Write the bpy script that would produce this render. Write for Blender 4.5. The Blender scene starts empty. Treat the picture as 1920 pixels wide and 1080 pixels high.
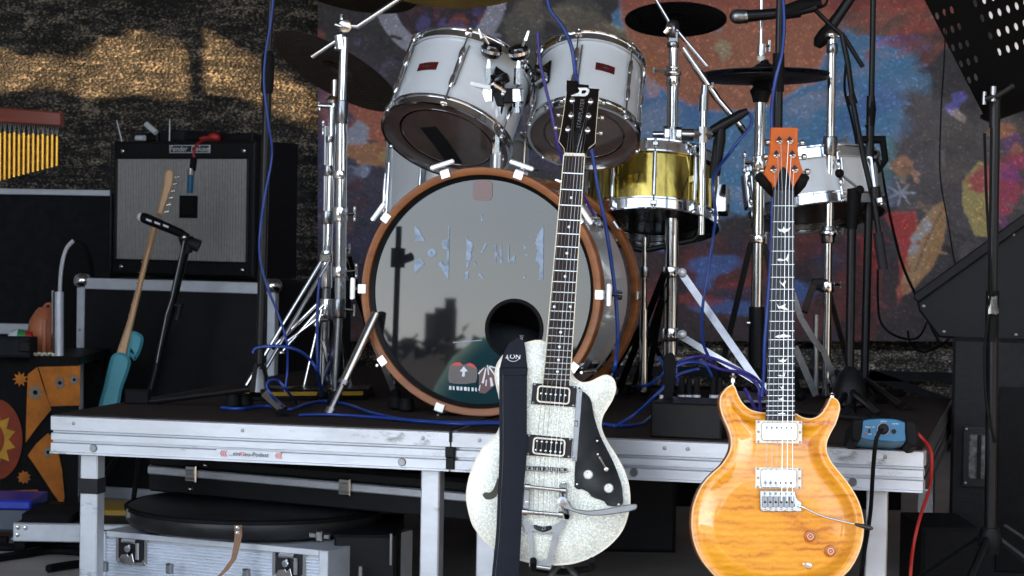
import bpy, bmesh, math, random
import numpy as np
from mathutils import Vector as V, Matrix
from mathutils.geometry import delaunay_2d_cdt
random.seed(7)
R = math.radians
SC = bpy.context.scene
COL = SC.collection

# ---------------------------------------------------------------- camera
F = 4000.0                                   # focal length in pixels of the 1920 px wide photograph
CAM = V((0, 0, 0.9))
PIT = math.atan(106 / F); ROL = 0.0175
_f = V((0, math.cos(PIT), -math.sin(PIT))); _u0 = V((0, math.sin(PIT), math.cos(PIT))); _r0 = V((1, 0, 0))
_r = _r0 * math.cos(ROL) + _u0 * math.sin(ROL); _u = -_r0 * math.sin(ROL) + _u0 * math.cos(ROL)
cd = bpy.data.cameras.new('camera'); cam = bpy.data.objects.new('camera', cd); COL.objects.link(cam)
cam.matrix_world = Matrix(((_r.x, _u.x, -_f.x, CAM.x), (_r.y, _u.y, -_f.y, CAM.y), (_r.z, _u.z, -_f.z, CAM.z), (0, 0, 0, 1)))
cd.sensor_width = 36; cd.lens = 36 * F / 1920; cd.clip_end = 6000; cd.clip_start = 0.05
cd.dof.use_dof = True; cd.dof.focus_distance = 4.42; cd.dof.aperture_fstop = 13.0
SC.camera = cam
# ---------------------------------------------------------------- light
SUN_EL, SUN_AL = R(28), R(22)                # sun low, shining in through holes cut in the left wing wall
SUN_D = V((math.cos(SUN_AL) * math.cos(SUN_EL), math.sin(SUN_AL) * math.cos(SUN_EL), -math.sin(SUN_EL)))
w = bpy.data.worlds.new('World'); SC.world = w; w.use_nodes = True
nt = w.node_tree; bg = nt.nodes['Background']; sk = nt.nodes.new('ShaderNodeTexSky'); sk.sky_type = 'NISHITA'
sk.sun_disc = False; sk.sun_elevation = SUN_EL; sk.sun_rotation = math.atan2(-SUN_D.x, -SUN_D.y)
sk.air_density = 0.7; sk.dust_density = 0.6; sk.ozone_density = 1.5
bg.inputs[1].default_value = 0.15
hz = nt.nodes.new('ShaderNodeHueSaturation'); hz.inputs['Saturation'].default_value = 0.30; nt.links.new(sk.outputs[0], hz.inputs['Color'])   # thin white haze over the whole sky
tn = nt.nodes.new('ShaderNodeMixRGB'); tn.blend_type = 'MULTIPLY'; tn.inputs[0].default_value = 1; tn.inputs[2].default_value = (.93, .985, 1.05, 1); nt.links.new(hz.outputs[0], tn.inputs[1]); nt.links.new(tn.outputs[0], bg.inputs[0])
sl = bpy.data.lights.new('sun', 'SUN'); sl.energy = 3.0; sl.angle = R(0.8); sl.color = (1.0, 0.66, 0.34)
so = bpy.data.objects.new('sun', sl); COL.objects.link(so); so.rotation_euler = SUN_D.to_track_quat('-Z', 'Y').to_euler(); so.location = (-8, 0, 6)
SC.view_settings.view_transform = 'Standard'; SC.view_settings.look = 'None'
SC.view_settings.exposure = 2.42; SC.view_settings.gamma = 1.0; SC.view_settings.use_curve_mapping = False
SC.render.engine = 'CYCLES'
SC.cycles.use_denoising = True; SC.cycles.max_bounces = 8; SC.cycles.sample_clamp_indirect = 6.0

# ---------------------------------------------------------------- helpers
def ray(px, py): return _f + _r * ((px - 960) / F) + _u * ((540 - py) / F)
def P(px, py, d):
    q = ray(px, py); return CAM + q * (d / q.y)
def G(px, py, z=0.454):
    q = ray(px, py); return CAM + q * ((z - CAM.z) / q.z)
def m_(px, d): return px * d / F             # pixels to metres at depth d
def PP(pts, d): return [P(x, y, d) for x, y in pts]
def P3(pts): return [P(*p) for p in pts]
class Pl:
    """a plane in the world; at() finds where a sight line meets it"""
    def __init__(s, O, n): s.O = V(O); s.n = V(n).normalized()
    def at(s, px, py, off=0.0):
        q = ray(px, py); O = s.O + s.n * off
        return CAM + q * ((O - CAM).dot(s.n) / q.dot(s.n))
    def many(s, pts, off=0.0): return [s.at(x, y, off) for x, y in pts]
def cr(pts, n=5, closed=True):
    """smooth curve through points"""
    pts = [V(p) for p in pts]; N = len(pts); out = []
    for i in range(N if closed else N - 1):
        g = lambda k: pts[k % N] if closed else pts[min(max(k, 0), N - 1)]
        a, b, c, d = g(i - 1), g(i), g(i + 1), g(i + 2)
        for k in range(n):
            t = k / n
            out.append(0.5 * ((2 * b) + (c - a) * t + (2 * a - 5 * b + 4 * c - d) * t * t + (3 * b - a - 3 * c + d) * t ** 3))
    if not closed: out.append(pts[-1])
    return out
def cr2(pts, n=5, closed=True): return [(p.x, p.y) for p in cr([(x, y, 0) for x, y in pts], n, closed)]
def basis(A, hint=None):
    A = V(A).normalized(); h = V(hint) if hint else (V((0, 0, 1)) if abs(A.z) < 0.9 else V((1, 0, 0)))
    e1 = (h - A * h.dot(A)).normalized(); return A, e1, A.cross(e1)
def inset(pts, n, b):
    N = len(pts); out = []
    for i in range(N):
        a = (pts[i] - pts[i - 1]); c = (pts[(i + 1) % N] - pts[i])
        if a.length < 1e-9: a = c
        if c.length < 1e-9: c = a
        n1 = n.cross(a).normalized(); n2 = n.cross(c).normalized()
        out.append(pts[i] + (n1 + n2) * (b / max(0.35, 1 + n1.dot(n2))))
    return out
def ccw(pts, n):
    s = V((0, 0, 0))
    for i in range(len(pts)): s += pts[i - 1].cross(pts[i])
    return pts if s.dot(n) > 0 else pts[::-1]
class MB:
    def __init__(s): s.v = []; s.f = []
    def ring(s, pts):
        i = len(s.v); s.v.extend(tuple(p) for p in pts); return list(range(i, i + len(pts)))
    def bridge(s, a, b):
        n = len(a)
        for i in range(n): s.f.append((a[i], a[(i + 1) % n], b[(i + 1) % n], b[i]))
    def tube(s, pts, r, n=8, caps=True):
        pts = [V(p) for p in pts]; rs = r if isinstance(r, (list, tuple)) else [r] * len(pts)
        T = []
        for i in range(len(pts)):
            a = pts[max(i - 1, 0)]; b = pts[min(i + 1, len(pts) - 1)]; t = (b - a)
            T.append(t.normalized() if t.length > 1e-9 else V((0, 0, 1)))
        A, e, g = basis(T[0]); prev = None
        for i, p in enumerate(pts):
            e = (e - T[i] * e.dot(T[i])).normalized(); g = T[i].cross(e)
            rg = s.ring([p + (e * math.cos(2 * math.pi * k / n) + g * math.sin(2 * math.pi * k / n)) * rs[i] for k in range(n)])
            if prev: s.bridge(prev, rg)
            elif caps: s.f.append(tuple(rg[::-1]))
            prev = rg
        if caps: s.f.append(tuple(prev))
        return s
    def lathe(s, prof, O, A, n=32, closed=False):
        O = V(O); A, e, g = basis(A); rings = []
        for r, h in prof:
            if r < 1e-6: rings.append(s.ring([O + A * h]))
            else: rings.append(s.ring([O + A * h + (e * math.cos(2 * math.pi * k / n) + g * math.sin(2 * math.pi * k / n)) * r for k in range(n)]))
        prs = list(zip(rings, rings[1:])) + ([(rings[-1], rings[0])] if closed else [])
        for a, b in prs:
            if len(a) == 1 and len(b) == 1: continue
            if len(a) == 1:
                for i in range(n): s.f.append((a[0], b[(i + 1) % n], b[i]))
            elif len(b) == 1:
                for i in range(n): s.f.append((a[i], a[(i + 1) % n], b[0]))
            else: s.bridge(a, b)
        return s
    def cap(s, idx, n, flip=False):
        """close a ring with faces that follow a concave outline"""
        if len(idx) < 16: s.f.append(tuple(idx[::-1] if flip else idx)); return
        P_ = [V(s.v[i]) for i in idx]; e1 = basis(n)[1]; e2 = V(n).normalized().cross(e1)
        r = delaunay_2d_cdt([V(((p - P_[0]).dot(e1), (p - P_[0]).dot(e2))) for p in P_], [], [list(range(len(idx)))], 1, 1e-7)
        for f in r[2]:
            o = [r[3][v][0] if r[3][v] else None for v in f]
            if None not in o: s.f.append(tuple(idx[k] for k in (o[::-1] if flip else o)))
    def plate(s, pts, nrm, th, bev=0.0, back=True):
        nrm = V(nrm).normalized(); pts = ccw([V(p) for p in pts], nrm)
        if bev > 0:
            a = s.ring(inset(pts, nrm, bev)); b = s.ring([p - nrm * bev for p in pts])
            s.cap(a, nrm); s.bridge(a, b)
            e = bev if back else 0
            c = s.ring([p - nrm * (th - e) for p in pts]); s.bridge(b, c)
            if back:
                d = s.ring([p - nrm * th for p in inset(pts, nrm, bev)]); s.bridge(c, d); c = d
        else:
            a = s.ring(pts); s.cap(a, nrm); c = s.ring([p - nrm * th for p in pts]); s.bridge(a, c)
        s.cap(c, nrm, True); return s
    def sheet(s, pts): s.f.append(tuple(s.ring([V(p) for p in pts]))); return s
    def box(s, c, hx, hy, hz, bev=0.0):
        """box from centre and three half vectors"""
        c, hx, hy, hz = V(c), V(hx), V(hy), V(hz)
        return s.plate([c - hy - hx - hz, c - hy + hx - hz, c - hy + hx + hz, c - hy - hx + hz], -hy, 2 * hy.length, bev)
    def abox(s, c, sx, sy, sz, bev=0.0, yaw=0.0):
        a = V((math.cos(yaw), math.sin(yaw), 0)); b = V((-math.sin(yaw), math.cos(yaw), 0))
        return s.box(c, a * sx / 2, b * sy / 2, V((0, 0, sz / 2)), bev)
    def bar(s, a, b, w, t, side=None, bev=0.0):
        """flat bar from a to b, w wide across the side direction, t thick"""
        a, b = V(a), V(b); A, e, g = basis(b - a, side if side else (0, -1, 0))
        return s.box((a + b) / 2, (b - a) / 2, e * t / 2, g * w / 2, bev)
    def ball(s, c, r, sq=(1, 1, 1), n=12):
        i0 = len(s.v); s.lathe([(r * math.sin(math.pi * k / n) if 0 < k < n else 0, -r * math.cos(math.pi * k / n)) for k in range(n + 1)], (0, 0, 0), (0, 0, 1), n + 4)
        for k in range(i0, len(s.v)):
            p = s.v[k]; s.v[k] = (c[0] + p[0] * sq[0], c[1] + p[1] * sq[1], c[2] + p[2] * sq[2])
        return s
    def dome(s, pts, pl, thick, hfun, sp=0.007, edge=0.0):
        """guitar top: outline in the plane pl, filled with a grid raised by hfun(distance to the edge)"""
        n = pl.n; pts = ccw(pts, n); e1 = (V((1, 0, 0)) - n * n.x).normalized(); e2 = n.cross(e1); O = pl.O
        q = np.array([((p - O).dot(e1), (p - O).dot(e2)) for p in pts]); A = q; B = np.roll(q, -1, 0)
        lo, hi = q.min(0), q.max(0)
        gx, gy = np.meshgrid(np.arange(lo[0], hi[0], sp), np.arange(lo[1], hi[1], sp)); g = np.stack([gx.ravel(), gy.ravel()], 1)
        g = g + np.array([(sp / 2 if (int((y - lo[1]) / sp + .5) % 2) else 0, 0) for x, y in g])
        def dist(g):
            d = np.full(len(g), 9.0); ins = np.zeros(len(g), bool)
            for a, b in zip(A, B):
                ab = b - a; L = (ab ** 2).sum() + 1e-12; t = np.clip(((g - a) @ ab) / L, 0, 1)
                d = np.minimum(d, np.hypot(*(g - a - t[:, None] * ab).T))
                c = ((a[1] > g[:, 1]) != (b[1] > g[:, 1])); xx = (b[0] - a[0]) * (g[:, 1] - a[1]) / (b[1] - a[1] + 1e-12) + a[0]
                ins ^= c & (g[:, 0] < xx)
            return d, ins
        d, ins = dist(g); k = ins & (d > sp * 0.45); g = g[k]; N = len(q)
        allp = np.vstack([q, g]); vs, es, fs, *_ = delaunay_2d_cdt([V(p) for p in allp], [], [list(range(N))], 1, 1e-7)
        va = np.array([tuple(v) for v in vs]); dd, _ = dist(va); h = hfun(dd, va)
        i0 = len(s.v); s.v.extend(tuple(O + e1 * float(p[0]) + e2 * float(p[1]) + n * float(z)) for p, z in zip(va, h))
        s.f.extend(tuple(i0 + i for i in f) for f in fs)
        a = s.ring(pts); b = s.ring([p - n * (thick - 0.004) for p in pts]); c = s.ring([p - n * thick for p in inset(pts, n, 0.001)])
        s.bridge(a, b); s.bridge(b, c); s.cap(c, n, True); return s
    def holed(s, outer, holes, pl, th):
        """flat plate with holes, in plane pl (points are 3-D)"""
        n = pl.n; e1 = basis(n)[1]; e2 = n.cross(e1); O = pl.O
        loops = [ccw(outer, n)] + [ccw(h, n) for h in holes]; p2 = []; ed = []
        for L in loops:
            i = len(p2); p2 += [V(((p - O).dot(e1), (p - O).dot(e2))) for p in L]; ed += [(i + k, i + (k + 1) % len(L)) for k in range(len(L))]
        vs, es, fs, *_ = delaunay_2d_cdt(p2, ed, [], 1, 1e-7)
        hl = [np.array([((p - O).dot(e1), (p - O).dot(e2)) for p in L]) for L in loops]
        def inside(c, q):
            r = False
            for i in range(len(q)):
                a, b = q[i - 1], q[i]
                if (a[1] > c[1]) != (b[1] > c[1]) and c[0] < (b[0] - a[0]) * (c[1] - a[1]) / (b[1] - a[1]) + a[0]: r = not r
            return r
        keep = []
        for f in fs:
            c = sum((vs[i] for i in f), V((0, 0))) / len(f)
            if inside(c, hl[0]) and not any(inside(c, h) for h in hl[1:]): keep.append(f)
        W = [O + e1 * v.x + e2 * v.y for v in vs]
        a = s.ring(W); b = s.ring([p - n * th for p in W])
        for f in keep: s.f.append(tuple(a[i] for i in f)); s.f.append(tuple(b[i] for i in reversed(f)))
        for L in loops: x = s.ring(L); y = s.ring([p - n * th for p in L]); s.bridge(x, y)
        return s
    def obj(s, name, mat, parent=None, smooth=38, O=None, weld=True):
        O = V(O) if O is not None else (ORG[root_of(parent)] if parent else V((0, 0, 0)))
        me = bpy.data.meshes.new(name); me.from_pydata([(p[0] - O.x, p[1] - O.y, p[2] - O.z) for p in s.v], [], s.f)
        if weld:
            bm = bmesh.new(); bm.from_mesh(me); bmesh.ops.remove_doubles(bm, verts=bm.verts, dist=1e-6)
            bmesh.ops.recalc_face_normals(bm, faces=bm.faces); bm.to_mesh(me); bm.free()
        if smooth:
            me.polygons.foreach_set('use_smooth', [True] * len(me.polygons)); me.set_sharp_from_angle(angle=R(smooth))
        me.materials.append(mat); o = bpy.data.objects.new(name, me); COL.objects.link(o)
        if parent: o.parent = parent
        else: o.location = O
        return o
ORG = {}
def root_of(o):
    while o.parent: o = o.parent
    return o
def tag(o, label=None, cat=None, group=None, kind=None):
    if label: o['label'] = label
    if cat: o['category'] = cat
    if group: o['group'] = group
    if kind: o['kind'] = kind
    return o
def thing(name, label, cat, loc, group=None):
    o = bpy.data.objects.new(name, None); o.empty_display_size = 0.05; COL.objects.link(o); o.location = V(loc); ORG[o] = V(loc)
    return tag(o, label, cat, group)
def solo(name, mb, mat, label, cat, loc, group=None, smooth=38):
    return tag(mb.obj(name, mat, O=loc, smooth=smooth), label, cat, group)
def struct(name, mb, mat, smooth=0): return tag(mb.obj(name, mat, smooth=smooth), kind='structure')
def twin(o, parent):
    c = o.copy(); COL.objects.link(c); c.parent = parent; return c
def copy_tree(o, loc, rz=0.0, label=None):
    c = o.copy(); COL.objects.link(c); c.location = loc; c.rotation_euler = (0, 0, rz)
    if label: c['label'] = label
    for ch in [x for x in o.children]:
        k = ch.copy(); COL.objects.link(k); k.parent = c
        for g in [x for x in ch.children]: q = g.copy(); COL.objects.link(q); q.parent = k
    return c
def text(s, O, X, Y, size, mat, name, parent, align='CENTER', shear=0.0, th=0.0004):
    cu = bpy.data.curves.new(name, 'FONT'); cu.body = s; cu.size = size; cu.align_x = align; cu.align_y = 'CENTER'; cu.shear = shear; cu.resolution_u = 3
    t = bpy.data.objects.new(name, cu); COL.objects.link(t); dg = bpy.context.evaluated_depsgraph_get(); dg.update()
    me = bpy.data.meshes.new_from_object(t.evaluated_get(dg)); bpy.data.objects.remove(t)
    X = V(X).normalized(); Y = V(Y).normalized(); N = X.cross(Y); b = MB()
    b.v = [tuple(V(O) + X * v.co.x + Y * v.co.y + N * th) for v in me.vertices]; b.f = [tuple(p.vertices) for p in me.polygons]
    bpy.data.meshes.remove(me)
    return b.obj(name, mat, parent, smooth=0)

# ---------------------------------------------------------------- materials
def mat(name, col, rough=0.5, metal=0.0, var=0.12, scale=25.0, bump=0.0, bscale=150.0, coat=0.0, spec=None, rvar=0.15, dirt=None, stretch=None):
    m = bpy.data.materials.new(name); m.use_nodes = True; t = m.node_tree; n = t.nodes; b = n['Principled BSDF']; L = t.links.new
    tc = n.new('ShaderNodeTexCoord'); vec = tc.outputs['Object']
    if stretch:
        mp = n.new('ShaderNodeMapping'); mp.inputs['Scale'].default_value = stretch; L(vec, mp.inputs[0]); vec = mp.outputs[0]
    nz = n.new('ShaderNodeTexNoise'); nz.inputs['Scale'].default_value = scale; nz.inputs['Detail'].default_value = 5; nz.inputs['Roughness'].default_value = 0.65; L(vec, nz.inputs['Vector'])
    rp = n.new('ShaderNodeValToRGB'); c = V(col); lo = c * (1 - var); hi = c * (1 + var)
    rp.color_ramp.elements[0].position = 0.32; rp.color_ramp.elements[1].position = 0.68
    rp.color_ramp.elements[0].color = (*lo, 1); rp.color_ramp.elements[1].color = (*[min(x, 1) for x in hi], 1); L(nz.outputs[0], rp.inputs[0])
    out = rp.outputs[0]
    if dirt:
        n2 = n.new('ShaderNodeTexNoise'); n2.inputs['Scale'].default_value = dirt[1]; n2.inputs['Detail'].default_value = 8; n2.inputs['Roughness'].default_value = 0.75; L(vec, n2.inputs['Vector'])
        r2 = n.new('ShaderNodeValToRGB'); r2.color_ramp.elements[0].position = dirt[2]; r2.color_ramp.elements[1].position = dirt[2] + 0.1; L(n2.outputs[0], r2.inputs[0])
        mx = n.new('ShaderNodeMixRGB'); L(r2.outputs[0], mx.inputs[0]); L(out, mx.inputs[1]); mx.inputs[2].default_value = (*dirt[0], 1); out = mx.outputs[0]
    L(out, b.inputs['Base Color'])
    mr = n.new('ShaderNodeMapRange'); mr.inputs[3].default_value = max(0.02, rough * (1 - rvar)); mr.inputs[4].default_value = min(1, rough * (1 + rvar)); L(nz.outputs[0], mr.inputs[0]); L(mr.outputs[0], b.inputs['Roughness'])
    b.inputs['Metallic'].default_value = metal; b.inputs['Coat Weight'].default_value = coat; b.inputs['Coat Roughness'].default_value = 0.04; b.inputs['Specular IOR Level'].default_value = spec if spec is not None else (.5 if max(col) >= .03 or rough <= .2 else .28 if rough < .4 else .15)
    if bump:
        n3 = n.new('ShaderNodeTexNoise'); n3.inputs['Scale'].default_value = bscale; n3.inputs['Detail'].default_value = 4; L(vec, n3.inputs['Vector'])
        bp = n.new('ShaderNodeBump'); bp.inputs['Strength'].default_value = bump; bp.inputs['Distance'].default_value = 0.002; L(n3.outputs[0], bp.inputs['Height']); L(bp.outputs[0], b.inputs['Normal'])
    return m
MT = {}
MT['chrome'] = mat('chrome', (.76, .78, .80), .09, 1.0, .05, 18, .04, 60)
MT['satin'] = mat('satin_chrome', (.34, .345, .35), .30, 1.0, .08, 40)
MT['steel'] = mat('dull_steel', (.26, .265, .27), .38, 1.0, .15, 30)
MT['nickel'] = mat('nickel', (.60, .59, .56), .14, 1.0, .05, 40)
MT['worn'] = mat('worn_chrome', (.25, .255, .265), .22, 1.0, .42, 7, .12, 30, dirt=((.12, .12, .12), 20, .62))
MT['alu'] = mat('aluminium', (.53, .555, .59), .42, .5, .14, 9, .2, 90, dirt=((.20, .20, .20), 17, .59), stretch=(.35, 1, 1))
MT['alu2'] = mat('aluminium_edge', (.58, .61, .65), .40, .3, .10, 14, dirt=((.2, .2, .2), 22, .70))
MT['white'] = mat('white_lacquer', (.60, .63, .645), .16, 0, .03, 8, coat=.5)
MT['clawwhite'] = mat('white_claw', (.80, .82, .82), .25, .2, .05, 20)
MT['black'] = mat('black_plastic', (.0075, .0078, .0082), .42, 0, .3, 40)
MT['gloss'] = mat('black_gloss', (.002, .002, .0026), .07, 0, .2, 30, coat=.6)
MT['head'] = mat('drum_head_black', (.010, .011, .013), .012, 0, .2, 9, dirt=((.028, .028, .03), 5, .60), coat=0, spec=.46)
MT['rubber'] = mat('black_rubber', (.0045, .0045, .005), .7, 0, .3, 40)
MT['pole'] = mat('black_powder_coat', (.0055, .006, .0068), .36, 0, .25, 50)
MT['tolex'] = mat('black_tolex', (.011, .011, .012), .5, 0, .3, 80, .5, 500)
MT['caseblk'] = mat('black_laminate', (.010, .010, .011), .5, 0, .3, 6, .15, 300)
MT['cloth'] = mat('black_cloth', (.008, .008, .0085), .9, 0, .3, 60, .3, 400)
MT['grill'] = mat('grill_cloth', (.29, .28, .262), .8, 0, .12, 60)
MT['hoop'] = mat('maple_hoop', (.26, .090, .026), .42, 0, .25, 6, coat=.05, spec=.3, stretch=(1, 1, 6))
MT['brass'] = mat('brass', (.50, .385, .095), .13, 1.0, .38, 5, .10, 18, stretch=(7, 7, .5))  # vertical streaks in the colour imitate dark reflections on the polished shell
MT['chimes'] = mat('brass_tube', (.66, .38, .06), .22, 1.0, .15, 40)
MT['cymbal'] = mat('dark_bronze', (.075, .055, .040), .42, .5, .3, 9, .1, 300, stretch=(1, 1, 9))
MT['cymblk'] = mat('black_cymbal', (.008, .008, .0095), .4, .1, .25, 12)
MT['cymgold'] = mat('bronze', (.50, .33, .10), .40, .45, .2, 9)
MT['redwood'] = mat('red_brown_wood', (.14, .025, .010), .4, 0, .3, 8, stretch=(.3, 1, 5), coat=.2)
MT['maple'] = mat('maple', (.58, .32, .13), .4, 0, .15, 8, stretch=(4, 4, .4), coat=.2)
MT['teal'] = mat('teal_paint', (.085, .37, .43), .42, 0, .05, 8, spec=.3)
MT['blue'] = mat('blue_rubber_cable', (.006, .034, .20), .4, 0, .15, 40)
MT['purple'] = mat('violet_cable', (.04, .025, .20), .45, 0, .15, 40)
MT['red'] = mat('red_cable', (.38, .012, .010), .45, 0, .1, 40)
MT['carpet'] = mat('brown_carpet', (.026, .017, .014), .95, 0, .35, 90, .8, 500, dirt=((.014, .010, .009), 6, .55))
MT['floor'] = mat('stage_floor', (.36, .33, .30), .6, 0, .2, 3, .2, 60, dirt=((.2, .18, .17), 2.2, .62))
MT['wallblk'] = mat('black_drape', (.006, .006, .0065), .95, 0, .3, 20)
MT['bounce_tarp'] = mat('bounce_tarpaulin', (.50, .52, .54), .7, 0, .06, 2)  # unseen left wing made pale to bounce fill into the stage
MT['bounce_tarp2'] = mat('grey_tarpaulin', (.22, .225, .23), .8, 0, .06, 2)  # lighter grey so the unseen roof and right wing bounce some fill
MT['desk'] = mat('matt_black_sheet', (.0022, .0022, .0022), .8, 0, .2, 30, spec=.06)
MT['grey'] = mat('grey_fabric', (.017, .019, .022), .85, 0, .3, 25, .3, 250)
MT['dred'] = mat('dark_red_badge', (.10, .012, .016), .25, .2, .2, 60)
MT['pearl'] = mat('pearl', (.72, .74, .72), .2, 0, .22, 160, coat=.5)
MT['ivory'] = mat('ivory', (.62, .58, .42), .35, 0, .08, 60)
MT['cream'] = mat('cream', (.74, .68, .56), .35, 0, .05, 60)
MT['rose'] = mat('rosewood', (.026, .018, .016), .5, 0, .4, 20, stretch=(9, 9, .6))
MT['ebony'] = mat('dark_rosewood', (.022, .024, .029), .38, 0, .4, 20, stretch=(9, 9, .6))
MT['mahog'] = mat('mahogany', (.15, .034, .006), .45, 0, .05, 12, coat=.1, stretch=(5, 5, .6))
MT['orange'] = mat('orange_stain', (.43, .085, .003), .42, 0, .10, 12, coat=.05, spec=.25, stretch=(5, 5, .8))
MT['paper'] = mat('paper', (.80, .80, .78), .8, 0, .03, 10)
MT['bluebox'] = mat('blue_enamel', (.010, .12, .24), .35, 0, .08, 50)
MT['print'] = mat('white_print', (.72, .74, .76), .5, 0, .04, 50)
MT['redprint'] = mat('red_print', (.62, .05, .04), .5, 0, .04, 50)
MT['blackprint'] = mat('black_print', (.02, .02, .02), .5, 0, .04, 50)
MT['frag'] = mat('worn_foil', (.15, .20, .27), .35, .2, .45, 60)
MT['clay'] = mat('terracotta', (.42, .13, .055), .45, 0, .12, 20)
MT['leather'] = mat('brown_leather', (.20, .10, .045), .6, 0, .2, 60, .3, 300)
MT['strap'] = mat('navy_black_strap', (.006, .0085, .015), .6, 0, .2, 60, .2, 500)
MT['tape'] = mat('grey_black_tape', (.020, .020, .023), .5, 0, .2, 60)
MT['yellow'] = mat('yellow_plastic', (.36, .21, .01), .4, 0, .1, 60)
MT['lime'] = mat('lime_tape', (.40, .50, .02), .5, 0, .1, 60)
MT['green'] = mat('green_plastic', (.02, .22, .05), .4, 0, .1, 60)
MT['bluelid'] = mat('blue_plastic_lid', (.015, .04, .42), .35, 0, .1, 30)
MT['clearbox'] = mat('milky_plastic', (.09, .11, .14), .25, 0, .15, 10)
MT['artor'] = mat('orange_fabric', (.42, .13, .012), .85, 0, .35, 14, .3, 300)
MT['artred'] = mat('rust_fabric', (.22, .035, .012), .85, 0, .3, 14, .3, 300)
MT['artyel'] = mat('ochre_fabric', (.48, .25, .025), .85, 0, .2, 20, .3, 300)
MT['artgrey'] = mat('grey_pattern_fabric', (.22, .18, .14), .85, 0, .2, 30)
MT['grass'] = mat('trodden_ground', (.034, .037, .036), .95, 0, .5, .05)
MT['stone'] = mat('stone', (.20, .17, .14), .9, 0, .3, .8)
MT['tealcloth'] = mat('teal_tent_cloth', (.02, .40, .46), .7, 0, .1, 2)
MT['leaf'] = mat('leaf_mass', (.022, .034, .022), .8, 0, .5, .5)
def lathe_grooves(m, scale):
    t = m.node_tree; n = t.nodes; L = t.links.new; tc = n.new('ShaderNodeTexCoord'); wv = n.new('ShaderNodeTexWave'); wv.wave_type = 'RINGS'; wv.rings_direction = 'SPHERICAL'; wv.inputs['Scale'].default_value = scale; wv.inputs['Distortion'].default_value = .6; wv.inputs['Detail'].default_value = 2; L(tc.outputs['Object'], wv.inputs['Vector'])
    bp = n.new('ShaderNodeBump'); bp.inputs['Strength'].default_value = .5; bp.inputs['Distance'].default_value = .001; L(wv.outputs[1], bp.inputs['Height']); L(bp.outputs[0], n['Principled BSDF'].inputs['Normal'])
    mp = n.new('ShaderNodeMapRange'); mp.inputs[3].default_value = .26; mp.inputs[4].default_value = .50; L(wv.outputs[1], mp.inputs[0]); L(mp.outputs[0], n['Principled BSDF'].inputs['Roughness'])
for k in ('cymbal', 'cymblk', 'cymgold'): lathe_grooves(MT[k], 26)
def netmat(name, a, b, c, scale):
    """woven gauze seen as glinting grains"""
    m = bpy.data.materials.new(name); m.use_nodes = True; t = m.node_tree; n = t.nodes; bs = n['Principled BSDF']; L = t.links.new
    tc = n.new('ShaderNodeTexCoord'); mp = n.new('ShaderNodeMapping'); mp.inputs['Scale'].default_value = (.75, 1, 1.2); L(tc.outputs['Object'], mp.inputs[0])
    v = n.new('ShaderNodeTexNoise'); v.inputs['Scale'].default_value = scale; v.inputs['Detail'].default_value = 2; v.inputs['Roughness'].default_value = .6; L(mp.outputs[0], v.inputs['Vector'])
    nz = n.new('ShaderNodeTexNoise'); nz.inputs['Scale'].default_value = scale * .10; nz.inputs['Detail'].default_value = 5; nz.inputs['Roughness'].default_value = .7; L(mp.outputs[0], nz.inputs['Vector'])
    m3 = n.new('ShaderNodeMapping'); m3.inputs['Scale'].default_value = (.12, 1, 1); L(tc.outputs['Object'], m3.inputs[0])
    n3 = n.new('ShaderNodeTexNoise'); n3.inputs['Scale'].default_value = scale * .35; n3.inputs['Detail'].default_value = 2; L(m3.outputs[0], n3.inputs['Vector'])
    ma = n.new('ShaderNodeMath'); ma.operation = 'MULTIPLY_ADD'; L(nz.outputs[0], ma.inputs[0]); ma.inputs[1].default_value = .42; L(v.outputs[0], ma.inputs[2])
    mb = n.new('ShaderNodeMath'); mb.operation = 'MULTIPLY_ADD'; L(n3.outputs[0], mb.inputs[0]); mb.inputs[1].default_value = .45; L(ma.outputs[0], mb.inputs[2])
    mu = n.new('ShaderNodeMath'); mu.operation = 'SUBTRACT'; L(mb.outputs[0], mu.inputs[0]); mu.inputs[1].default_value = .435
    rp = n.new('ShaderNodeValToRGB'); e = rp.color_ramp.elements; e[0].position = .40; e[0].color = (*a, 1); e[1].position = .74; e[1].color = (*c, 1); k = e.new(.54); k.color = (*b, 1)
    L(mu.outputs[0], rp.inputs[0]); L(rp.outputs[0], bs.inputs['Base Color']); bs.inputs['Roughness'].default_value = .6
    bp = n.new('ShaderNodeBump'); bp.inputs['Strength'].default_value = 1.0; bp.inputs['Distance'].default_value = .012; L(mu.outputs[0], bp.inputs['Height']); L(bp.outputs[0], bs.inputs['Normal'])
    return m
MT['net'] = netmat('gauze', (.008, .008, .008), (.050, .046, .040), (.56, .46, .33), 115)
MT['net_lit'] = netmat('painted_lit_gauze', (.02, .019, .017), (.12, .108, .09), (.90, .80, .66), 115)  # paler copy of the gauze, light coming through it put into the colour
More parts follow.
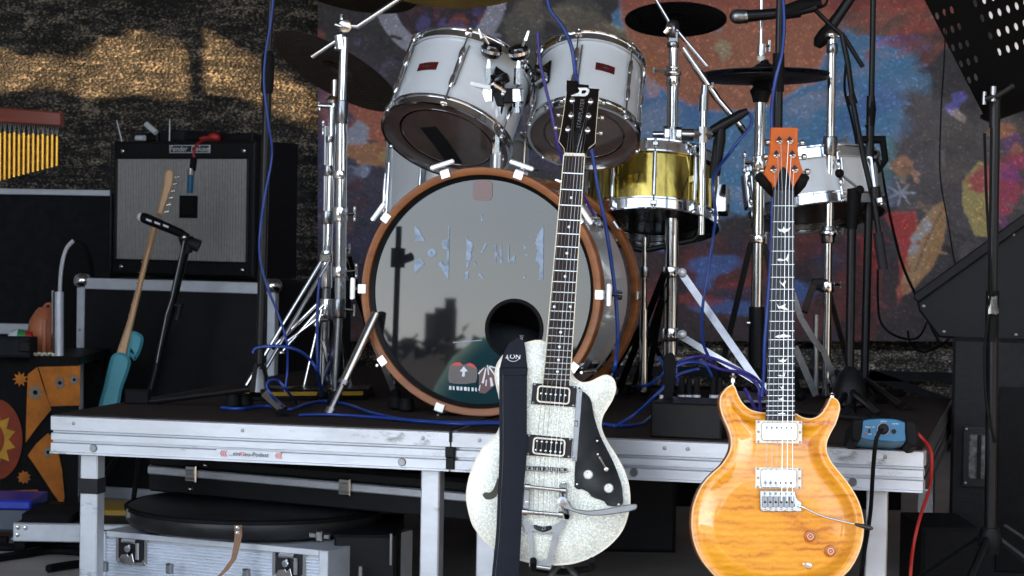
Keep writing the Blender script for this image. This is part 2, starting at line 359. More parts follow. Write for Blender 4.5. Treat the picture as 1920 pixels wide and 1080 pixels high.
# ---------------------------------------------------------------- special materials
def sparkle():
    m = bpy.data.materials.new('silver_sparkle'); m.use_nodes = True; t = m.node_tree; n = t.nodes; b = n['Principled BSDF']; L = t.links.new
    tc = n.new('ShaderNodeTexCoord')
    v = n.new('ShaderNodeTexVoronoi'); v.inputs['Scale'].default_value = 760; L(tc.outputs['Object'], v.inputs['Vector'])
    v2 = n.new('ShaderNodeTexVoronoi'); v2.inputs['Scale'].default_value = 330; L(tc.outputs['Object'], v2.inputs['Vector'])
    s1 = n.new('ShaderNodeSeparateColor'); L(v.outputs['Color'], s1.inputs[0]); s2 = n.new('ShaderNodeSeparateColor'); L(v2.outputs['Color'], s2.inputs[0])
    mu = n.new('ShaderNodeMath'); mu.operation = 'MULTIPLY'; L(s1.outputs[0], mu.inputs[0]); L(s2.outputs[1], mu.inputs[1])
    rp = n.new('ShaderNodeValToRGB'); e = rp.color_ramp.elements; e[0].position = .0; e[0].color = (.50, .52, .44, 1); e[1].position = .72; e[1].color = (.93, .94, .85, 1); k = e.new(.25); k.color = (.65, .67, .585, 1)
    L(mu.outputs[0], rp.inputs[0]); L(rp.outputs[0], b.inputs['Base Color']); b.inputs['Metallic'].default_value = .12; b.inputs['Roughness'].default_value = .30
    b.inputs['Coat Weight'].default_value = .6; b.inputs['Coat Roughness'].default_value = .05
    sb = n.new('ShaderNodeVectorMath'); sb.operation = 'SUBTRACT'; L(v.outputs['Color'], sb.inputs[0]); sb.inputs[1].default_value = (.5, .5, .5)
    sc = n.new('ShaderNodeVectorMath'); sc.operation = 'SCALE'; L(sb.outputs[0], sc.inputs[0]); sc.inputs['Scale'].default_value = .24
    ge = n.new('ShaderNodeNewGeometry'); ad = n.new('ShaderNodeVectorMath'); ad.operation = 'ADD'; L(ge.outputs['Normal'], ad.inputs[0]); L(sc.outputs[0], ad.inputs[1])
    no = n.new('ShaderNodeVectorMath'); no.operation = 'NORMALIZE'; L(ad.outputs[0], no.inputs[0]); L(no.outputs[0], b.inputs['Normal'])
    return m
MT['sparkle'] = sparkle()
def flame():
    """amber quilted maple under clear lacquer"""
    m = bpy.data.materials.new('flame_maple'); m.use_nodes = True; t = m.node_tree; n = t.nodes; b = n['Principled BSDF']; L = t.links.new
    tc = n.new('ShaderNodeTexCoord'); mp = n.new('ShaderNodeMapping'); mp.inputs['Scale'].default_value = (1, 1, 1); L(tc.outputs['Object'], mp.inputs[0])
    wv = n.new('ShaderNodeTexWave'); wv.bands_direction = 'Z'; wv.inputs['Scale'].default_value = 24; wv.inputs['Distortion'].default_value = 6; wv.inputs['Detail'].default_value = 4; wv.inputs['Detail Scale'].default_value = 2.2; wv.inputs['Detail Roughness'].default_value = .62
    L(mp.outputs[0], wv.inputs['Vector'])
    m2 = n.new('ShaderNodeMapping'); m2.inputs['Scale'].default_value = (4, 4, 22); L(tc.outputs['Object'], m2.inputs[0])
    nz = n.new('ShaderNodeTexNoise'); nz.inputs['Scale'].default_value = 2.2; nz.inputs['Detail'].default_value = 5; nz.inputs['Distortion'].default_value = .8; L(m2.outputs[0], nz.inputs['Vector'])
    m3 = n.new('ShaderNodeMapping'); m3.inputs['Scale'].default_value = (90, 90, 5); L(tc.outputs['Object'], m3.inputs[0])
    gr = n.new('ShaderNodeTexNoise'); gr.inputs['Scale'].default_value = 4; gr.inputs['Detail'].default_value = 3; L(m3.outputs[0], gr.inputs['Vector'])
    a = n.new('ShaderNodeMath'); a.operation = 'MULTIPLY_ADD'; L(wv.outputs[1], a.inputs[0]); a.inputs[1].default_value = .15; L(nz.outputs[0], a.inputs[2])
    a2 = n.new('ShaderNodeMath'); a2.operation = 'MULTIPLY_ADD'; L(gr.outputs[0], a2.inputs[0]); a2.inputs[1].default_value = .10; L(a.outputs[0], a2.inputs[2])
    rp = n.new('ShaderNodeValToRGB'); e = rp.color_ramp.elements; e[0].position = .34; e[0].color = (.38, .085, .0008, 1); e[1].position = .88; e[1].color = (.80, .37, .016, 1); k = e.new(.56); k.color = (.65, .245, .003, 1)
    L(a2.outputs[0], rp.inputs[0]); L(rp.outputs[0], b.inputs['Base Color']); b.inputs['Roughness'].default_value = .34
    b.inputs['Coat Weight'].default_value = .85; b.inputs['Coat Roughness'].default_value = .03
    return m
MT['flame'] = flame()

# ---------------------------------------------------------------- setting
b = MB(); b.sheet([(-900, -900, -.9), (900, -900, -.9), (900, 900, -.9), (-900, 900, -.9)]); struct('ground', b, MT['grass'])
b = MB(); b.abox((0, 5.4, -.06), 9.0, 8.2, .12); struct('stage_floor', b, MT['floor'])
b = MB(); b.abox((0, 5.75, 3.5), 8.6, 7.3, .12); struct('stage_roof', b, MT['bounce_tarp2'])
XW = -3.3
def sunback(px, py, yb=9.05):
    """point of the left wing wall through which the sun reaches the backdrop at a pixel"""
    p = P(px, py, yb); return p - SUN_D * ((p.x - XW) / SUN_D.x)
patchA = [(-95, 96), (0, 92), (60, 99), (110, 112), (146, 98), (158, 74), (200, 64), (255, 55), (300, 63), (345, 72), (358, 110), (362, 178), (240, 176), (100, 172), (-95, 170)]
patchB = [(398, 52), (440, 44), (480, 58), (530, 60), (612, 80), (618, 190), (610, 246), (560, 232), (520, 214), (470, 188), (398, 182)]
wp = Pl((XW, 5, 1.5), (1, 0, 0)); b = MB()
_rg = random.Random(5)
def ragged(q, amp):
    o = []
    for i in range(len(q)):
        a, c = q[i], q[(i + 1) % len(q)]; L = math.hypot(c[0] - a[0], c[1] - a[1]); k = max(1, int(L / 9))
        k2 = amp if (a[1] + c[1]) / 2 < 150 or a[0] > 500 else 1.5
        o += [(a[0] + (c[0] - a[0]) * j / k + _rg.gauss(0, k2) * .5, a[1] + (c[1] - a[1]) * j / k + _rg.gauss(0, k2)) for j in range(k)]
    return o
patchA, patchB = ragged(patchA, 5), ragged(patchB, 5)
b.holed([V((XW, 2.2, 0)), V((XW, 9.4, 0)), V((XW, 9.4, 3.43)), V((XW, 2.2, 3.43))], [[sunback(*q) for q in patchA], [sunback(*q) for q in patchB]], wp, .04)  # holes added in the unseen wall to shape the sun into patches
tag(b.obj('unseen_wing_wall', MT['bounce_tarp'], smooth=0), kind='structure')
b = MB(); b.abox((3.3, 5.8, 1.71), .04, 7.2, 3.42); struct('unseen_wing_wall', b, MT['bounce_tarp2'])
b = MB(); b.abox((0, 9.28, 1.71), 6.5, .04, 3.42); struct('back_wall', b, MT['wallblk'])
# gauze backdrop behind everything
b = MB(); N = 60
for i in range(N + 1):
    x = -3.0 + 6.0 * i / N; y = 9.05 + .012 * math.sin(i * 1.7) + .008 * math.sin(i * .6)
    b.v += [(x, y, 0.02), (x, y, 3.2)]
    if i: b.f.append((2 * i - 2, 2 * i, 2 * i + 1, 2 * i - 1))
solo('gauze_backdrop', b, MT['net'], 'glittering grey gauze backdrop hanging behind the whole band, sunlit patches at its left', 'backdrop', (0, 9.05, 0.02))
b = MB(); N = 40  # lower netting, its lit look painted with the paler colours
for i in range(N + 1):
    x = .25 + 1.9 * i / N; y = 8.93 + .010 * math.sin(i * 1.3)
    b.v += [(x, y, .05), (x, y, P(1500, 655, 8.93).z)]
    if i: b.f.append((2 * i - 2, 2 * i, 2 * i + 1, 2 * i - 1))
solo('lit_gauze_strip', b, MT['net_lit'], 'glittering gauze strip below the painted banner, light from behind painted in, behind the dark pipes', 'gauze', (1.2, 8.93, .05))
# frame pipes in front of the gauze, low on the right
t = thing('pipe_frame', 'dark horizontal pipe frame in front of the gauze below the painted banner', 'frame', P(1500, 720, 8.85))
for pts in ([(1120, 693), (1800, 708)], [(1120, 762), (1800, 776)], [(1630, 700), (1795, 762)]):
    b = MB(); b.bar(P(*pts[0], 8.85), P(*pts[1], 8.85), .04, .04); b.obj('pipe', MT['grey'], t)
# painted banner: colours brushed on a fine grid
def lin(c): return tuple(((x / 255) / 12.92 if x <= 10 else ((x / 255 + .055) / 1.055) ** 2.4) for x in c)
def banner():
    DB = 8.9; x0, x1, y0, y1, st = 596, 1990, -110, 642, 3
    xs = np.arange(x0, x1 + 1, st); ys = np.arange(y0, y1 + 1, st); X, Y = np.meshgrid(xs, ys); X = X.astype(float); Y = Y.astype(float)
    rg = np.random.RandomState(3)
    def noise(fr, oc=4, seed=0):
        r = np.random.RandomState(seed); out = np.zeros_like(X); amp = 1; tot = 0
        for o in range(oc):
            g = r.rand(64, 64); fx = (X - x0) / fr * 2 ** o; fy = (Y - y0) / fr * 2 ** o
            ix = np.floor(fx).astype(int); iy = np.floor(fy).astype(int); tx = fx - ix; ty = fy - iy; tx = tx * tx * (3 - 2 * tx); ty = ty * ty * (3 - 2 * ty)
            q = lambda a, c: g[(iy + a) % 64, (ix + c) % 64]
            out += amp * ((q(0, 0) * (1 - tx) + q(0, 1) * tx) * (1 - ty) + (q(1, 0) * (1 - tx) + q(1, 1) * tx) * ty); tot += amp; amp *= .55
        return out / tot
    wx = (noise(70, 4, 11) - .5); wy = (noise(70, 4, 12) - .5); fx = (noise(18, 3, 13) - .5); fy = (noise(18, 3, 14) - .5)
    C = np.zeros(X.shape + (3,)); C[:] = lin((46, 42, 44)); n1 = noise(90, 5, 1)[..., None]; C *= (.7 + .6 * n1)
    def mixin(m, col, a=1.0):
        m = np.clip(m, 0, 1)[..., None] * a; C[:] = C * (1 - m) + np.array(lin(col)) * m
    def ell(cx, cy, rx, ry, ang=0, soft=.22, warp=16, fine=7):
        a = R(ang); dx = X + wx * warp * 2 + fx * fine * 2 - cx; dy = Y + wy * warp * 2 + fy * fine * 2 - cy
        u = (dx * math.cos(a) + dy * math.sin(a)) / rx; v = (-dx * math.sin(a) + dy * math.cos(a)) / ry
        return (1 - np.hypot(u, v)) / soft + .5
    def poly(pts, soft=5, warp=0, fine=0):
        x = X + wx * warp * 2 + fx * fine * 2; y = Y + wy * warp * 2 + fy * fine * 2; d = np.full(X.shape, 1e9); ins = np.zeros(X.shape, bool)
        for (ax, ay), (bx, by) in zip(pts, pts[1:] + pts[:1]):
            L = (bx - ax) ** 2 + (by - ay) ** 2; tt = np.clip(((x - ax) * (bx - ax) + (y - ay) * (by - ay)) / L, 0, 1)
            d = np.minimum(d, np.hypot(x - ax - tt * (bx - ax), y - ay - tt * (by - ay)))
            c = ((ay > y) != (by > y)); ins ^= c & (x < (bx - ax) * (y - ay) / ((by - ay) if by != ay else 1e-9) + ax)
        return np.where(ins, d, -d) / soft + .5
    def dabs(n, bx, cols, s0, s1, a=.7, asp=2.5, ang=None):
        for i in range(n):
            x = rg.uniform(bx[0], bx[2]); y = rg.uniform(bx[1], bx[3]); s = rg.uniform(s0, s1)
            mixin(ell(x, y, s * rg.uniform(1, asp), s, rg.uniform(0, 180) if ang is None else rg.normal(ang, 18), .45, 10, 7), cols[rg.randint(len(cols))], a * rg.uniform(.4, 1))
    # left strip, warm strokes over violet
    mixin(ell(660, 330, 90, 200, 0, .6), (50, 48, 60)); mixin(ell(620, 330, 26, 140, 0, .5), (58, 54, 96))
    dabs(40, (600, 60, 760, 330), [(150, 66, 40), (120, 52, 34), (160, 92, 44), (96, 44, 38), (70, 58, 84)], 7, 20)
    mixin(ell(700, 225, 50, 34, 30), (158, 82, 48), .8); mixin(ell(690, 290, 50, 24, 20), (150, 98, 50), .8); mixin(ell(665, 255, 22, 26), (128, 138, 156), .8); mixin(ell(660, 330, 34, 14, -20), (110, 122, 140), .7); mixin(ell(735, 300, 26, 16), (150, 132, 62), .7)
    dabs(30, (600, 330, 700, 640), [(50, 44, 78), (66, 40, 48), (40, 40, 60), (88, 60, 50)], 8, 22)
    # ring emblem
    r1 = ell(826, -12, 124, 124, 0, .03, 0, 0); r2 = ell(826, -18, 92, 104, 0, .03, 0, 0)
    inner = np.clip(r2, 0, 1); mixin(inner, (44, 34, 40)); keep = C.copy()
    dabs(26, (740, 0, 920, 90), [(120, 50, 36), (70, 62, 130), (90, 44, 50), (60, 50, 90)], 4, 12)
    C[:] = np.where((np.clip(r1, 0, 1) > .5)[..., None], C, keep)
    mixin(np.clip(r1, 0, 1) * (1 - np.clip(r2, 0, 1)), (150, 150, 166)); mixin(poly([(732, 62), (756, 70), (752, 76), (728, 70)], 3), (50, 42, 46)); mixin(poly([(812, 84), (850, 80), (846, 120), (806, 120)], 4), (60, 46, 46))
    # smoke centre
    dabs(46, (930, 0, 1200, 260), [(72, 70, 64), (58, 56, 54), (88, 80, 70), (46, 44, 60), (60, 66, 58)], 8, 26)
    mixin(ell(1100, 40, 70, 30, 20), (88, 78, 66), .8); mixin(ell(1190, 62, 60, 7, 22), (112, 112, 70), .7)
    mixin(ell(1030, 230, 60, 90), (52, 46, 70), .5)
    # blue nebula
    for e in [(1290, 290, 140, 110, -20), (1480, 230, 190, 110, -18), (1620, 160, 110, 110, 10), (1230, 210, 60, 90, 30), (1200, 25, 40, 34, 0), (1400, 330, 220, 70, 0)]: mixin(ell(*e, .3, 24, 9), (62, 124, 168), .97)
    dabs(60, (1200, 60, 1700, 380), [(92, 128, 172), (60, 108, 164), (40, 74, 130), (120, 138, 168), (34, 60, 104)], 8, 30, .6, 3, -20)
    mixin(ell(1540, 190, 70, 18, -12), (128, 146, 178), .7); mixin(ell(1600, 135, 60, 12, -20), (120, 140, 180), .6); mixin(ell(1690, 75, 60, 20, 10), (66, 66, 150), .6); mixin(ell(1225, 300, 12, 110, 24), (110, 130, 160), .5)
    # planet
    pm = ell(1370, 5, 205, 205, 0, .05, 5, 3); mixin(pm, (136, 80, 52)); mixin(np.clip(pm, 0, 1) * np.clip((70 - Y) / 90, 0, 1), (130, 58, 46))
    g = noise(30, 5, 5); C *= (.75 + .5 * g)[..., None]
    dabs(40, (1190, 0, 1540, 190), [(150, 70, 46), (120, 62, 44), (150, 90, 56)], 5, 16, .35)
    mixin(poly([(1336, 90), (1352, 72), (1370, 80), (1372, 100), (1356, 116), (1348, 98)], 4, 2), (176, 150, 112)); mixin(ell(1345, 45, 14, 16), (80, 110, 140), .4); mixin(ell(1222, 140, 16, 40, 10), (170, 100, 46), .5)
    # right, red smoke and grey
    mixin(ell(1665, 10, 130, 52, 8), (112, 46, 38)); mixin(ell(1640, 40, 60, 26), (82, 66, 56), .8)
    dabs(50, (1590, 0, 1780, 110), [(140, 60, 46), (96, 52, 44), (80, 70, 60)], 4, 12, .5, 4, -30)
    mixin(poly([(1700, 160), (1790, 190), (2000, 250), (2000, 470), (1900, 420), (1700, 460), (1655, 330), (1680, 220)], 40, 30), (66, 60, 60)); dabs(40, (1680, 150, 1960, 480), [(80, 72, 66), (56, 52, 52), (70, 60, 66)], 8, 24, .5)
    mixin(ell(1656, 300, 20, 60, 10), (56, 96, 84), .6); mixin(ell(1790, 190, 14, 26, 20), (76, 70, 150), .7); mixin(ell(1796, 212, 20, 10, 30), (150, 130, 120), .6)
    mixin(ell(1688, 310, 20, 18), (140, 96, 60), .8); dabs(14, (1665, 300, 1715, 340), [(170, 120, 90), (90, 60, 50)], 3, 6, .7)
    dabs(22, (1860, 240, 1980, 420), [(170, 44, 84), (150, 40, 60), (110, 40, 110), (190, 110, 60)], 7, 18)
    # chilli, splash, leaf, disc
    mixin(poly([(1660, 400), (1716, 396), (1722, 440), (1700, 520), (1686, 566), (1690, 460)], 8, 4), (176, 40, 32)); mixin(poly([(1612, 440), (1650, 430), (1650, 600), (1618, 600)], 14, 8), (140, 30, 28))
    for a in range(0, 360, 51): mixin(ell(1690 + 12 * math.cos(R(a)), 362 + 9 * math.sin(R(a)), 14, 2.2, a, .5, 4, 3), (136, 142, 160), .6)
    mixin(poly([(1768, 378), (1774, 400), (1768, 450), (1748, 500), (1706, 548), (1694, 552), (1691, 530), (1700, 490), (1722, 424), (1748, 390)], 4, 2), (206, 150, 86))
    mixin(poly([(1768, 380), (1750, 450), (1706, 548), (1694, 552), (1691, 530), (1700, 490), (1722, 424), (1748, 390)], 5, 2), (214, 170, 112))
    for q in [(1738, 424, 14, 12), (1722, 445, 13, 12), (1714, 468, 12, 10)]: mixin(ell(*q, -50, .4, 4), (190, 186, 196), .9)
    for q in [(1752, 414, 5, 4), (1724, 456, 6, 5), (1703, 505, 8, 16)]: mixin(ell(*q, 0, .5, 4), (196, 92, 56), .8)
    mixin(poly([(1768, 384), (1770, 388), (1740, 452), (1706, 540), (1702, 540), (1734, 450)], 3), (96, 62, 36)); mixin(ell(1696, 545, 10, 12), (190, 90, 40), .6)
    mixin(ell(1838, 376, 30, 68, -4, .1, 3), (186, 164, 84)); mixin(ell(1846, 340, 28, 24, 0, .4), (180, 56, 70), .9); mixin(ell(1890, 372, 30, 30), (160, 44, 70), .7)
    for q in [(1836, 402), (1848, 392), (1846, 408), (1858, 400)]: mixin(ell(*q, 12, 4, 40, .4, 3), (110, 80, 40), .7)
    # lower centre swirl
    mixin(ell(1400, 540, 260, 90, 8, .7), (66, 44, 48)); dabs(50, (1200, 430, 1640, 640), [(96, 40, 40), (52, 52, 84), (80, 66, 66), (110, 46, 40), (44, 42, 52)], 8, 26)
    for q in [(1345, 492, 50, 16, -10), (1325, 520, 18, 28, 20), (1360, 580, 70, 14, 4), (1500, 540, 36, 20, 12), (1240, 450, 50, 12, 4)]: mixin(ell(*q, .4, 16), (54, 92, 160), .85)
    for q in [(1310, 565, 50, 12, 6), (1390, 530, 40, 10, -8), (1240, 560, 40, 12, 0)]: mixin(ell(*q, .5, 14), (134, 44, 38), .7)
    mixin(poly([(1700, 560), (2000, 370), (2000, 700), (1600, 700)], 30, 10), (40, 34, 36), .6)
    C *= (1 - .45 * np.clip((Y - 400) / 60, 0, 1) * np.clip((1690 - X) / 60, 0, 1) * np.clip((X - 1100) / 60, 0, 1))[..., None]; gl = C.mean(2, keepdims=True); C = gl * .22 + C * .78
    # short brush strokes over everything, each picking up and shifting the colour under it
    for i in range(420):
        x = rg.uniform(600, 1960); y = rg.uniform(0, 620); ix = int((x - x0) / st); iy = int((y - y0) / st); c = C[iy, ix] * rg.uniform(.55, 1.8); s = rg.uniform(2, 5)
        ang = (-25 if 1200 < x < 1700 and y < 340 else 30) + rg.normal(0, 25); L_ = s * rg.uniform(3, 8); a_ = R(ang)
        lo = (max(0, int((y - y0 - L_ - 14) / st)), max(0, int((x - x0 - L_ - 14) / st))); hi = (int((y - y0 + L_ + 14) / st) + 1, int((x - x0 + L_ + 14) / st) + 1); sl_ = (slice(lo[0], hi[0]), slice(lo[1], hi[1]))
        dx = X[sl_] + fx[sl_] * 10 - x; dy = Y[sl_] + fy[sl_] * 10 - y; u = (dx * math.cos(a_) + dy * math.sin(a_)) / L_; v = (-dx * math.sin(a_) + dy * math.cos(a_)) / s
        m = np.clip((1 - np.hypot(u, v)) / .25 + .5, 0, 1)[..., None] * rg.uniform(.5, .95); C[sl_] = C[sl_] * (1 - m) + c * m
    C *= (.85 + .3 * noise(10, 2, 9))[..., None]
    C = C * 3.4; C = C * (np.minimum(1, .70 / np.maximum(C.max(2), 1e-6)))[..., None]
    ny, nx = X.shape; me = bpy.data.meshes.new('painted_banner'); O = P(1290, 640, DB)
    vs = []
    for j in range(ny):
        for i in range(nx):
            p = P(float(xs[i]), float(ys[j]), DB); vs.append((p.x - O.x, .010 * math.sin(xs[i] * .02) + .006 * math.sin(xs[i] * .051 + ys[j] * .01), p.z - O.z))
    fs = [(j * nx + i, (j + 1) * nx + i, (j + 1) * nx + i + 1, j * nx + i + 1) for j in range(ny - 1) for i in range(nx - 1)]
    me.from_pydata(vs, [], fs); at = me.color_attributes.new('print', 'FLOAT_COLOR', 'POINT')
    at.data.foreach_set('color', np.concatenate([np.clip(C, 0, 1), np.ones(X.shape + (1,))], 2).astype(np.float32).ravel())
    me.polygons.foreach_set('use_smooth', [True] * len(me.polygons))
    m = bpy.data.materials.new('printed_mesh_fabric'); m.use_nodes = True; t = m.node_tree; n = t.nodes; bs = n['Principled BSDF']; L = t.links.new
    ca = n.new('ShaderNodeVertexColor'); ca.layer_name = 'print'; tc = n.new('ShaderNodeTexCoord')
    v = n.new('ShaderNodeTexVoronoi'); v.inputs['Scale'].default_value = 120; L(tc.outputs['Object'], v.inputs['Vector']); s = n.new('ShaderNodeSeparateColor'); L(v.outputs['Color'], s.inputs[0])
    rp = n.new('ShaderNodeValToRGB'); e = rp.color_ramp.elements; e[0].position = 0; e[0].color = (.82, .82, .82, 1); e[1].position = 1; e[1].color = (1.6, 1.6, 1.6, 1); k = e.new(.90); k.color = (1.06, 1.06, 1.06, 1); L(s.outputs[0], rp.inputs[0])
    mx = n.new('ShaderNodeMixRGB'); mx.blend_type = 'MULTIPLY'; mx.inputs[0].default_value = 1; L(ca.outputs[0], mx.inputs[1]); L(rp.outputs[0], mx.inputs[2])
    sp = n.new('ShaderNodeMixRGB'); sp.blend_type = 'ADD'; sp.inputs[2].default_value = (.025, .025, .025, 1); gt = n.new('ShaderNodeMath'); gt.operation = 'GREATER_THAN'; gt.inputs[1].default_value = .93; L(s.outputs[1], gt.inputs[0]); L(gt.outputs[0], sp.inputs[0]); L(mx.outputs[0], sp.inputs[1])
    L(sp.outputs[0], bs.inputs['Base Color']); bs.inputs['Roughness'].default_value = .65
    bp = n.new('ShaderNodeBump'); bp.inputs['Strength'].default_value = .5; bp.inputs['Distance'].default_value = .004; L(s.outputs[2], bp.inputs['Height']); L(bp.outputs[0], bs.inputs['Normal'])
    me.materials.append(m); o = bpy.data.objects.new('painted_banner', me); COL.objects.link(o); o.location = O
    tag(o, 'large painted mesh banner with orange planet and blue clouds behind the drums', 'banner')
banner()

# ---------------------------------------------------------------- riser
RL = G(97, 779, .45); RR = G(1732, 846, .45); ru = (RR - RL); RLEN = ru.length; ru.normalize(); rv = V((-ru.y, ru.x, 0)); UP = V((0, 0, 1))
def rp_(u, v, z): return RL + ru * u + rv * v + V((0, 0, z - .45))
q = ray(848, 805); uj = None
for k in range(2000):                                        # where the joint of the two decks lies along the front
    u = RLEN * k / 2000; p = rp_(u, 0, .45); dd = (p - CAM); x = 960 + dd.dot(_r) / dd.dot(_f) * F
    if x > 846: uj = u; break
RPROF = [(0, 0), (.004, .002), (.004, .033), (-.009, .036), (-.009, .0395), (.002, .0415), (.002, .056), (-.009, .058), (-.009, .062), (.003, .064), (.003, .083), (.009, .084), (.009, .088), (-.03, .088), (-.03, 0)]
def deck(u0, u1, label, legs, screws, bolts, DP=2.0):
    t = thing('stage_deck', label, 'stage platform', rp_((u0 + u1) / 2, 1.0, 0), 'stage decks of the drum riser')
    b = MB(); b.plate([rp_(u0 + .008, .012, .454), rp_(u1 - .004, .012, .454), rp_(u1 - .004, DP, .454), rp_(u0 + .008, DP, .454)], UP, .02, .002); b.obj('carpet_top', MT['carpet'], t)
    def rail(A, B, out, m='alu'):
        b = MB(); r0 = b.ring([A + out * o - UP * h for o, h in RPROF]); r1 = b.ring([B + out * o - UP * h for o, h in RPROF]); b.bridge(r0, r1); b.f.append(tuple(r0)); b.f.append(tuple(r1[::-1])); return b.obj('rail', MT[m], t, smooth=0)
    fr = rail(rp_(u0, 0, .45), rp_(u1, 0, .45), -rv)
    rail(rp_(u1, .03, .45), rp_(u1, DP, .45), ru, 'steel'); rail(rp_(u0, .03, .45), rp_(u0, DP, .45), -ru)  # right side rail in darker metal, painting in the shade and dirt there
    for s in screws:
        b = MB(); c = rp_(s, 0, .45 - .016) - rv * .0042; b.lathe([(0, .0015), (.0035, .0012), (.0045, 0)], c, -rv, 10); b.obj('screw', MT['steel'], fr)
    for s in bolts:
        b = MB(); c = rp_(s, 0, .45 - .072) - rv * .003; b.lathe([(0, .004), (.008, .004), (.0095, .002), (.0095, 0)], c, -rv, 14); b.obj('bolt', MT['steel'], fr)
    for lu, lv, w in legs:
        b = MB(); z1 = .36; c = rp_(lu, lv, 0); b.box(c + UP * z1 / 2, ru * w / 2, rv * w / 2, UP * z1 / 2, .003); b.obj('leg', MT['alu'], t)
    return t, fr
def u_at(px, py=810):
    return min((abs(960 + (rp_(RLEN * k / 1500, 0, .45) - CAM).dot(_r) / (rp_(RLEN * k / 1500, 0, .45) - CAM).dot(_f) * F - px), RLEN * k / 1500) for k in range(1501))[1]
tL, frL = deck(0, uj - .002, 'left aluminium stage deck with brown carpet top carrying the bass drum', [(u_at(159), .045, .044), (u_at(803), .045, .044), (.05, 1.9, .044)], [u_at(x) for x in (139, 456, 794)], [u_at(177), u_at(755)])
tR, frR = deck(uj + .002, RLEN, 'right aluminium stage deck behind the two front guitars, carrying black boxes', [(u_at(909), .045, .044), (u_at(1645), .045, .044), (RLEN - .06, 1.4, .044)], [u_at(x) for x in (900, 1247, 1290, 1660)], [u_at(1600), u_at(1190)], 1.5)
b = MB(); lu = u_at(159); b.box(rp_(lu, .045, .285), ru * .0235, rv * .0235, UP * .018); b.obj('tape_band', MT['tape'], tL)
b = MB(); b.box(rp_(uj, -.004, .405), ru * .011, rv * .007, UP * .012, .002); b.box(rp_(uj, -.002, .380), ru * .010, rv * .006, UP * .014, .002); b.box(rp_(uj, -.004, .44), ru * .003, rv * .004, UP * .012)
solo('deck_clamp', b, MT['black'], 'black clamp over the joint of the two stage decks', 'clamp', rp_(uj, 0, .36))
xd = ru
st = rp_(u_at(467), 0, .45 - .0705) - rv * .0035
o = MB(); o.plate([st + ru * (sx * .078) + UP * (sz * .009) for sx, sz in ((-1, -1), (1, -1), (1, 1), (-1, 1))], -rv, .0006); stk = o.obj('sticker', MT['alu'], tL)
text('...ein  leu-Podest', st + ru * .002 - rv * .001, ru, UP, .0145, MT['blackprint'], 'lettering', stk)
text('K', st - ru * .0165 - rv * .001, ru, UP, .0145, MT['redprint'], 'lettering', stk)
for s in (-.068, .066):
    for k in range(3):
        b = MB(); c = st + ru * (s + k * .0055) - rv * .0008; b.plate([c + UP * .007 + ru * .004, c + UP * .007 + ru * .0065, c + ru * .002, c - UP * .007 + ru * .0065, c - UP * .007 + ru * .004, c - ru * .0005], -rv, .0003); b.obj('chevron', MT['redprint'], stk)

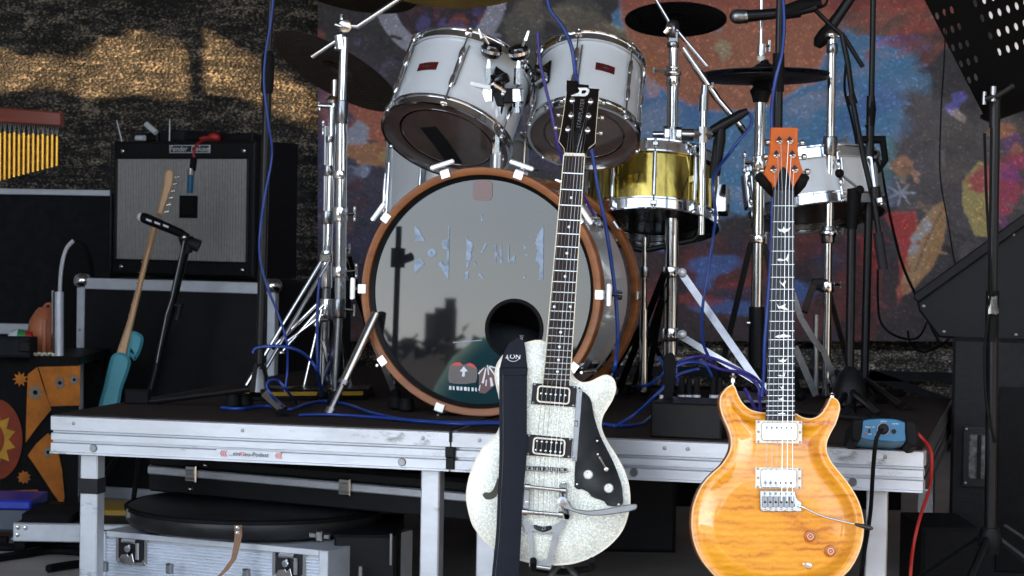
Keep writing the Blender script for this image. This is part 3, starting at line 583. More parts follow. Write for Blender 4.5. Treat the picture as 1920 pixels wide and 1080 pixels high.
# ---------------------------------------------------------------- white guitar
def guitar_white():
    lean = R(6.5); pl = Pl(P(1030, 1000, 4.40), (-.03, -math.cos(lean), math.sin(lean))); n = pl.n; at = pl.at; many = pl.many
    t = thing('electric_guitar', 'white sparkle semi-hollow guitar with black pickguard, black headstock and tremolo arm', 'electric guitar', at(1035, 1062, -.02))
    out = [(1023, 642), (985, 643), (955, 655), (936, 676), (930, 690), (928, 704), (931, 724), (936, 745), (941, 772), (939, 795), (932, 812), (918, 828), (904, 842), (891, 866), (880, 895), (874.5, 928), (878, 955), (885, 980), (893, 994), (909, 1014), (930, 1031), (952, 1043), (978, 1051), (1008, 1057), (1038, 1059), (1062, 1058), (1086, 1053), (1115, 1041), (1144, 1021), (1166, 995), (1177, 966), (1181, 938), (1178, 907), (1169, 880), (1155, 854), (1140, 831), (1130, 811), (1127, 796), (1130, 780), (1138, 766), (1148, 749), (1154, 731), (1153, 718), (1149, 710), (1142, 705), (1133, 704), (1121, 709), (1107, 715.5), (1093, 717.5), (1082, 713), (1074, 704), (1069, 692)]
    o2 = cr2(out, 4)
    hf = lambda d, p: .007 * np.clip(d / .055, 0, 1) ** 1.0 * (2 - np.clip(d / .055, 0, 1))
    b = MB(); b.dome(many(o2), pl, .046, hf, .006); b.obj('body', MT['sparkle'], t)
    pts = ccw(many(o2), n); b = MB(); r1 = b.ring([p + n * .0008 for p in inset(pts, n, .0035)]); r2 = b.ring([p + n * .0008 for p in inset(pts, n, -.0012)]); r3 = b.ring([p - n * .007 for p in inset(pts, n, -.0012)]); b.bridge(r1, r2); b.bridge(r2, r3); b.obj('binding', MT['cream'], t)
    H = .0075
    # f-hole mouth beside the strap
    fh = cr2([(905, 928), (910, 923), (918, 923.5), (925, 917), (930, 905), (933, 896), (936, 905), (934, 920), (931, 930), (922, 936), (911, 936)], 3)
    b = MB(); b.plate(many(fh, H), n, .0005); b.obj('sound_hole', mat('dark_olive', (.05, .048, .03), .7), t)
    b = MB(); b.plate([p for p in many(cr2([(1083, 728), (1092, 733), (1102, 741), (1109, 753), (1113, 776), (1119, 798), (1127, 820), (1138, 842), (1149, 864), (1159, 889), (1166, 911), (1168, 930), (1167, 946), (1149, 949), (1138, 947), (1133, 940), (1122, 936), (1109, 931), (1103, 923), (1091, 917), (1077, 913), (1079, 864), (1081, 800)], 2), H + .0045)], n, .003, .0008); pg = b.obj('pickguard', MT['gloss'], t)
    for x, y in [(1120, 827), (1121, 852), (1082, 908), (1160, 946), (1137, 880)]:
        b = MB(); b.lathe([(0, .0022), (.002, .0018), (.003, 0)], at(x, y, H + .0045), n, 10); b.obj('screw', MT['nickel'], pg)
    b = MB(); b.tube([at(1137, 880, H + .005), at(1124, 857, H + .014)], [.0016, .0024], 8); b.lathe([(0, .006), (.004, .005), (.0055, 0)], at(1137, 880, H + .0045), n, 12); b.obj('toggle_switch', MT['nickel'], t)
    for x, y in [(1103, 890), (1141.5, 915.5)]:
        b = MB(); b.lathe([(0, .0185), (.0075, .018), (.0088, .0165), (.0095, .001), (.010, 0)], at(x, y, H + .0045), n, 24); k = b.obj('control_knob', MT['pearl'], t)
        b = MB(); b.ball(at(x - 1.5, y - 4, H + .023), .0011, n=6); b.obj('marker', MT['blackprint'], k)
    b = MB(); b.plate(many([(1082, 727), (1092, 731), (1081.5, 865), (1072.5, 863)], H + .007), n, .004, .0005); ms = b.obj('trim_strip', MT['satin'], t)
    for x, y in [(1086.5, 733), (1076.5, 857)]:
        b = MB(); b.lathe([(0, .0012), (.003, 0)], at(x, y, H + .007), n, 10); b.obj('screw', MT['steel'], ms)
    b = MB(); b.plate(many([(1077.5, 788), (1084, 789), (1083, 800), (1077, 799)], H + .0076), n, .0005); b.obj('badge', MT['blackprint'], ms)
    b = MB(); b.plate(many([(1078.7, 790), (1082.8, 790.8), (1082, 798.5), (1078.2, 797.8)], H + .0079), n, .0002); b.obj('badge_face', MT['satin'], ms)
    def pickup(fr, rg, poles, bl):
        b = MB(); b.plate(many(fr, H + .006), n, .006, .001); p = b.obj('pickup', MT['tape'], t)
        b = MB(); q = cr2(rounded(rg, 6), 1); pts = many(q, H + .010); pts = ccw(pts, n); r0 = b.ring(pts); r1 = b.ring(inset(pts, n, .0035)); r2 = b.ring([x - n * .005 for x in inset(pts, n, .0035)]); r3 = b.ring([x - n * .005 for x in pts]); b.bridge(r0, r1); b.bridge(r1, r2); b.bridge(r3, r0); b.obj('pickup_ring', MT['cream'], p)
        b = MB(); b.plate(inset(pts, n, .003), n, .004); b.obj('coil', MT['black'] if bl else MT['tape'], p)
        for x, y in poles:
            b = MB(); b.lathe([(0, .0018), (.0022, .0014), (.0030, 0)], at(x, y, H + .0098), n, 10); b.obj('pole_piece', MT['nickel'], p)
        for x, y in fr:
            cx = sum(a for a, _ in fr) / 4; cy = sum(a for _, a in fr) / 4; b = MB(); b.lathe([(0, .0015), (.0024, 0)], at(x + (cx - x) * .09, y + (cy - y) * .12, H + .006), n, 8); b.obj('screw', MT['steel'], p)
    def rounded(q, r):
        o = []
        for i in range(4):
            a, c, d = V((*q[i - 1], 0)), V((*q[i], 0)), V((*q[(i + 1) % 4], 0)); e = (a - c).normalized() * r; f = (d - c).normalized() * r
            o += [tuple((c + e)[:2]), tuple((c + (e + f) * .3)[:2]), tuple((c + f)[:2])]
        return o
    pickup([(999, 718), (1081, 724), (1078.5, 763), (995.5, 757)], [(1008, 722), (1070, 727), (1067.5, 759), (1005.5, 754)], [(1015 + i * 9, 738 + i * .75) for i in range(6)], True)
    pickup([(988, 814), (1073, 822), (1070, 859), (986, 853)], [(1000, 819), (1061, 824), (1058.5, 857), (997.5, 851)], [(1007 + i * 9.1, 827.5 + i * .8) for i in range(6)] + [(1005 + i * 9.1, 844 + i * .8) for i in range(6)], True)
    # bridge
    b = MB(); b.plate(many(cr2([(990, 874), (1026, 875), (1062, 878), (1065, 882), (1062, 886), (1026, 884), (990, 882), (987, 878)], 2), H + .012), n, .010, .001); br = b.obj('bridge', MT['nickel'], t)
    for i in range(6): b = MB(); b.plate(many([(1000 + i * 9, 874.5 + i * .6), (1005 + i * 9, 874.5 + i * .6), (1005 + i * 9, 881 + i * .6), (1000 + i * 9, 881 + i * .6)], H + .0145), n, .003, .0008); b.obj('saddle', MT['black'], br)
    for x, y in ((993, 878), (1059.5, 881)): b = MB(); b.lathe([(0, .0010), (.0030, 0)], at(x, y, H + .012), n, 10); b.obj('bridge_post', MT['blackprint'], br)
    # vibrato tailpiece
    b = MB(); lyre = [(978, 976), (986, 974), (993, 981), (1003, 985), (1021, 986), (1040, 984), (1049, 978), (1055, 974), (1060, 980), (1052, 995), (1046, 1010), (1040, 1035), (1033.5, 1060), (1031, 1066), (994, 1063), (993, 1056), (993, 1030), (991, 1005), (984, 992)]
    hole = cr2([(998, 996), (1008, 999), (1018, 1003), (1028, 1000), (1037, 998), (1035, 1010), (1030, 1030), (1026, 1050), (1013, 1052), (1001, 1050), (1000, 1030), (999, 1010)], 3)
    b.holed(many(cr2(lyre, 2), H + .010), [many(hole, H + .010)], Pl(at(1020, 1020, H + .010), n), .005); vb = b.obj('vibrato_tailpiece', MT['satin'], t)
    b = MB(); b.plate(many(cr2([(1000, 985), (1006, 984.5), (1018, 988), (1030, 985.5), (1035, 988), (1033, 993), (1018, 998), (1003, 992)], 2), H + .0106), n, .0004); em = b.obj('emblem_plate', MT['gloss'], vb)
    dx = (at(1060, 920, 0) - at(983, 912, 0)).normalized(); dz = n.cross(dx)
    text('D', at(1019, 991, H + .0108), dx, dz, .0105, MT['nickel'], 'emblem', em, shear=.25)
    for a, c, r in (((984, 912), (1061, 920), .0042), ((979, 959), (1055.5, 965.5), .0048)):
        b = MB(); A = at(*a, H + .02); B = at(*c, H + .02); b.tube([A, A.lerp(B, .13), A.lerp(B, .135), A.lerp(B, .88), A.lerp(B, .885), B], [r * 1.5, r * 1.5, r, r, r * 1.45, r * 1.45], 14); b.obj('roller_bar', MT['nickel'], vb)
    b = MB()
    for i in range(6): A = at(1001 + i * 9, 961 + i * .8, H + .0252); b.ball(A, .0011, n=5)
    b.obj('string_pin', MT['steel'], vb)
    b = MB(); b.plate(many([(983, 908), (994, 909), (992, 962), (979, 962)], H + .014), n, .012, .001); b.obj('bracket', MT['steel'], vb); b = MB(); b.plate(many([(1050, 906), (1062, 905), (1064, 920), (1060, 972), (1066, 973), (1067, 967), (1056, 962), (1047, 935)], H + .012), n, .012, .001); b.obj('bracket', MT['steel'], vb)
    for x, y in ((1057, 906), (988, 942)): b = MB(); b.lathe([(0, .002), (.003, .0015), (.004, 0)], at(x, y, H + .0125), n, 10); b.obj('screw', MT['nickel'], vb)
    b = MB(); b.lathe([(0, .004), (.0045, .0038), (.005, .001), (.0105, 0), (.0105, -.012)], at(1054.5, 941, H + .034), n, 20); b.obj('arm_pivot', MT['satin'], vb)
    arm = cr2([(1046, 941), (1050, 933), (1058, 932), (1066, 940), (1072, 950), (1080, 954.5), (1105, 957.5), (1140, 953), (1170, 947.5), (1190, 944.5), (1194.5, 947), (1194, 953), (1186, 957.5), (1150, 964), (1115, 967), (1090, 964), (1068, 957), (1052, 951)], 3)
    b = MB(); b.plate(many(arm, H + .033), n, .0045, .0015); b.obj('tremolo_arm', MT['satin'], t)
    b = MB(); A = at(997, 1061, .022); b.tube([A, at(1032, 1066, .022)], .0045, 10); b.obj('hinge_pin', MT['nickel'], vb)
    # neck and fretboard
    NL = lambda y: 1057.5 + (1018 - 1057.5) * (y - 291) / (719 - 291); NR = lambda y: 1096 + (1068 - 1096) * (y - 291) / (723 - 291); FH = H + .011
    b = MB(); b.plate(many([(NL(291), 290), (NR(291), 291.5), (1068, 724), (1018, 719)], FH), n, .005, .0006); fb = b.obj('fretboard', MT['rose'], t)
    b = MB()
    for w in (0, 1):
        ln = [(NL, -1.2, .6), (NR, -.6, 1.2)][w]
        b.plate(many([(ln[0](291) + ln[1], 290), (ln[0](291) + ln[2], 290), (ln[0](722) + ln[2], 722), (ln[0](722) + ln[1], 722)], FH + .0008), n, .006)
    b.obj('neck_binding', MT['ivory'], t)
    b = MB(); pr = [(NL(291) + 1, NR(291) - 1, 291), (NL(722) + 1, NR(722) - 1, 722)]; rings = []
    for l, r_, y in pr:
        A = at(l, y, FH - .004); B = at(r_, y + 2, FH - .004); rings.append(b.ring([A.lerp(B, (1 - math.cos(math.pi * k / 8)) / 2) - n * (.021 * math.sin(math.pi * k / 8) ** .7 if 0 < k < 8 else 0) for k in range(9)]))
    b.bridge(*rings); b.f.append(tuple(rings[0])); b.f.append(tuple(rings[1][::-1])); b.obj('neck', MT['gloss'], t)
    yf = lambda k: 292 + 583 * (1 - 2 ** (-k / 12))
    for k in range(1, 23):
        y = yf(k); b = MB(); b.plate(many([(NL(y) + .4, y - 2), (NR(y) - .4, y), (NR(y) - .4, y + 2.4), (NL(y) + .4, y + .4)], FH + .0014), n, .002, .0004); b.obj('fret', MT['nickel'], fb)
    for k in (3, 5, 7, 9, 12, 15, 17, 19, 21):
        y = (yf(k) + yf(k - 1)) / 2; cx = (NL(y) + NR(y)) / 2
        for dx_ in ((-15, 15) if k == 12 else (0.5,)):
            b = MB(); b.lathe([(0, .0002), (.0029, .0001), (.003, 0)], at(cx + dx_, y + .3, FH + .0002), n, 12); b.obj('fret_marker', MT['pearl'], fb)
    b = MB(); b.plate(many([(1058, 286), (1096.5, 287.5), (1096, 293), (1057.5, 292)], FH + .0035), n, .009, .0006); b.obj('nut', MT['cream'], t)
    hl = R(25); hpl = Pl(at(1078, 291, .004), (-.03, -math.cos(hl), math.sin(hl))); hat = lambda x, y, o=0: hpl.at(x, y, o - .004); hmany = lambda q, o=0: [hat(x, y, o) for x, y in q]
    # headstock
    hs = [(1062.5, 150), (1084, 152), (1084, 157), (1104, 159), (1104, 165), (1124, 166.5), (1123.4, 176), (1117, 247), (1116, 268.5), (1103.5, 278.5), (1098, 291), (1059, 290), (1057.5, 278), (1047.5, 265), (1050, 254), (1056.7, 213), (1061.7, 172)]
    b = MB(); b.plate(hmany(hs, .006), hpl.n, .014, .0008); hd = b.obj('headstock', MT['gloss'], t)
    b = MB(); ph = ccw(hmany(hs[5:15], .0066), hpl.n)
    b.tube(hmany([(1123.4, 170), (1117, 247), (1116, 268.5), (1103.5, 278.5)], .006), .0007, 5); b.tube(hmany([(1059, 288), (1057.5, 278), (1047.5, 265), (1050, 254), (1056.7, 213), (1062, 172)], .006), .0007, 5); b.obj('binding', MT['ivory'], hd)
    hx = (hat(1110, 190, 0) - hat(1060, 187, 0)).normalized(); hz = hpl.n.cross(hx)
    b = MB(); b.plate(hmany([(1070.5, 179), (1084, 174), (1087, 170), (1083.5, 164.5), (1100, 164.5), (1104.5, 167.5), (1105, 172), (1102, 177.5), (1097, 180.5), (1072, 180)], .0064), hpl.n, .0004); em = b.obj('emblem', MT['pearl'], hd)
    b = MB(); b.plate(hmany([(1091, 169.5), (1098, 169), (1099.5, 172), (1096, 175.5), (1090, 175.5)], .0067), hpl.n, .0003); b.obj('emblem_counter', MT['gloss'], em)
    a90 = (hat(1085, 236, 0) - hat(1092, 190, 0)).normalized(); text('STARPLAYER', hat(1089, 213, .0064), -a90, hpl.n.cross(-a90), .0125, MT['steel'], 'lettering', hd, shear=.15)
    b = MB(); b.plate(hmany(cr2([(1077, 250), (1081, 244), (1086, 242), (1091, 245), (1093, 252), (1091, 275), (1087, 284), (1078, 284), (1075.5, 272)], 3), .0085), hpl.n, .0025, .0006); tc = b.obj('truss_rod_cover', MT['black'], t)
    text('Duesenberg', hat(1084, 264, .0088), a90 * -1, hpl.n.cross(-a90), .0062, MT['nickel'], 'lettering', tc, shear=.2)
    posts = [(1073, 188), (1107.5, 190), (1071, 216), (1103.7, 217), (1065, 242), (1102, 244)]
    for i, (x, y) in enumerate(posts):
        b = MB(); b.lathe([(0, .013), (.0022, .0128), (.003, .011), (.003, .004), (.006, .003), (.0064, 0)], hat(x, y, .006), hpl.n, 16); b.obj('tuning_post', MT['nickel'], hd)
    for x, y, s in [(1054, 190, -1), (1048, 216, -1), (1043, 240, -1), (1131, 193, 1), (1128.5, 221, 1), (1126, 250, 1)]:
        b = MB(); c = hat(x, y, -.012); b.tube([c - hx * s * .012, c - hx * s * .004], .002, 8); b.tube([c - hx * s * .004, c - hx * s * .002, c + hx * s * .004, c + hx * s * .006], [.003, .0058, .0058, .003], 10); b.obj('tuning_key', MT['nickel'], hd)
    # strings
    for i in range(6):
        yb = 877 + i * .7; top = posts[[4, 2, 0, 1, 3, 5][i]]
        b = MB(); b.tube([hat(top[0] + (2.5 if i < 3 else -2.5), top[1] + 1, .014), at(1062 + i * 6, 289.5, FH + .004), at(1002.5 + i * 9, yb, H + .0155), at(1002.5 + i * 9 - 2.5, 961 + i * .8, H + .026)], [.00055, .00050, .00048, .00050, .00048, .00046][i], 5); b.obj('string', MT['nickel' if i > 2 else 'steel'], t)
    # strap pin
    for x, y in ((978, 634),):
        b = MB(); ax = (at(978, 622, -.02) - at(978, 640, -.02)).normalized(); b.lathe([(0, .014), (.004, .0135), (.0055, .012), (.004, .010), (.003, .008), (.003, 0)], at(978, 640, -.02), ax, 14); b.obj('strap_pin', MT['nickel'], t)
    # strap hanging in front
    s = thing('guitar_strap', 'wide navy black strap hanging over the white sparkle guitar, print upside down', 'guitar strap', at(957, 900, .02))
    tab = [(971, 632), (983, 640), (985, 655), (989, 690), (937, 690), (944, 662), (953, 644)]
    b = MB(); b.plate(many(cr2(tab, 1), .016), n, .004, .001); tb = b.obj('leather_end', MT['strap'], s)
    b = MB(); b.plate(many([(936, 690), (989.5, 690), (988.5, 704), (936, 704)], .020), n, .006, .001); b.obj('strap_fold', MT['strap'], s)
    L, Rr = [], []
    for k, (y, l, r_, o) in enumerate([(698, 936, 988, .017), (760, 936, 988, .02), (860, 936, 987, .024), (930, 933, 980, .028), (1000, 930, 977, .03), (1080, 922, 973, .03), (1180, 915, 966, .02), (1240, 918, 966, -.01), (1190, 925, 970, -.05), (1100, 960, 1000, -.06)]):
        L.append(at(l, y, o)); Rr.append(at(r_, y, o))
    L = cr(L, 4, False); Rr = cr(Rr, 4, False); b = MB(); prev = None
    for l, r_ in zip(L, Rr):
        i = b.ring([l, l.lerp(r_, .08) + n * .001, l.lerp(r_, .5) + n * .0018, l.lerp(r_, .92) + n * .001, r_, l.lerp(r_, .5) - n * .0012])
        if prev: b.bridge(prev, i)
        prev = i
    b.obj('webbing', MT['strap'], s)
    b = MB(); b.tube([l.lerp(r_, .14) + n * .0022 for l, r_ in zip(L[:24], Rr[:24])], .0006, 4); b.obj('stitching', MT['satin'], s)
    ux = hx; c = at(962, 668, .0166)
    text('NOT', c, -ux, -hz, .0145, MT['print'], 'lettering', tb); text('RECORDING', c + hz * .0100, -ux, -hz, .0052, MT['print'], 'lettering', tb); b = MB(); b.box(c + hz * .0205, ux * .0115, hz * .0010, n * .0002); b.obj('print_line', MT['print'], tb)
    b = MB(); b.tube([c + (ux * math.cos(a) * .0135 + hz * math.sin(a) * .0115) for a in [R(180 + 180 * k / 14) for k in range(15)]], .0006, 4); b.obj('emblem_ring', MT['print'], tb)
    # stand below
    g = thing('guitar_stand', 'chrome tubular stand under the white sparkle guitar', 'guitar stand', P(1058, 1200, 4.5))
    b = MB(); q = [P(1056, 640, 4.62), P(1056, 1068, 4.52), P(1056, 1125, 4.48)]; b.tube(q, .0075, 12); b.obj('pole', MT['chrome'], g)
    for a, c_ in (((1056, 1050, 4.47), (1240, 1115, 4.25)), ((1056, 1050, 4.47), (870, 1125, 4.25)), ((1056, 1080, 4.50), (1062, 1190, 4.7))):
        A = P(*a); c0 = P(*c_); B = V((c0.x, c0.y, .012)); b = MB(); b.tube([A, B], .007, 10); lg = b.obj('leg', MT['steel'], g); b = MB(); b.ball(B, .014, n=8); b.obj('foot', MT['rubber'], lg)
    for x in (1000, 1110):
        b = MB(); b.tube([P(1056, 1072, 4.47), P(x, 1066, 4.43), P(x, 1062, 4.36), P(x, 1050, 4.34)], .007, 10); b.obj('cradle_arm', MT['rubber'], g)
guitar_white()

# ---------------------------------------------------------------- amber guitar
def guitar_amber():
    lean = R(6.5); pl = Pl(P(1460, 1000, 4.24), (.09, -math.cos(lean), math.sin(lean))); n = pl.n; at = pl.at; many = pl.many
    t = thing('electric_guitar', 'amber flame maple double cutaway guitar with cream pickup rings and orange headstock', 'electric guitar', at(1460, 1112, -.02))
    out = [(1435, 774), (1423, 773), (1406, 768), (1393, 757), (1384, 742), (1379, 729), (1374, 722), (1365, 726), (1355, 737), (1350.5, 749), (1351, 764), (1357, 784), (1366, 804), (1371, 822), (1371, 838), (1366, 853), (1354, 871), (1339, 885), (1325, 899), (1313, 916), (1303, 940), (1298, 964), (1297.5, 991), (1303, 1021), (1315, 1048), (1331, 1069), (1350, 1087), (1385, 1105), (1425, 1114), (1465, 1116), (1510, 1112), (1550, 1099), (1585, 1076), (1604, 1050), (1615, 1022), (1619, 995), (1618, 971), (1611, 944), (1599, 920), (1583, 897), (1568, 879), (1556, 862), (1550, 846), (1550, 830), (1556, 814), (1566, 795), (1572, 778), (1574.5, 764), (1571.5, 753), (1565, 747), (1558, 746), (1552, 758), (1541, 775), (1527, 784), (1511, 784.5), (1497, 779), (1490, 776)]
    o2 = cr2(out, 4)
    def hf(d, p):
        x = np.clip((d - .010) / .036, 0, 1); s = x * x * (3 - 2 * x); return -.0030 * np.sin(np.pi * np.clip(d / .022, 0, 1)) + .0155 * s
    b = MB(); b.dome(many(o2), pl, .012, hf, .0055); b.obj('carved_top', MT['flame'], t)
    pts = ccw(many(o2), n); b = MB(); b.plate([p - n * .0125 for p in inset(pts, n, .0006)], n, .028, .005); b.obj('body', MT['mahog'], t)
    b = MB(); r1 = b.ring([p + n * .0005 for p in inset(pts, n, .0018)]); r2 = b.ring([p + n * .0005 for p in inset(pts, n, -.0008)]); r3 = b.ring([p - n * .008 for p in inset(pts, n, -.0008)]); b.bridge(r1, r2); b.bridge(r2, r3); b.obj('binding', mat('pale_maple_edge', (.72, .47, .20), .3, coat=.6), t)
    H = .0140
    def rect(x0, y0, x1, y1, k=.012): return [(x0, y0), (x1, y0 + (x1 - x0) * k), (x1 - (y1 - y0) * k * .6, y1 + (x1 - x0) * k), (x0 - (y1 - y0) * k * .6, y1)]
    def pick(fr, cv, poles):
        b = MB(); b.plate(many(rect(*fr), H + .007), n, .010, .0012); p = b.obj('pickup_ring', MT['cream'], t)
        b = MB(); b.plate(many(cr2(rnd(rect(*cv), 5), 1), H + .013), n, .010, .0013); c = b.obj('pickup', MT['chrome'], p)
        for x, y in poles: b = MB(); b.lathe([(0, .0008), (.0018, .0010), (.0026, .0002), (.0028, 0)], at(x, y, H + .013), n, 10); b.obj('pole_piece', MT['steel'], p)
        q = rect(*fr); cx = sum(a for a, _ in q) / 4; cy = sum(a for _, a in q) / 4
        for x, y in q + [((q[0][0] + q[3][0]) / 2 - 0, (q[0][1] + q[3][1]) / 2), ((q[1][0] + q[2][0]) / 2, (q[1][1] + q[2][1]) / 2)]:
            b = MB(); b.lathe([(0, .001), (.0022, .0008), (.0026, 0)], at(x + (cx - x) * .1, y + (cy - y) * .15, H + .007), n, 8); b.obj('screw', MT['steel'], p)
    def rnd(q, r):
        o = []
        for i in range(4):
            a, c, d = V((*q[i - 1], 0)), V((*q[i], 0)), V((*q[(i + 1) % 4], 0)); e = (a - c).normalized() * r; f = (d - c).normalized() * r
            o += [tuple((c + e)[:2]), tuple((c + (e + f) * .3)[:2]), tuple((c + f)[:2])]
        return o
    pick((1418, 788, 1504.5, 831), (1428, 791.5, 1494.5, 825.5), [(1437.5 + i * 9.5, 801.7 + i * .1) for i in range(6)])
    pick((1417, 876, 1503.5, 916), (1426.5, 879, 1494, 914.5), [(1435 + i * 9.6, 905.3 + i * .1) for i in range(6)])
    # tremolo bridge
    base = [(1425, 920), (1491, 921), (1492.5, 932), (1497, 938), (1503, 941), (1503, 958.5), (1496, 959.5), (1488, 957.8), (1480, 959.5), (1472, 957.8), (1464, 959.5), (1456, 957.8), (1448, 959.5), (1440, 957.8), (1430, 959), (1425.5, 954)]
    b = MB(); b.plate(many(base, H + .009), n, .004, .0008); br = b.obj('tremolo_bridge', MT['nickel'], t)
    for i in range(6):
        x = 1430 + i * 10.2; b = MB(); b.plate(many([(x, 931), (x + 8.6, 931), (x + 8.4, 951), (x, 951)], H + .0135), n, .005, .0006); sd = b.obj('saddle', MT['satin'], br)
        b = MB(); b.lathe([(0, .0015), (.0022, .001), (.0026, 0)], at(x + 4.3, 925.5, H + .009), n, 8); b.obj('screw', MT['steel'], br)
        b = MB(); b.ball(at(x + 4.3, 941.5, H + .0137), .0024, n=6); b.obj('string_hole', MT['blackprint'], sd)
        b = MB(); b.ball(at(x + 4.3, 935, H + .0142), .0012, n=5); b.ball(at(x + 4.3, 953.5, H + .0095), .0022, n=6); b.obj('saddle_screw', MT['nickel'], sd)
    b = MB(); b.lathe([(0, .004), (.0035, .004), (.0042, 0)], at(1493, 947, H + .009), n, 12); b.tube(cr([at(1493.5, 947, H + .013), at(1506, 951, H + .020), at(1523, 959.5, H + .024), at(1540, 967, H + .026), at(1558, 972.5, H + .028), at(1604, 983, H + .03)], 4, False), .0021, 10); ta = b.obj('tremolo_arm', MT['chrome'], t)
    A = at(1602, 982.5, H + .03); B = at(1637, 991.5, H + .032); b = MB(); b.tube([A, A.lerp(B, .15), A.lerp(B, .5), A.lerp(B, .9), B], [.0022, .0034, .0048, .0040, .0018], 12); b.obj('arm_tip', MT['gloss'], ta)
    knob = mat('amber_knob', (.42, .11, .012), .2, 0, .15, 50, coat=.6)
    for x, y in ((1517, 1005.5), (1555, 1033)):
        h0 = .0125; b = MB(); b.lathe([(0, .012), (.0062, .012), (.0066, .0115), (.0078, .013), (.0100, .0128), (.0108, .0115), (.0125, .001), (.0128, 0)], at(x, y, h0), n, 28); k = b.obj('control_knob', knob, t)
        b = MB(); b.lathe([(.0052, .0124), (.0062, .0124), (.0062, .0120), (.0052, .0120)], at(x, y, h0), n, 24, True); b.lathe([(0, .0126), (.001, .0125), (.0012, .012)], at(x, y, h0), n, 10); b.obj('knob_ring', MT['cream'], k)
    b = MB(); b.lathe([(0, .006), (.005, .006), (.0068, .005), (.0075, 0)], at(1515.5, 1060.5, .0110), n, 18); sw = b.obj('toggle_switch', MT['nickel'], t)
    b = MB(); A = at(1515, 1060.5, .017); B = at(1507, 1057.5, .026); b.tube([A, B], [.0016, .0024], 8); b.ball(B, .003, n=8); b.obj('switch_tip', MT['cream'], sw)
    for x, y, x2, y2 in ((1374, 722, 1375, 699), (1560, 748, 1560, 736)):
        o_ = -.012; A = at(x, y, o_); B = at(x2, y2, o_); ax = (B - A); Ln = ax.length; b = MB(); b.lathe([(.003, 0), (.003, Ln * .15), (.0055, Ln * .2), (.0055, Ln * .5), (.003, Ln * .55), (.0078, Ln * .66), (.0065, Ln * .78), (.003, Ln * .84), (.0034, Ln * .95), (0, Ln)], A, ax, 14); b.obj('strap_pin', MT['nickel'], t)
    # neck
    NL = lambda y: 1450.5 + (1436 - 1450.5) * (y - 354) / (788 - 354); NR = lambda y: 1489.5 + (1490.5 - 1489.5) * (y - 354) / (788 - 354); FH = H + .010
    b = MB(); b.plate(many([(NL(353), 353), (NR(353), 353), (NR(788), 788), (NL(788), 787.5)], FH), n, .006, .0006); fb = b.obj('fretboard', MT['ebony'], t)
    b = MB(); rings = []
    for y in (352, 775):
        A = at(NL(y) + .5, y, FH - .0055); B = at(NR(y) - .5, y, FH - .0055); rings.append(b.ring([A.lerp(B, (1 - math.cos(math.pi * k / 8)) / 2) - n * (.021 * math.sin(math.pi * k / 8) ** .7 if 0 < k < 8 else 0) for k in range(9)]))
    b.bridge(*rings); b.f.append(tuple(rings[0])); b.f.append(tuple(rings[1][::-1])); b.obj('neck', MT['mahog'], t)
    yf = lambda k: 354 + 566 * (1 - 2 ** (-k / 12))
    for k in range(1, 25):
        y = yf(k); b = MB(); b.plate(many([(NL(y) + .3, y - .85), (NR(y) - .3, y - .85), (NR(y) - .3, y + .85), (NL(y) + .3, y + .85)], FH + .0013), n, .002, .0004); b.obj('fret', MT['nickel'], fb)
    birds = [[(-13, -4), (-7, -1), (-2, -2), (0, -7), (2, -2), (8, -2), (13, -5), (9, 2), (3, 4), (1, 7), (-2, 4), (-8, 3)],
             [(-14, 2), (-6, 0), (0, 3), (5, -2), (8, -9), (10, -8), (8, 0), (7, 7), (4, 3), (-3, 5), (-9, 5)],
             [(-8, -6), (-2, 0), (3, -6), (5, -5), (2, 2), (3, 8), (0, 5), (-2, 3), (-6, -1)],
             [(-13, -6), (-8, 0), (-3, -1), (2, -4), (5, -5), (3, 1), (9, 5), (9, 7), (2, 6), (-4, 4), (-9, 4)],
             [(-15, 2), (-10, -1), (-2, -2), (2, -4), (5, -2), (14, -1), (15, 2), (8, 3), (0, 3), (-8, 4)]]
    for i, (k, s) in enumerate(zip((3, 5, 7, 9, 12, 15, 17, 19, 21, 24), (1, 1, 1, 1, 1, .72, .62, .6, .55, .5))):
        y = (yf(k) + yf(k - 1)) / 2; cx = (NL(y) + NR(y)) / 2 + (2 if k > 3 else 1)
        b = MB(); b.plate(many([(cx + a * s, y + 1 + c * s) for a, c in birds[i % 5]], FH + .0002), n, .0004); b.obj('bird_inlay', MT['pearl'], fb)
    hs = [(1446.5, 239), (1495.5, 239), (1496.5, 242), (1496, 264), (1496.5, 282), (1499.5, 303), (1506, 322), (1491, 345), (1488, 355), (1451, 355), (1448, 345), (1432, 328), (1440, 303), (1444.5, 282), (1445.5, 258)]
    b = MB(); b.plate(many(hs, .012), n, .014, .001); hd = b.obj('headstock', MT['orange'], t)
    b = MB(); b.plate(many(cr2([(1456, 354), (1457.5, 340), (1461, 325), (1465, 316), (1469, 313), (1473, 316), (1478, 326), (1483, 342), (1485, 354)], 3), .0145), n, .003, .0006); b.obj('truss_rod_cover', MT['black'], t)
    b = MB(); b.plate(many([(1450, 350), (1490, 350), (1490, 356), (1450, 356)], FH + .0025), n, .006, .0006); b.obj('nut', MT['black'], t)
    posts = [(1450.3, 318.5), (1456, 291), (1461.5, 264.5), (1481, 264.5), (1486, 291), (1490.7, 318.5)]; hx = (at(1500, 290, 0) - at(1450, 290, 0)).normalized(); hz = n.cross(hx)
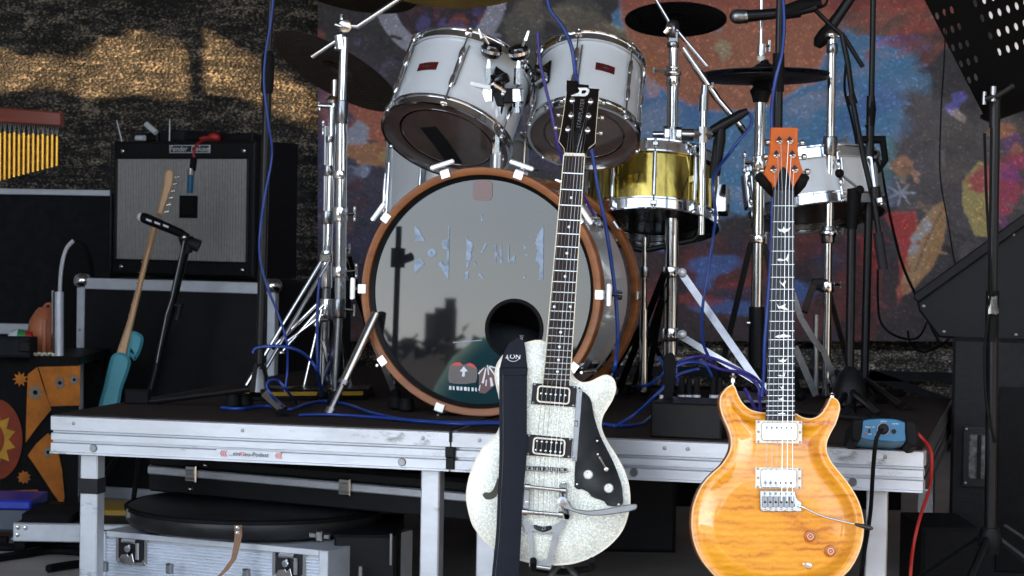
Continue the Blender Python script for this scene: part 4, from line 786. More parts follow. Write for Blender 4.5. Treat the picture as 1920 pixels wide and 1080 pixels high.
    for x, y in posts:
        b = MB(); b.lathe([(0, .011), (.0025, .0105), (.0035, .008), (.0035, .004), (.0062, .003), (.0068, 0)], at(x, y, .012), n, 16); ps = b.obj('tuning_post', MT['nickel'], hd)
        b = MB(); b.plate([at(x, y, .0235) + hx * a + hz * c for a, c in ((-.0058, .001), (.0058, .001), (.003, .007), (0, .0105), (-.003, .007))], n, .004, .0008); b.obj('lock_lever', MT['tape'], ps)
    for x, y, s in ((1440, 267, -1), (1436, 294, -1), (1428, 321, -1), (1503, 268, 1), (1507, 294, 1), (1513, 322, 1)):
        b = MB(); c = at(x, y, -.004); b.tube([c - hx * s * .012, c - hx * s * .004], .002, 8); b.tube([c - hx * s * .005, c - hx * s * .003, c + hx * s * .004, c + hx * s * .0065], [.003, .0065, .0062, .003], 10); b.obj('tuning_key', MT['nickel'], hd)
    for i in range(6):
        top = posts[i]; b = MB(); b.tube([at(top[0] + (2.5 if i < 3 else -2.5), top[1] + 2, .019), at(1453.5 + i * 6.6, 353, FH + .0032), at(1435 + i * 10.2, 940, H + .0165)], [.00052, .00046, .00045, .00055, .00050, .00045][i], 5); b.obj('string', MT['nickel' if i > 2 else 'steel'], t)
    # stand with neck yoke
    g = thing('guitar_stand', 'black stand with padded neck yoke holding the amber guitar', 'guitar stand', V((at(1470, 900, -.1).x, at(1470, 900, -.1).y, 0)))
    b = MB(); b.tube([at(1470, 352, -.045), at(1470, 1000, -.075), V((at(1470, 1000, -.1).x, at(1470, 1000, -.1).y, .05))], .009, 10); b.obj('pole', MT['pole'], g)
    for sd in ((1422, 330, 1434, 343, 1449, 362), (1510, 330, 1502, 345, 1489, 362)):
        b = MB(); b.tube([at(1470, 366, -.04), at(sd[4], sd[5], -.018), at(sd[2], sd[3], .004), at(sd[0], sd[1], .016)], [.006, .0085, .0105, .0095], 10); b.obj('yoke_arm', MT['rubber'], g)
    for a in (90, 215, 325):
        c = V((at(1470, 1000, -.1).x, at(1470, 1000, -.1).y, 0)); e = c + V((math.cos(R(a)), math.sin(R(a)), 0)) * .28; b = MB(); b.tube([c + UP * .16, e + UP * .012], .008, 10); b.obj('leg', MT['pole'], g)
    for s in (-1, 1):
        b = MB(); q = at(1460 + s * 70, 1098, -.04); b.tube([at(1470, 1060, -.08), q, q + V((0, -.07, .0)), q + V((0, -.075, .02))], .008, 10); b.obj('cradle_arm', MT['rubber'], g)
guitar_amber()
# ---------------------------------------------------------------- drums
def claw(b, c, A, rad):
    """white claw gripping a hoop at c; A drum axis outward, rad outward radial"""
    tn = A.cross(rad); b.box(c + rad * .004 - A * .016, tn * .011, rad * .004, A * .020, .002); b.box(c - rad * .004 + A * .0035, tn * .011, rad * .010, A * .0025, .001)
def bass_drum():
    C = P(898.5, 547, 5.10); yw = R(15); tl = R(1.6)
    A = V((-math.sin(yw) * math.cos(tl), -math.cos(yw) * math.cos(tl), math.sin(tl))); er = V((math.cos(yw), -math.sin(yw), 0)); eu = er.cross(A) * -1
    if eu.z < 0: eu = -eu
    ang = lambda a: er * math.sin(R(a)) + eu * math.cos(R(a))
    RO = .2985; D = .43; HW = .040
    t = thing('bass_drum', 'big bass drum with orange maple hoops and glossy black front head standing on the riser', 'bass drum', C - V((0, 0, RO)))
    for nm, h0, lab in (('front_hoop', 0, None), ('rear_hoop', -D, None)):
        b = MB(); b.lathe([(RO - .0185, h0 - .0015), (RO - .0185, h0 - HW), (RO, h0 - HW), (RO, h0 - .002), (RO - .002, h0), (RO - .0165, h0)], C, A, 96, True); b.obj(nm, MT['hoop'], t)
    b = MB(); b.lathe([(RO - .020, -.034), (RO - .020, -D + .034)], C, A, 96); b.obj('shell', MT['white'], t)
    # front head with port
    hp = Pl(C - A * .020, A); hc = hp.at(964, 617); ring = [hp.O + ang(a) * (RO - .0188) for a in range(0, 360, 4)]; hole = [hc + ang(a) * .066 for a in range(0, 360, 10)]
    b = MB(); b.holed(ring, [hole], hp, .0012); hd = b.obj('front_head', MT['head'], t, smooth=0)
    b = MB(); b.lathe([(RO - .0186, -.0195), (RO - .0186, -.009), (RO - .029, -.0165), (RO - .029, -.0185)], C, A, 96, True); b.obj('head_collar', MT['black'], t)
    b = MB(); b.lathe([(.063, .001), (.066, .0035), (.071, .0028), (.073, .0002), (.063, .0002)], hc, A, 48, True); b.obj('port_ring', MT['rubber'], hd)
    b = MB(); b.lathe([(0, -D + .03), (RO - .0185, -D + .03)], C, A, 48); b.obj('rear_head', mat('coated_head', (.10, .08, .07), .6), t)
    b = MB(); q = C - A * .16 - eu * .14; b.ball(q, .12, (1.2, .7, .55)); b.obj('damping_pillow', MT['grey'], t)
    # tension claws with rods and lugs
    for k in range(10):
        a = 18 + 36 * k; rad = ang(a); tn = A.cross(rad)
        b = MB(); claw(b, C + rad * RO, A, rad); c = b.obj('tension_claw', MT['clawwhite'] if k not in (3, 6) else MT['nickel'], t)
        b = MB(); o = C + rad * (RO + .016); b.tube([o - A * .004, o - A * .15], .0035, 8); b.obj('tension_rod', MT['chrome'], c)
        if k in (0, 1, 2, 7, 8, 9):
            b = MB(); o2 = C + rad * (RO + .016) + A * .004; hd_ = (tn * (.35 if k in (0, 9) else .2) + rad * .5 + A * .3).normalized()
            b.box(o2 + rad * .004, tn * .030 if k in (0, 9) else tn * .026, rad * .006, A * .005, .003); b.obj('wing_key', MT['clawwhite'], c)
        b = MB(); o = C + rad * (RO - .012) - A * .20; b.box(o, tn * .012, rad * .012, A * .045, .004); b.obj('lug', MT['chrome'], t)
        b = MB(); claw(b, C + rad * RO - A * D, -A, rad); b.obj('rear_claw', MT['nickel'], t)
    # spurs
    for a0, a1 in (((704, 588, 5.16), (614, 781, 4.98)), ((1131, 600, 5.35), (1152, 742, 5.12))):
        Aa = P(*a0); Bb = P(*a1); Bb = G(a1[0], a1[1]); mid = Aa.lerp(Bb, .66)
        b = MB(); b.tube([Aa, mid], .0105, 12); sp = b.obj('spur', MT['chrome'], t); b = MB(); b.tube([mid, mid.lerp(Bb, .12)], .0145, 12); b.tube([mid.lerp(Bb, .1), Bb], .0075, 10); b.tube([Bb.lerp(mid, .22), Bb.lerp(mid, .05)], .013, 10); b.obj('spur_tip', MT['satin'], sp)
    # worn foil lettering and stickers on the head
    hq = lambda pts, o=.0016: [Pl(C - A * .020, A).at(x, y, o) for x, y in pts]
    frags = [[(777, 424), (781, 424), (797, 452), (779, 452)], [(778, 487), (790, 484), (792, 490), (797, 494), (790, 500), (780, 511), (776, 508)], [(841, 424), (843, 424), (841, 525), (822, 495), (827, 488), (834, 500), (839, 470)], [(828, 452), (841, 448), (841, 468), (830, 466)], [(874, 440), (878, 450), (886, 455), (887, 466), (883, 474), (885, 484), (881, 490), (873, 486), (875, 470)], [(875, 492), (880, 492), (877, 502), (873, 502)], [(872, 510), (879, 508), (878, 522), (871, 523)], [(897, 512), (902, 514), (907, 523), (900, 521)], [(910, 456), (914, 456), (904, 475), (902, 473)], [(928, 459), (930, 459), (930, 494), (928, 494)], [(930, 468), (935, 480), (933, 484), (930, 478)], [(938, 459), (940, 459), (942, 494), (937, 492)], [(953, 459), (955, 459), (955, 490), (959, 486), (964, 478), (966, 480), (964, 494), (962, 488), (956, 493), (952, 489)], [(981, 457), (983, 457), (987, 466), (984, 467)], [(984, 476), (990, 478), (989, 480), (984, 479)], [(1018, 424), (1019.5, 426), (1018, 525), (1010, 524), (1012, 498), (1004, 488), (1008, 470), (1004, 456), (1007, 440), (1013, 432)], [(980, 520), (985, 516), (986, 521), (982, 524)], [(903, 402), (905, 402), (904.5, 414), (902.5, 414)], [(890, 490), (893, 493), (893, 497), (889, 496)]]
    fg = None
    for f in frags: b = MB(); b.plate(hq(f), A, .0003); b.obj('worn_letter', MT['frag'], hd)
    b = MB(); o = hp.at(809.5, 474, .0016); b.lathe([(.0025, 0), (.0105, 0), (.0105, -.0003), (.0025, -.0003)], o, A, 24, True); b.obj('worn_letter', MT['frag'], hd)
    b = MB(); o = hp.at(905, 357, .0016); r1 = .024; b.plate([o + (er * a + eu * c) * r1 for a, c in ((-1, -.7), (-.7, -1), (.7, -1), (1, -.7), (1, .7), (.7, 1), (-.7, 1), (-1, .7))], A, .0003); b.obj('maker_badge', mat('faded_red_print', (.095, .022, .018), .25), hd)
    b = MB(); b.plate(hq([(849, 641), (903, 637), (903, 639), (849, 643.5)]), A, .0003); b.obj('tape_scrap', MT['frag'], hd)
    sg = mat('grey_sticker', (.09, .075, .07), .4)
    b = MB(); b.plate(hq(cr2([(842, 690), (848, 682), (858, 681), (868, 684), (880, 681), (890, 685), (895, 694), (893, 715), (885, 718), (868, 720), (850, 719), (841, 714)], 3)), A, .0003); sk = b.obj('sticker', sg, hd)
    for q in ([(847, 685), (852, 680), (862, 679), (868, 684), (858, 686)], [(874, 684), (880, 680), (888, 683), (894, 692), (884, 688)]): b = MB(); b.plate(hq(q, .0020), A, .0003); b.obj('red_lip', MT['redprint'], sk)
    b = MB(); b.plate(hq([(869.5, 687), (877, 696), (872, 697), (871, 706), (866, 706), (867, 697), (862, 696)], .0022), A, .0003); b.obj('arrow', MT['print'], sk)
    for i, x in enumerate(range(842, 892, 7)):
        b = MB(); w_ = (4.5, 3, 5, 4, 5, 3.4, 4.4, 3)[i]; b.plate(hq([(x, 723.5 + i * .45), (x + w_, 724 + i * .45), (x + w_, 731 + i * .45), (x, 730.5 + i * .45)], .0018), A, .0003); b.obj('print_dash', MT['print'], sk)
    b = MB(); b.plate(hq([(898, 694), (912, 686), (926, 690), (930, 720), (910, 738), (898, 736)]), A, .0003); s2 = b.obj('sticker', mat('dark_red_sticker', (.10, .03, .03), .4), hd)
    for q in ([(896, 700), (907, 689), (908, 690), (898, 702)], [(903, 718), (910, 690), (912, 691), (907, 719)], [(913, 684), (915, 684), (917, 703), (915, 703)], [(917, 685), (928, 702), (927, 704), (916, 690)], [(911, 712), (913, 712), (912, 724), (910, 724)], [(918, 708), (922, 708), (925, 723), (920, 725)], [(899, 722), (901, 722), (899, 733), (897, 732)], [(919, 685), (929, 689), (929, 691), (919, 688)]):
        b = MB(); b.plate(hq(q, .0021), A, .0003); b.obj('ray_print', MT['print'], s2)
    b = MB(); b.plate(hq([(1079, 690), (1081, 682), (1096, 681), (1088, 688), (1094, 690), (1080, 697)]), A, .0003); b.obj('sticker_scrap', MT['print'], hd)
    # twin tom holder on the drum
    h = thing('tom_holder', 'chrome double tom holder post on top of the bass drum between the two white toms', 'tom holder', P(935, 312, 5.25))
    d = 5.25
    b = MB(); b.tube([P(930, 318, d), P(936, 175, d)], m_(8.2, d), 6); b.obj('post', MT['chrome'], h)
    b = MB(); b.tube([P(931, 318, d), P(932, 290, d)], m_(13, d), 12); b.tube([P(922, 300, d), P(945, 300, d)], m_(8, d), 10); b.obj('base_socket', MT['satin'], h)
    b = MB(); b.box(P(930, 178, d), V((m_(16, d), 0, 0)), V((0, .014, 0)), UP * m_(22, d), .003); b.box(P(960, 180, d), V((m_(20, d), 0, 0)), V((0, .012, 0)), UP * m_(14, d), .003); b.obj('clamp_block', MT['black'], h)
    for x in (914, 970):
        b = MB(); b.tube([P(x, 212, d - .01), P(x, 186, d - .01)], m_(7, d), 6); b.tube([P(x, 190, d - .02), P(x, 168, d - .02)], m_(11, d), 8); b.tube([P(x + 1, 158, d - .01), P(x + 2, 128, d - .01)], m_(8.2, d), 6); b.tube([P(x + 2, 130, d - .01), P(x + 2.5, 112, d - .01)], [m_(5, d), m_(3, d)], 8); b.obj('arm_socket', MT['chrome'], h)
    for s, (x, y) in enumerate(((922, 92), (972, 96))):
        b = MB(); c = P(x, y, d); ax = V((.2 if s == 0 else -.2, -.35, .9)).normalized(); b.lathe([(0, -.018), (.022, -.018), (.026, -.010), (.026, .004), (.022, .012), (.012, .016), (0, .017)], c, ax, 20); hg = b.obj('hinge', MT['gloss'], h)
        b = MB(); b.lathe([(.0265, -.006), (.0285, -.006), (.0285, .002), (.0265, .002)], c, ax, 20, True); b.obj('hinge_band', MT['chrome'], hg)
        wx = (904, 985)[s]; b = MB(); b.tube([P(x + (8 if s else -6), y - 10, d - .02), P(wx + (0 if s else 3), y - 26, d - .03)], .0035, 8); b.tube([P(wx, y - 20, d - .03), P(wx + (6 if s else -6), y - 38, d - .03)], [.005, .003], 8); b.obj('wing_screw', MT['chrome'], hg)
    b = MB(); b.box(P(900, 160, d - .035), V((m_(20, d), 0, -m_(4, d))), V((0, .003, 0)), UP * m_(5, d), .002); b.obj('wing_key', MT['clawwhite'], h)
bass_drum()
def tom(name, label, cat, bpx, d, rad, H, Aup, lugs, phi0, shellmat, headmat, hoopmat, cat_loc, hoop_h=.022, badge=None, lugtype='long', n=72, topopen=True):
    B = P(*bpx, d); A, _, _ = basis(Aup); fr = V((0, -1, 0)); e1 = (fr - A * fr.dot(A)).normalized(); e2 = A.cross(e1)
    if e2.x < 0: e2 = -e2
    dr = lambda a: e1 * math.cos(R(a)) + e2 * math.sin(R(a))
    t = thing(name, label, cat, B - A * 0.0)
    b = MB(); b.lathe([(rad - .008, .012), (rad, .012), (rad, H - .012), (rad - .008, H - .012)], B, A, n, True); b.obj('shell', shellmat, t)
    for nm, h, s in (('bottom_hoop', 0, -1), ('top_hoop', H, 1)):
        b = MB(); hh = hoop_h; f = lambda k: h + s * k
        b.lathe([(rad + .003, f(-.014)), (rad + .0105, f(-.014)), (rad + .0105, f(-.010)), (rad + .006, f(-.009)), (rad + .0055, f(hh * .45)), (rad + .010, f(hh * .5)), (rad + .0105, f(hh * .62)), (rad + .0035, f(hh * .62)), (rad + .003, f(hh * .4))], B, A, n, True); b.obj(nm, hoopmat, t)
    b = MB(); b.lathe([(0, -.001), (rad * .74, -.001), (rad * .745, -.0025), (rad * .775, -.0025), (rad * .78, -.001), (rad + .003, -.001)], B, A, n); hd = b.obj('bottom_head', headmat, t)
    b = MB(); b.lathe([(rad * .745, -.0028), (rad * .775, -.0028), (rad * .775, -.0024), (rad * .745, -.0024)], B, A, n, True); b.obj('head_ring', MT['gloss'], hd)
    b = MB(); b.lathe([(0, H + .001), (rad + .003, H + .001)], B, A, n); b.obj('top_head', mat('coated_white_head', (.55, .55, .53), .6), t)
    for k in range(lugs):
        a = phi0 + 360 * k / lugs; rr = dr(a); tn = A.cross(rr)
        b = MB()
        if lugtype == 'long':
            for h0, h1 in ((H * .20, H * .40), (H * .60, H * .80)): b.tube([B + A * (h0 + (h1 - h0) * q) + rr * (rad + .009) for q in (0, .2, .5, .8, 1)], [.0035, .0065, .0075, .0065, .0035], 10)
            b.tube([B + A * (H * .25) + rr * (rad + .004) + tn * .009, B + A * (H * .85) + rr * (rad + .004) + tn * .011], .0022, 6); b.tube([B + A * (H * .4) + rr * (rad + .009), B + A * (H * .6) + rr * (rad + .009)], .0045, 8)
        else:
            b.tube([B + A * H * .12 + rr * (rad + .010), B + A * H * .88 + rr * (rad + .010)], .0055, 10); b.box(B + A * H * .5 + rr * (rad + .005), tn * .006, rr * .006, A * .008, .001)
        lg = b.obj('lug', MT['chrome'], t)
        b = MB(); b.tube([B - A * .012 + rr * (rad + .009), B + A * (H + .012) + rr * (rad + .009)], .0025, 8); b.obj('tension_rod', MT['chrome'], lg)
        for h0, s in ((0, -1), (H, 1)): b = MB(); b.box(B + A * (h0 + s * .004) + rr * (rad + .010), tn * .008, rr * .006, A * .006, .002); b.ball(B + A * (h0 + s * .014) + rr * (rad + .010), .005, n=8); b.obj('rod_ear', MT['chrome'], lg)
    if badge:
        a, hh, w_, h_ = badge; b = MB(); q = [B + A * (H * hh + sz * h_) + dr(a + sx * R(1) * 0 + sx * w_) * (rad + .0012) for sx, sz in ((-1, -1), (-.33, -1), (.33, -1), (1, -1), (1, 1), (.33, 1), (-.33, 1), (-1, 1))]
        i = b.ring(q); b.f += [(i[0], i[1], i[6], i[7]), (i[1], i[2], i[5], i[6]), (i[2], i[3], i[4], i[5])]; bd = b.obj('badge', MT['dred'], t, smooth=60)
        b = MB(); o = B + A * (H * hh) + dr(a) * (rad + .0016); b.lathe([(.0022, 0), (.0042, 0), (.0042, -.0006), (.0022, -.0006)], o, dr(a), 16, True); b.bar(o - A * .001 - A.cross(dr(a)) * .011, o - A * .001 + A.cross(dr(a)) * .011, .001, .0006, dr(a)); b.obj('badge_emblem', MT['nickel'], bd)
    return t, B, A, dr
HB = mat('smoky_clear_head', (.085, .062, .055), .12, 0, .2, 12, coat=.4)
t1, B1, A1, d1 = tom('rack_tom', 'larger left white rack tom with black felt strip on its bottom head', 'tom drum', (838, 258), 5.32, .158, .205, (.258, .478, .839), 6, -9, MT['white'], HB, MT['chrome'], None, badge=(-38, .50, 10.5, .012))
b = MB(); hp1 = Pl(B1 - A1 * .003, -A1); b.plate(hp1.many([(788, 240), (817, 238), (842, 270), (866, 306), (838, 306), (818, 278)]), -A1, .002); b.obj('felt_strip', MT['cloth'], t1)
def mountplate(t, B, A, dr, a, h, rad):
    rr = dr(a); tn = A.cross(rr); b = MB(); b.box(B + A * h + rr * (rad + .003), tn * .020, rr * .004, A * .034, .003); b.tube([B + A * h + rr * rad, B + A * h + rr * (rad + .035)], [.017, .013], 12); b.obj('mount_bracket', MT['gloss'], t)
    b = MB(); b.tube([B + A * (h - .022) + rr * (rad + .014) - tn * .02, B + A * (h - .022) + rr * (rad + .014) + tn * .02], .006, 8); b.ball(B + A * (h - .03) + rr * (rad + .012) + tn * .018, .006, n=8); b.obj('bracket_screw', MT['chrome'], t)
mountplate(t1, B1, A1, d1, 30, .115, .158)
t2, B2, A2, d2 = tom('rack_tom', 'smaller right white rack tom behind the black guitar headstock', 'tom drum', (1095, 251), 5.34, .131, .205, (.085, .54, .83), 6, -18, MT['white'], HB, MT['chrome'], None, badge=(14, .56, 11, .0115))
mountplate(t2, B2, A2, d2, -58, .115, .131)
t3, B3, A3, d3 = tom('floor_tom', 'white floor tom half hidden behind the upper left of the bass drum', 'tom drum', (842, 640), 5.85, .195, .56, (.03, .10, 1), 8, -72, MT['white'], HB, MT['chrome'], None)
for a in (80, 200, 320):
    c = B3 + d3(a) * .215; b = MB(); b.tube([c + UP * .25, V((c.x, c.y, .47))], .006, 8); b.obj('leg', MT['chrome'], t3)
t4, B4, A4, d4 = tom('snare_drum', 'polished brass snare drum with chrome hoops behind the white guitar neck', 'snare drum', (1220, 414), 5.62, .170, .150, (.03, .27, .96), 10, -2, MT['brass'], MT['cymblk'], MT['chrome'], None, lugtype='tube', hoop_h=.03)
b = MB(); rr = d4(74); tn = A4.cross(rr); b.box(B4 + A4 * .05 + rr * .190, tn * .024, rr * .016, A4 * .036, .004); st = b.obj('snare_strainer', MT['chrome'], t4)
b = MB(); b.bar(B4 + A4 * .09 + rr * .197 + tn * .015, B4 + A4 * .04 + rr * .200 + tn * .018, .006, .003); b.obj('lever', MT['chrome'], st)
t5, B5, A5, d5 = tom('side_drum', 'shallow white drum with chrome hoop on the right behind the orange headstock', 'drum', (1532, 398), 5.95, .182, .125, (-.10, .22, .97), 8, 14, MT['white'], mat('brown_shaded_head', (.06, .035, .028), .5), MT['chrome'], None, hoop_h=.03)
b = MB(); rr = d5(52); tn = A5.cross(rr); b.box(B5 + A5 * .062 + rr * .192, tn * .026, rr * .010, A5 * .050, .004); bx = b.obj('strainer', MT['chrome'], t5)
b = MB()
for k in range(3): b.tube([B5 + A5 * (.025 + .01 * k) + rr * .203 - tn * (.016 - .004 * k), B5 + A5 * (.095 - .006 * k) + rr * .203 - tn * (.010 - .003 * k), B5 + A5 * (.098 - .006 * k) + rr * .203 + tn * .012], .002, 6)
b.obj('strainer_rib', MT['steel'], bx)
b = MB(); rr = d5(-82); tn = A5.cross(rr); b.box(B5 + A5 * .07 + rr * .19, tn * .022, rr * .012, A5 * .05, .004); b.obj('butt_plate', MT['chrome'], t5)

# ---------------------------------------------------------------- cymbals
def cymbal(label, c, d, r, A, m, group='cymbals of the drum kit', nm='cymbal', bell=.032, flip=1):
    O = P(*c, d); A, _, _ = basis(A); t = thing(nm, label, 'cymbal', O, group)
    pr = [(.006, .030), (r * .10, .028), (r * .18, .018), (r * .22, .010)] + [(r * k, .010 * (1 - ((k - .22) / .78) ** 1.6) + (.0004 if i % 2 else 0)) for i, k in enumerate(np.linspace(.26, 1, 26))]
    pr = [(a, h * flip) for a, h in pr]; b = MB(); b.lathe(pr + [(a, h - .0016) for a, h in reversed(pr)], O, A, 72, True); b.obj('bronze_disc', m, t, smooth=60); b = MB(); b.lathe([(0, .038), (.011, .038), (.013, .032), (.013, .028), (0, .028)], O, A * flip, 16); b.obj('felt', MT['cloth'], t); return t
cymbal('dark bronze crash cymbal tilted on the left stand, in front of the sunlit gauze', (630, 134), 5.95, .196, (.43, .30, .85), MT['cymbal'])
cymbal('golden bronze cymbal cut by the top edge above the left white tom', (842, -54), 5.75, .245, (.02, .30, .95), MT['cymgold'])
cymbal('dark cymbal at the top edge left of the bent chrome boom', (640, -36), 6.3, .235, (.20, .25, .95), MT['cymbal'])
cymbal('small black splash cymbal in front of the painted planet', (1267, 37), 5.75, .137, (.0, .25, .97), MT['cymblk'])
cymbal('upper black cymbal of the hi-hat pair', (1433, 139), 5.72, .175, (-.02, .03, 1), MT['cymblk'], 'hi-hat cymbal pair')
cymbal('lower black cymbal of the hi-hat pair, its edge turned up', (1433, 147), 5.72, .172, (-.02, .03, 1), MT['cymblk'], 'hi-hat cymbal pair', flip=-1)

# ---------------------------------------------------------------- chrome stands
def tp(b, pts, d, r, n=10):
    """tube along pixel points at depth d; r in pixels"""
    return b.tube([P(p[0], p[1], p[2] if len(p) > 2 else d) for p in pts], [m_(k, d) for k in r] if isinstance(r, (list, tuple)) else m_(r * 1.06, d), n)
def part(t, nm, m, d, *tubes, n=10):
    b = MB()
    for pts, r in tubes: tp(b, pts, d, r, n)
    return b.obj(nm, MT[m], t)
def collar(t, px, y0, y1, d, r, m='worn', nm='collar'):
    b = MB(); b.lathe([(0, 0), (m_(r, d), 0), (m_(r * 1.08, d), .004), (m_(r * 1.08, d), m_(y1 - y0, d) - .004), (m_(r, d), m_(y1 - y0, d)), (0, m_(y1 - y0, d))], P(px, y1, d), (.0, 0, 1), 16); return b.obj(nm, MT[m], t)
def wing(t, a, c, d, r=8, m='chrome'):
    b = MB(); A = P(*a, d); C_ = P(*c, d); b.tube([A, C_], m_(3, d), 8); w_ = m_(r, d); b.box(C_, V((.003, 0, 0)), V((0, .003, 0)), UP * w_ * 1.6, .001); b.ball(C_ + UP * w_ * 1.1, w_ * .55, (.6, .5, 1), 8); b.ball(C_ - UP * w_ * 1.1, w_ * .55, (.6, .5, 1), 8); return b.obj('wing_nut', MT[m], t)
def legbar(t, a, c, w_, d1=None, nm='leg', m='worn', th=.006, foot=True):
    A = P(*a); C_ = P(*c) if len(c) > 2 else G(*c) + UP * .008; b = MB(); b.bar(A, C_, w_, th); l = b.obj(nm, MT[m], t)
    if foot and len(c) == 2: b = MB(); b.ball(C_ + UP * .006, .016, (1, 1, .9), 8); b.obj('rubber_foot', MT['rubber'], l)
    return l
# left double-tube boom stand
d = 5.45; t = thing('cymbal_stand', 'tall chrome boom cymbal stand with bent arm left of the bass drum', 'cymbal stand', P(632, 742, d), 'chrome cymbal stands')
part(t, 'upper_tube', 'chrome', d, ([(645, 70), (641, 205)], 7.5)); part(t, 'middle_tube', 'chrome', d, ([(641, 200), (638, 560)], 10.0)); part(t, 'lower_tube', 'steel', d, ([(636, 590), (628, 735)], 6.5))
collar(t, 640.5, 188, 232, d, 11.5); collar(t, 637, 388, 416, d, 13, 'chrome'); collar(t, 635, 560, 596, d, 12)
part(t, 'boom_arm', 'chrome', d, ([(584, 107), (640, 70)], 4.2), ([(646, 48), (670, 50), (752, -4), (900, -100)], 5.2)); b = MB(); b.lathe([(0, -.018), (.016, -.018), (.019, -.012), (.019, .012), (.016, .018), (.009, .020), (0, .021)], P(645, 50, d), (.25, -1, 0), 20); hg = b.obj('boom_hinge', MT['nickel'], t); part(t, 'hinge_socket', 'chrome', d, ([(636, 66), (640, 92)], 10), ([(628, 90), (648, 90)], 5), n=12); part(t, 'hinge_screw', 'chrome', d - .02, ([(628, 46), (640, 50)], 4)); wing(t, (640, 40), (640, 34), d, 5); wing(t, (645, 401), (665, 401), d, 9)
legbar(t, (640, 470, d), (700, 640, 5.6), .012, foot=False, nm='leg_strut'); legbar(t, (700, 640, 5.6), (742, 748), .014); legbar(t, (634, 592, d), (605, 752), .014, m='chrome'); legbar(t, (632, 600, d + .02), (643, 742), .013, m='chrome'); collar(t, 637, 320, 336, d, 12, 'chrome'); collar(t, 636, 500, 520, d, 13, 'chrome'); wing(t, (646, 510), (668, 508), d, 9); wing(t, (644, 580), (664, 582), d, 7)
for q in ((470, 718), (450, 740)): pass
d = 5.7; t = thing('cymbal_stand', 'second slimmer chrome stand standing close behind the left boom stand', 'cymbal stand', P(612, 738, d), 'chrome cymbal stands')
part(t, 'upper_tube', 'chrome', d, ([(628, 150), (625, 260)], 5)); part(t, 'middle_tube', 'chrome', d, ([(624, 200), (616, 470)], 7.5)); part(t, 'side_rod', 'satin', d, ([(611, 236), (608, 480)], 4)); part(t, 'lower_tube', 'steel', d, ([(615, 460), (606, 735)], 8))
collar(t, 619, 255, 268, d, 9); collar(t, 616, 310, 330, d, 10); collar(t, 614, 395, 420, d, 11); collar(t, 612, 470, 540, d, 11, 'chrome')
b = MB(); b.lathe([(0, 0), (.018, .002), (.020, .010), (.008, .022), (0, .024)], P(624, 195, d), UP, 16); b.obj('cymbal_seat', MT['nickel'], t); part(t, 'tilter_bar', 'chrome', d, ([(596, 198), (634, 200)], 4)); wing(t, (618, 198), (598, 199), d, 5); wing(t, (610, 236), (606, 240), d, 9)
for a, g_ in (((606, 484), (452, 746)), ((617, 489), (468, 750))):
    A_ = P(*a, d - .05); B_ = G(*g_) + UP * .01; b = MB(); b.tube([A_, B_], .0052, 10); l = b.obj('leg', MT['chrome'], t); b = MB(); b.tube([B_.lerp(A_, .06), B_], .012, 8); b.obj('rubber_foot', MT['rubber'], l)
for a, c_ in (((597, 568), (514, 650)), ((607, 572), (528, 662))): part(t, 'leg_brace', 'chrome', d - .1, ([a, c_], 3.4)); b = MB(); b.ball(P(*c_, d - .1), .009, n=8); b.obj('leg_joint', MT['nickel'], t)
b = MB(); b.box(P(611, 484, d - .05), V((.016, 0, 0)), V((0, .008, 0)), UP * .012, .003); b.obj('leg_yoke', MT['nickel'], t)
legbar(t, (655, 480, d), (690, 620, 5.9), .012, foot=False, m='chrome'); part(t, 'spring_rod', 'steel', d - .08, ([(604, 600), (600, 735)], 2.5)); part(t, 'leg_tube', 'chrome', d - .1, ([(604, 580), (566, 746)], 3.6)); legbar(t, (622, 575, d - .1), (660, 744), .012, m='chrome'); collar(t, 613, 560, 600, d, 13, 'chrome'); part(t, 'brace_rod', 'chrome', d - .1, ([(606, 590), (540, 640)], 3.5), ([(606, 640), (626, 735)], 4)); wing(t, (640, 470), (655, 466), d - .1, 6); wing(t, (612, 600), (590, 602), d - .1, 6)
# centre-right stand
d = 5.6; t = thing('cymbal_stand', 'chrome boom cymbal stand between the brass snare drum and the hi-hat', 'cymbal stand', P(1256, 738, d), 'chrome cymbal stands')
part(t, 'upper_tube', 'chrome', d, ([(1263, 75), (1262, 150)], 8)); part(t, 'middle_tube', 'chrome', d, ([(1262, 140), (1260, 300)], 10)); part(t, 'lower_tube', 'chrome', d, ([(1261, 350), (1257, 665)], 13)); part(t, 'foot_tube', 'steel', d, ([(1257, 660), (1255, 735)], 8))
collar(t, 1262, 78, 90, d, 10.5); collar(t, 1262, 124, 130, d, 12, 'chrome'); collar(t, 1262, 133, 142, d, 15, 'nickel'); collar(t, 1262, 142, 162, d, 12, 'chrome'); collar(t, 1261, 276, 292, d, 11, 'chrome'); collar(t, 1261, 291, 301, d, 16, 'nickel'); collar(t, 1261, 301, 345, d, 12, 'chrome'); collar(t, 1260, 344, 354, d, 17, 'nickel'); collar(t, 1260, 354, 372, d, 14, 'chrome'); collar(t, 1257.5, 500, 520, d, 15, 'chrome'); collar(t, 1256.5, 615, 640, d, 15, 'chrome')
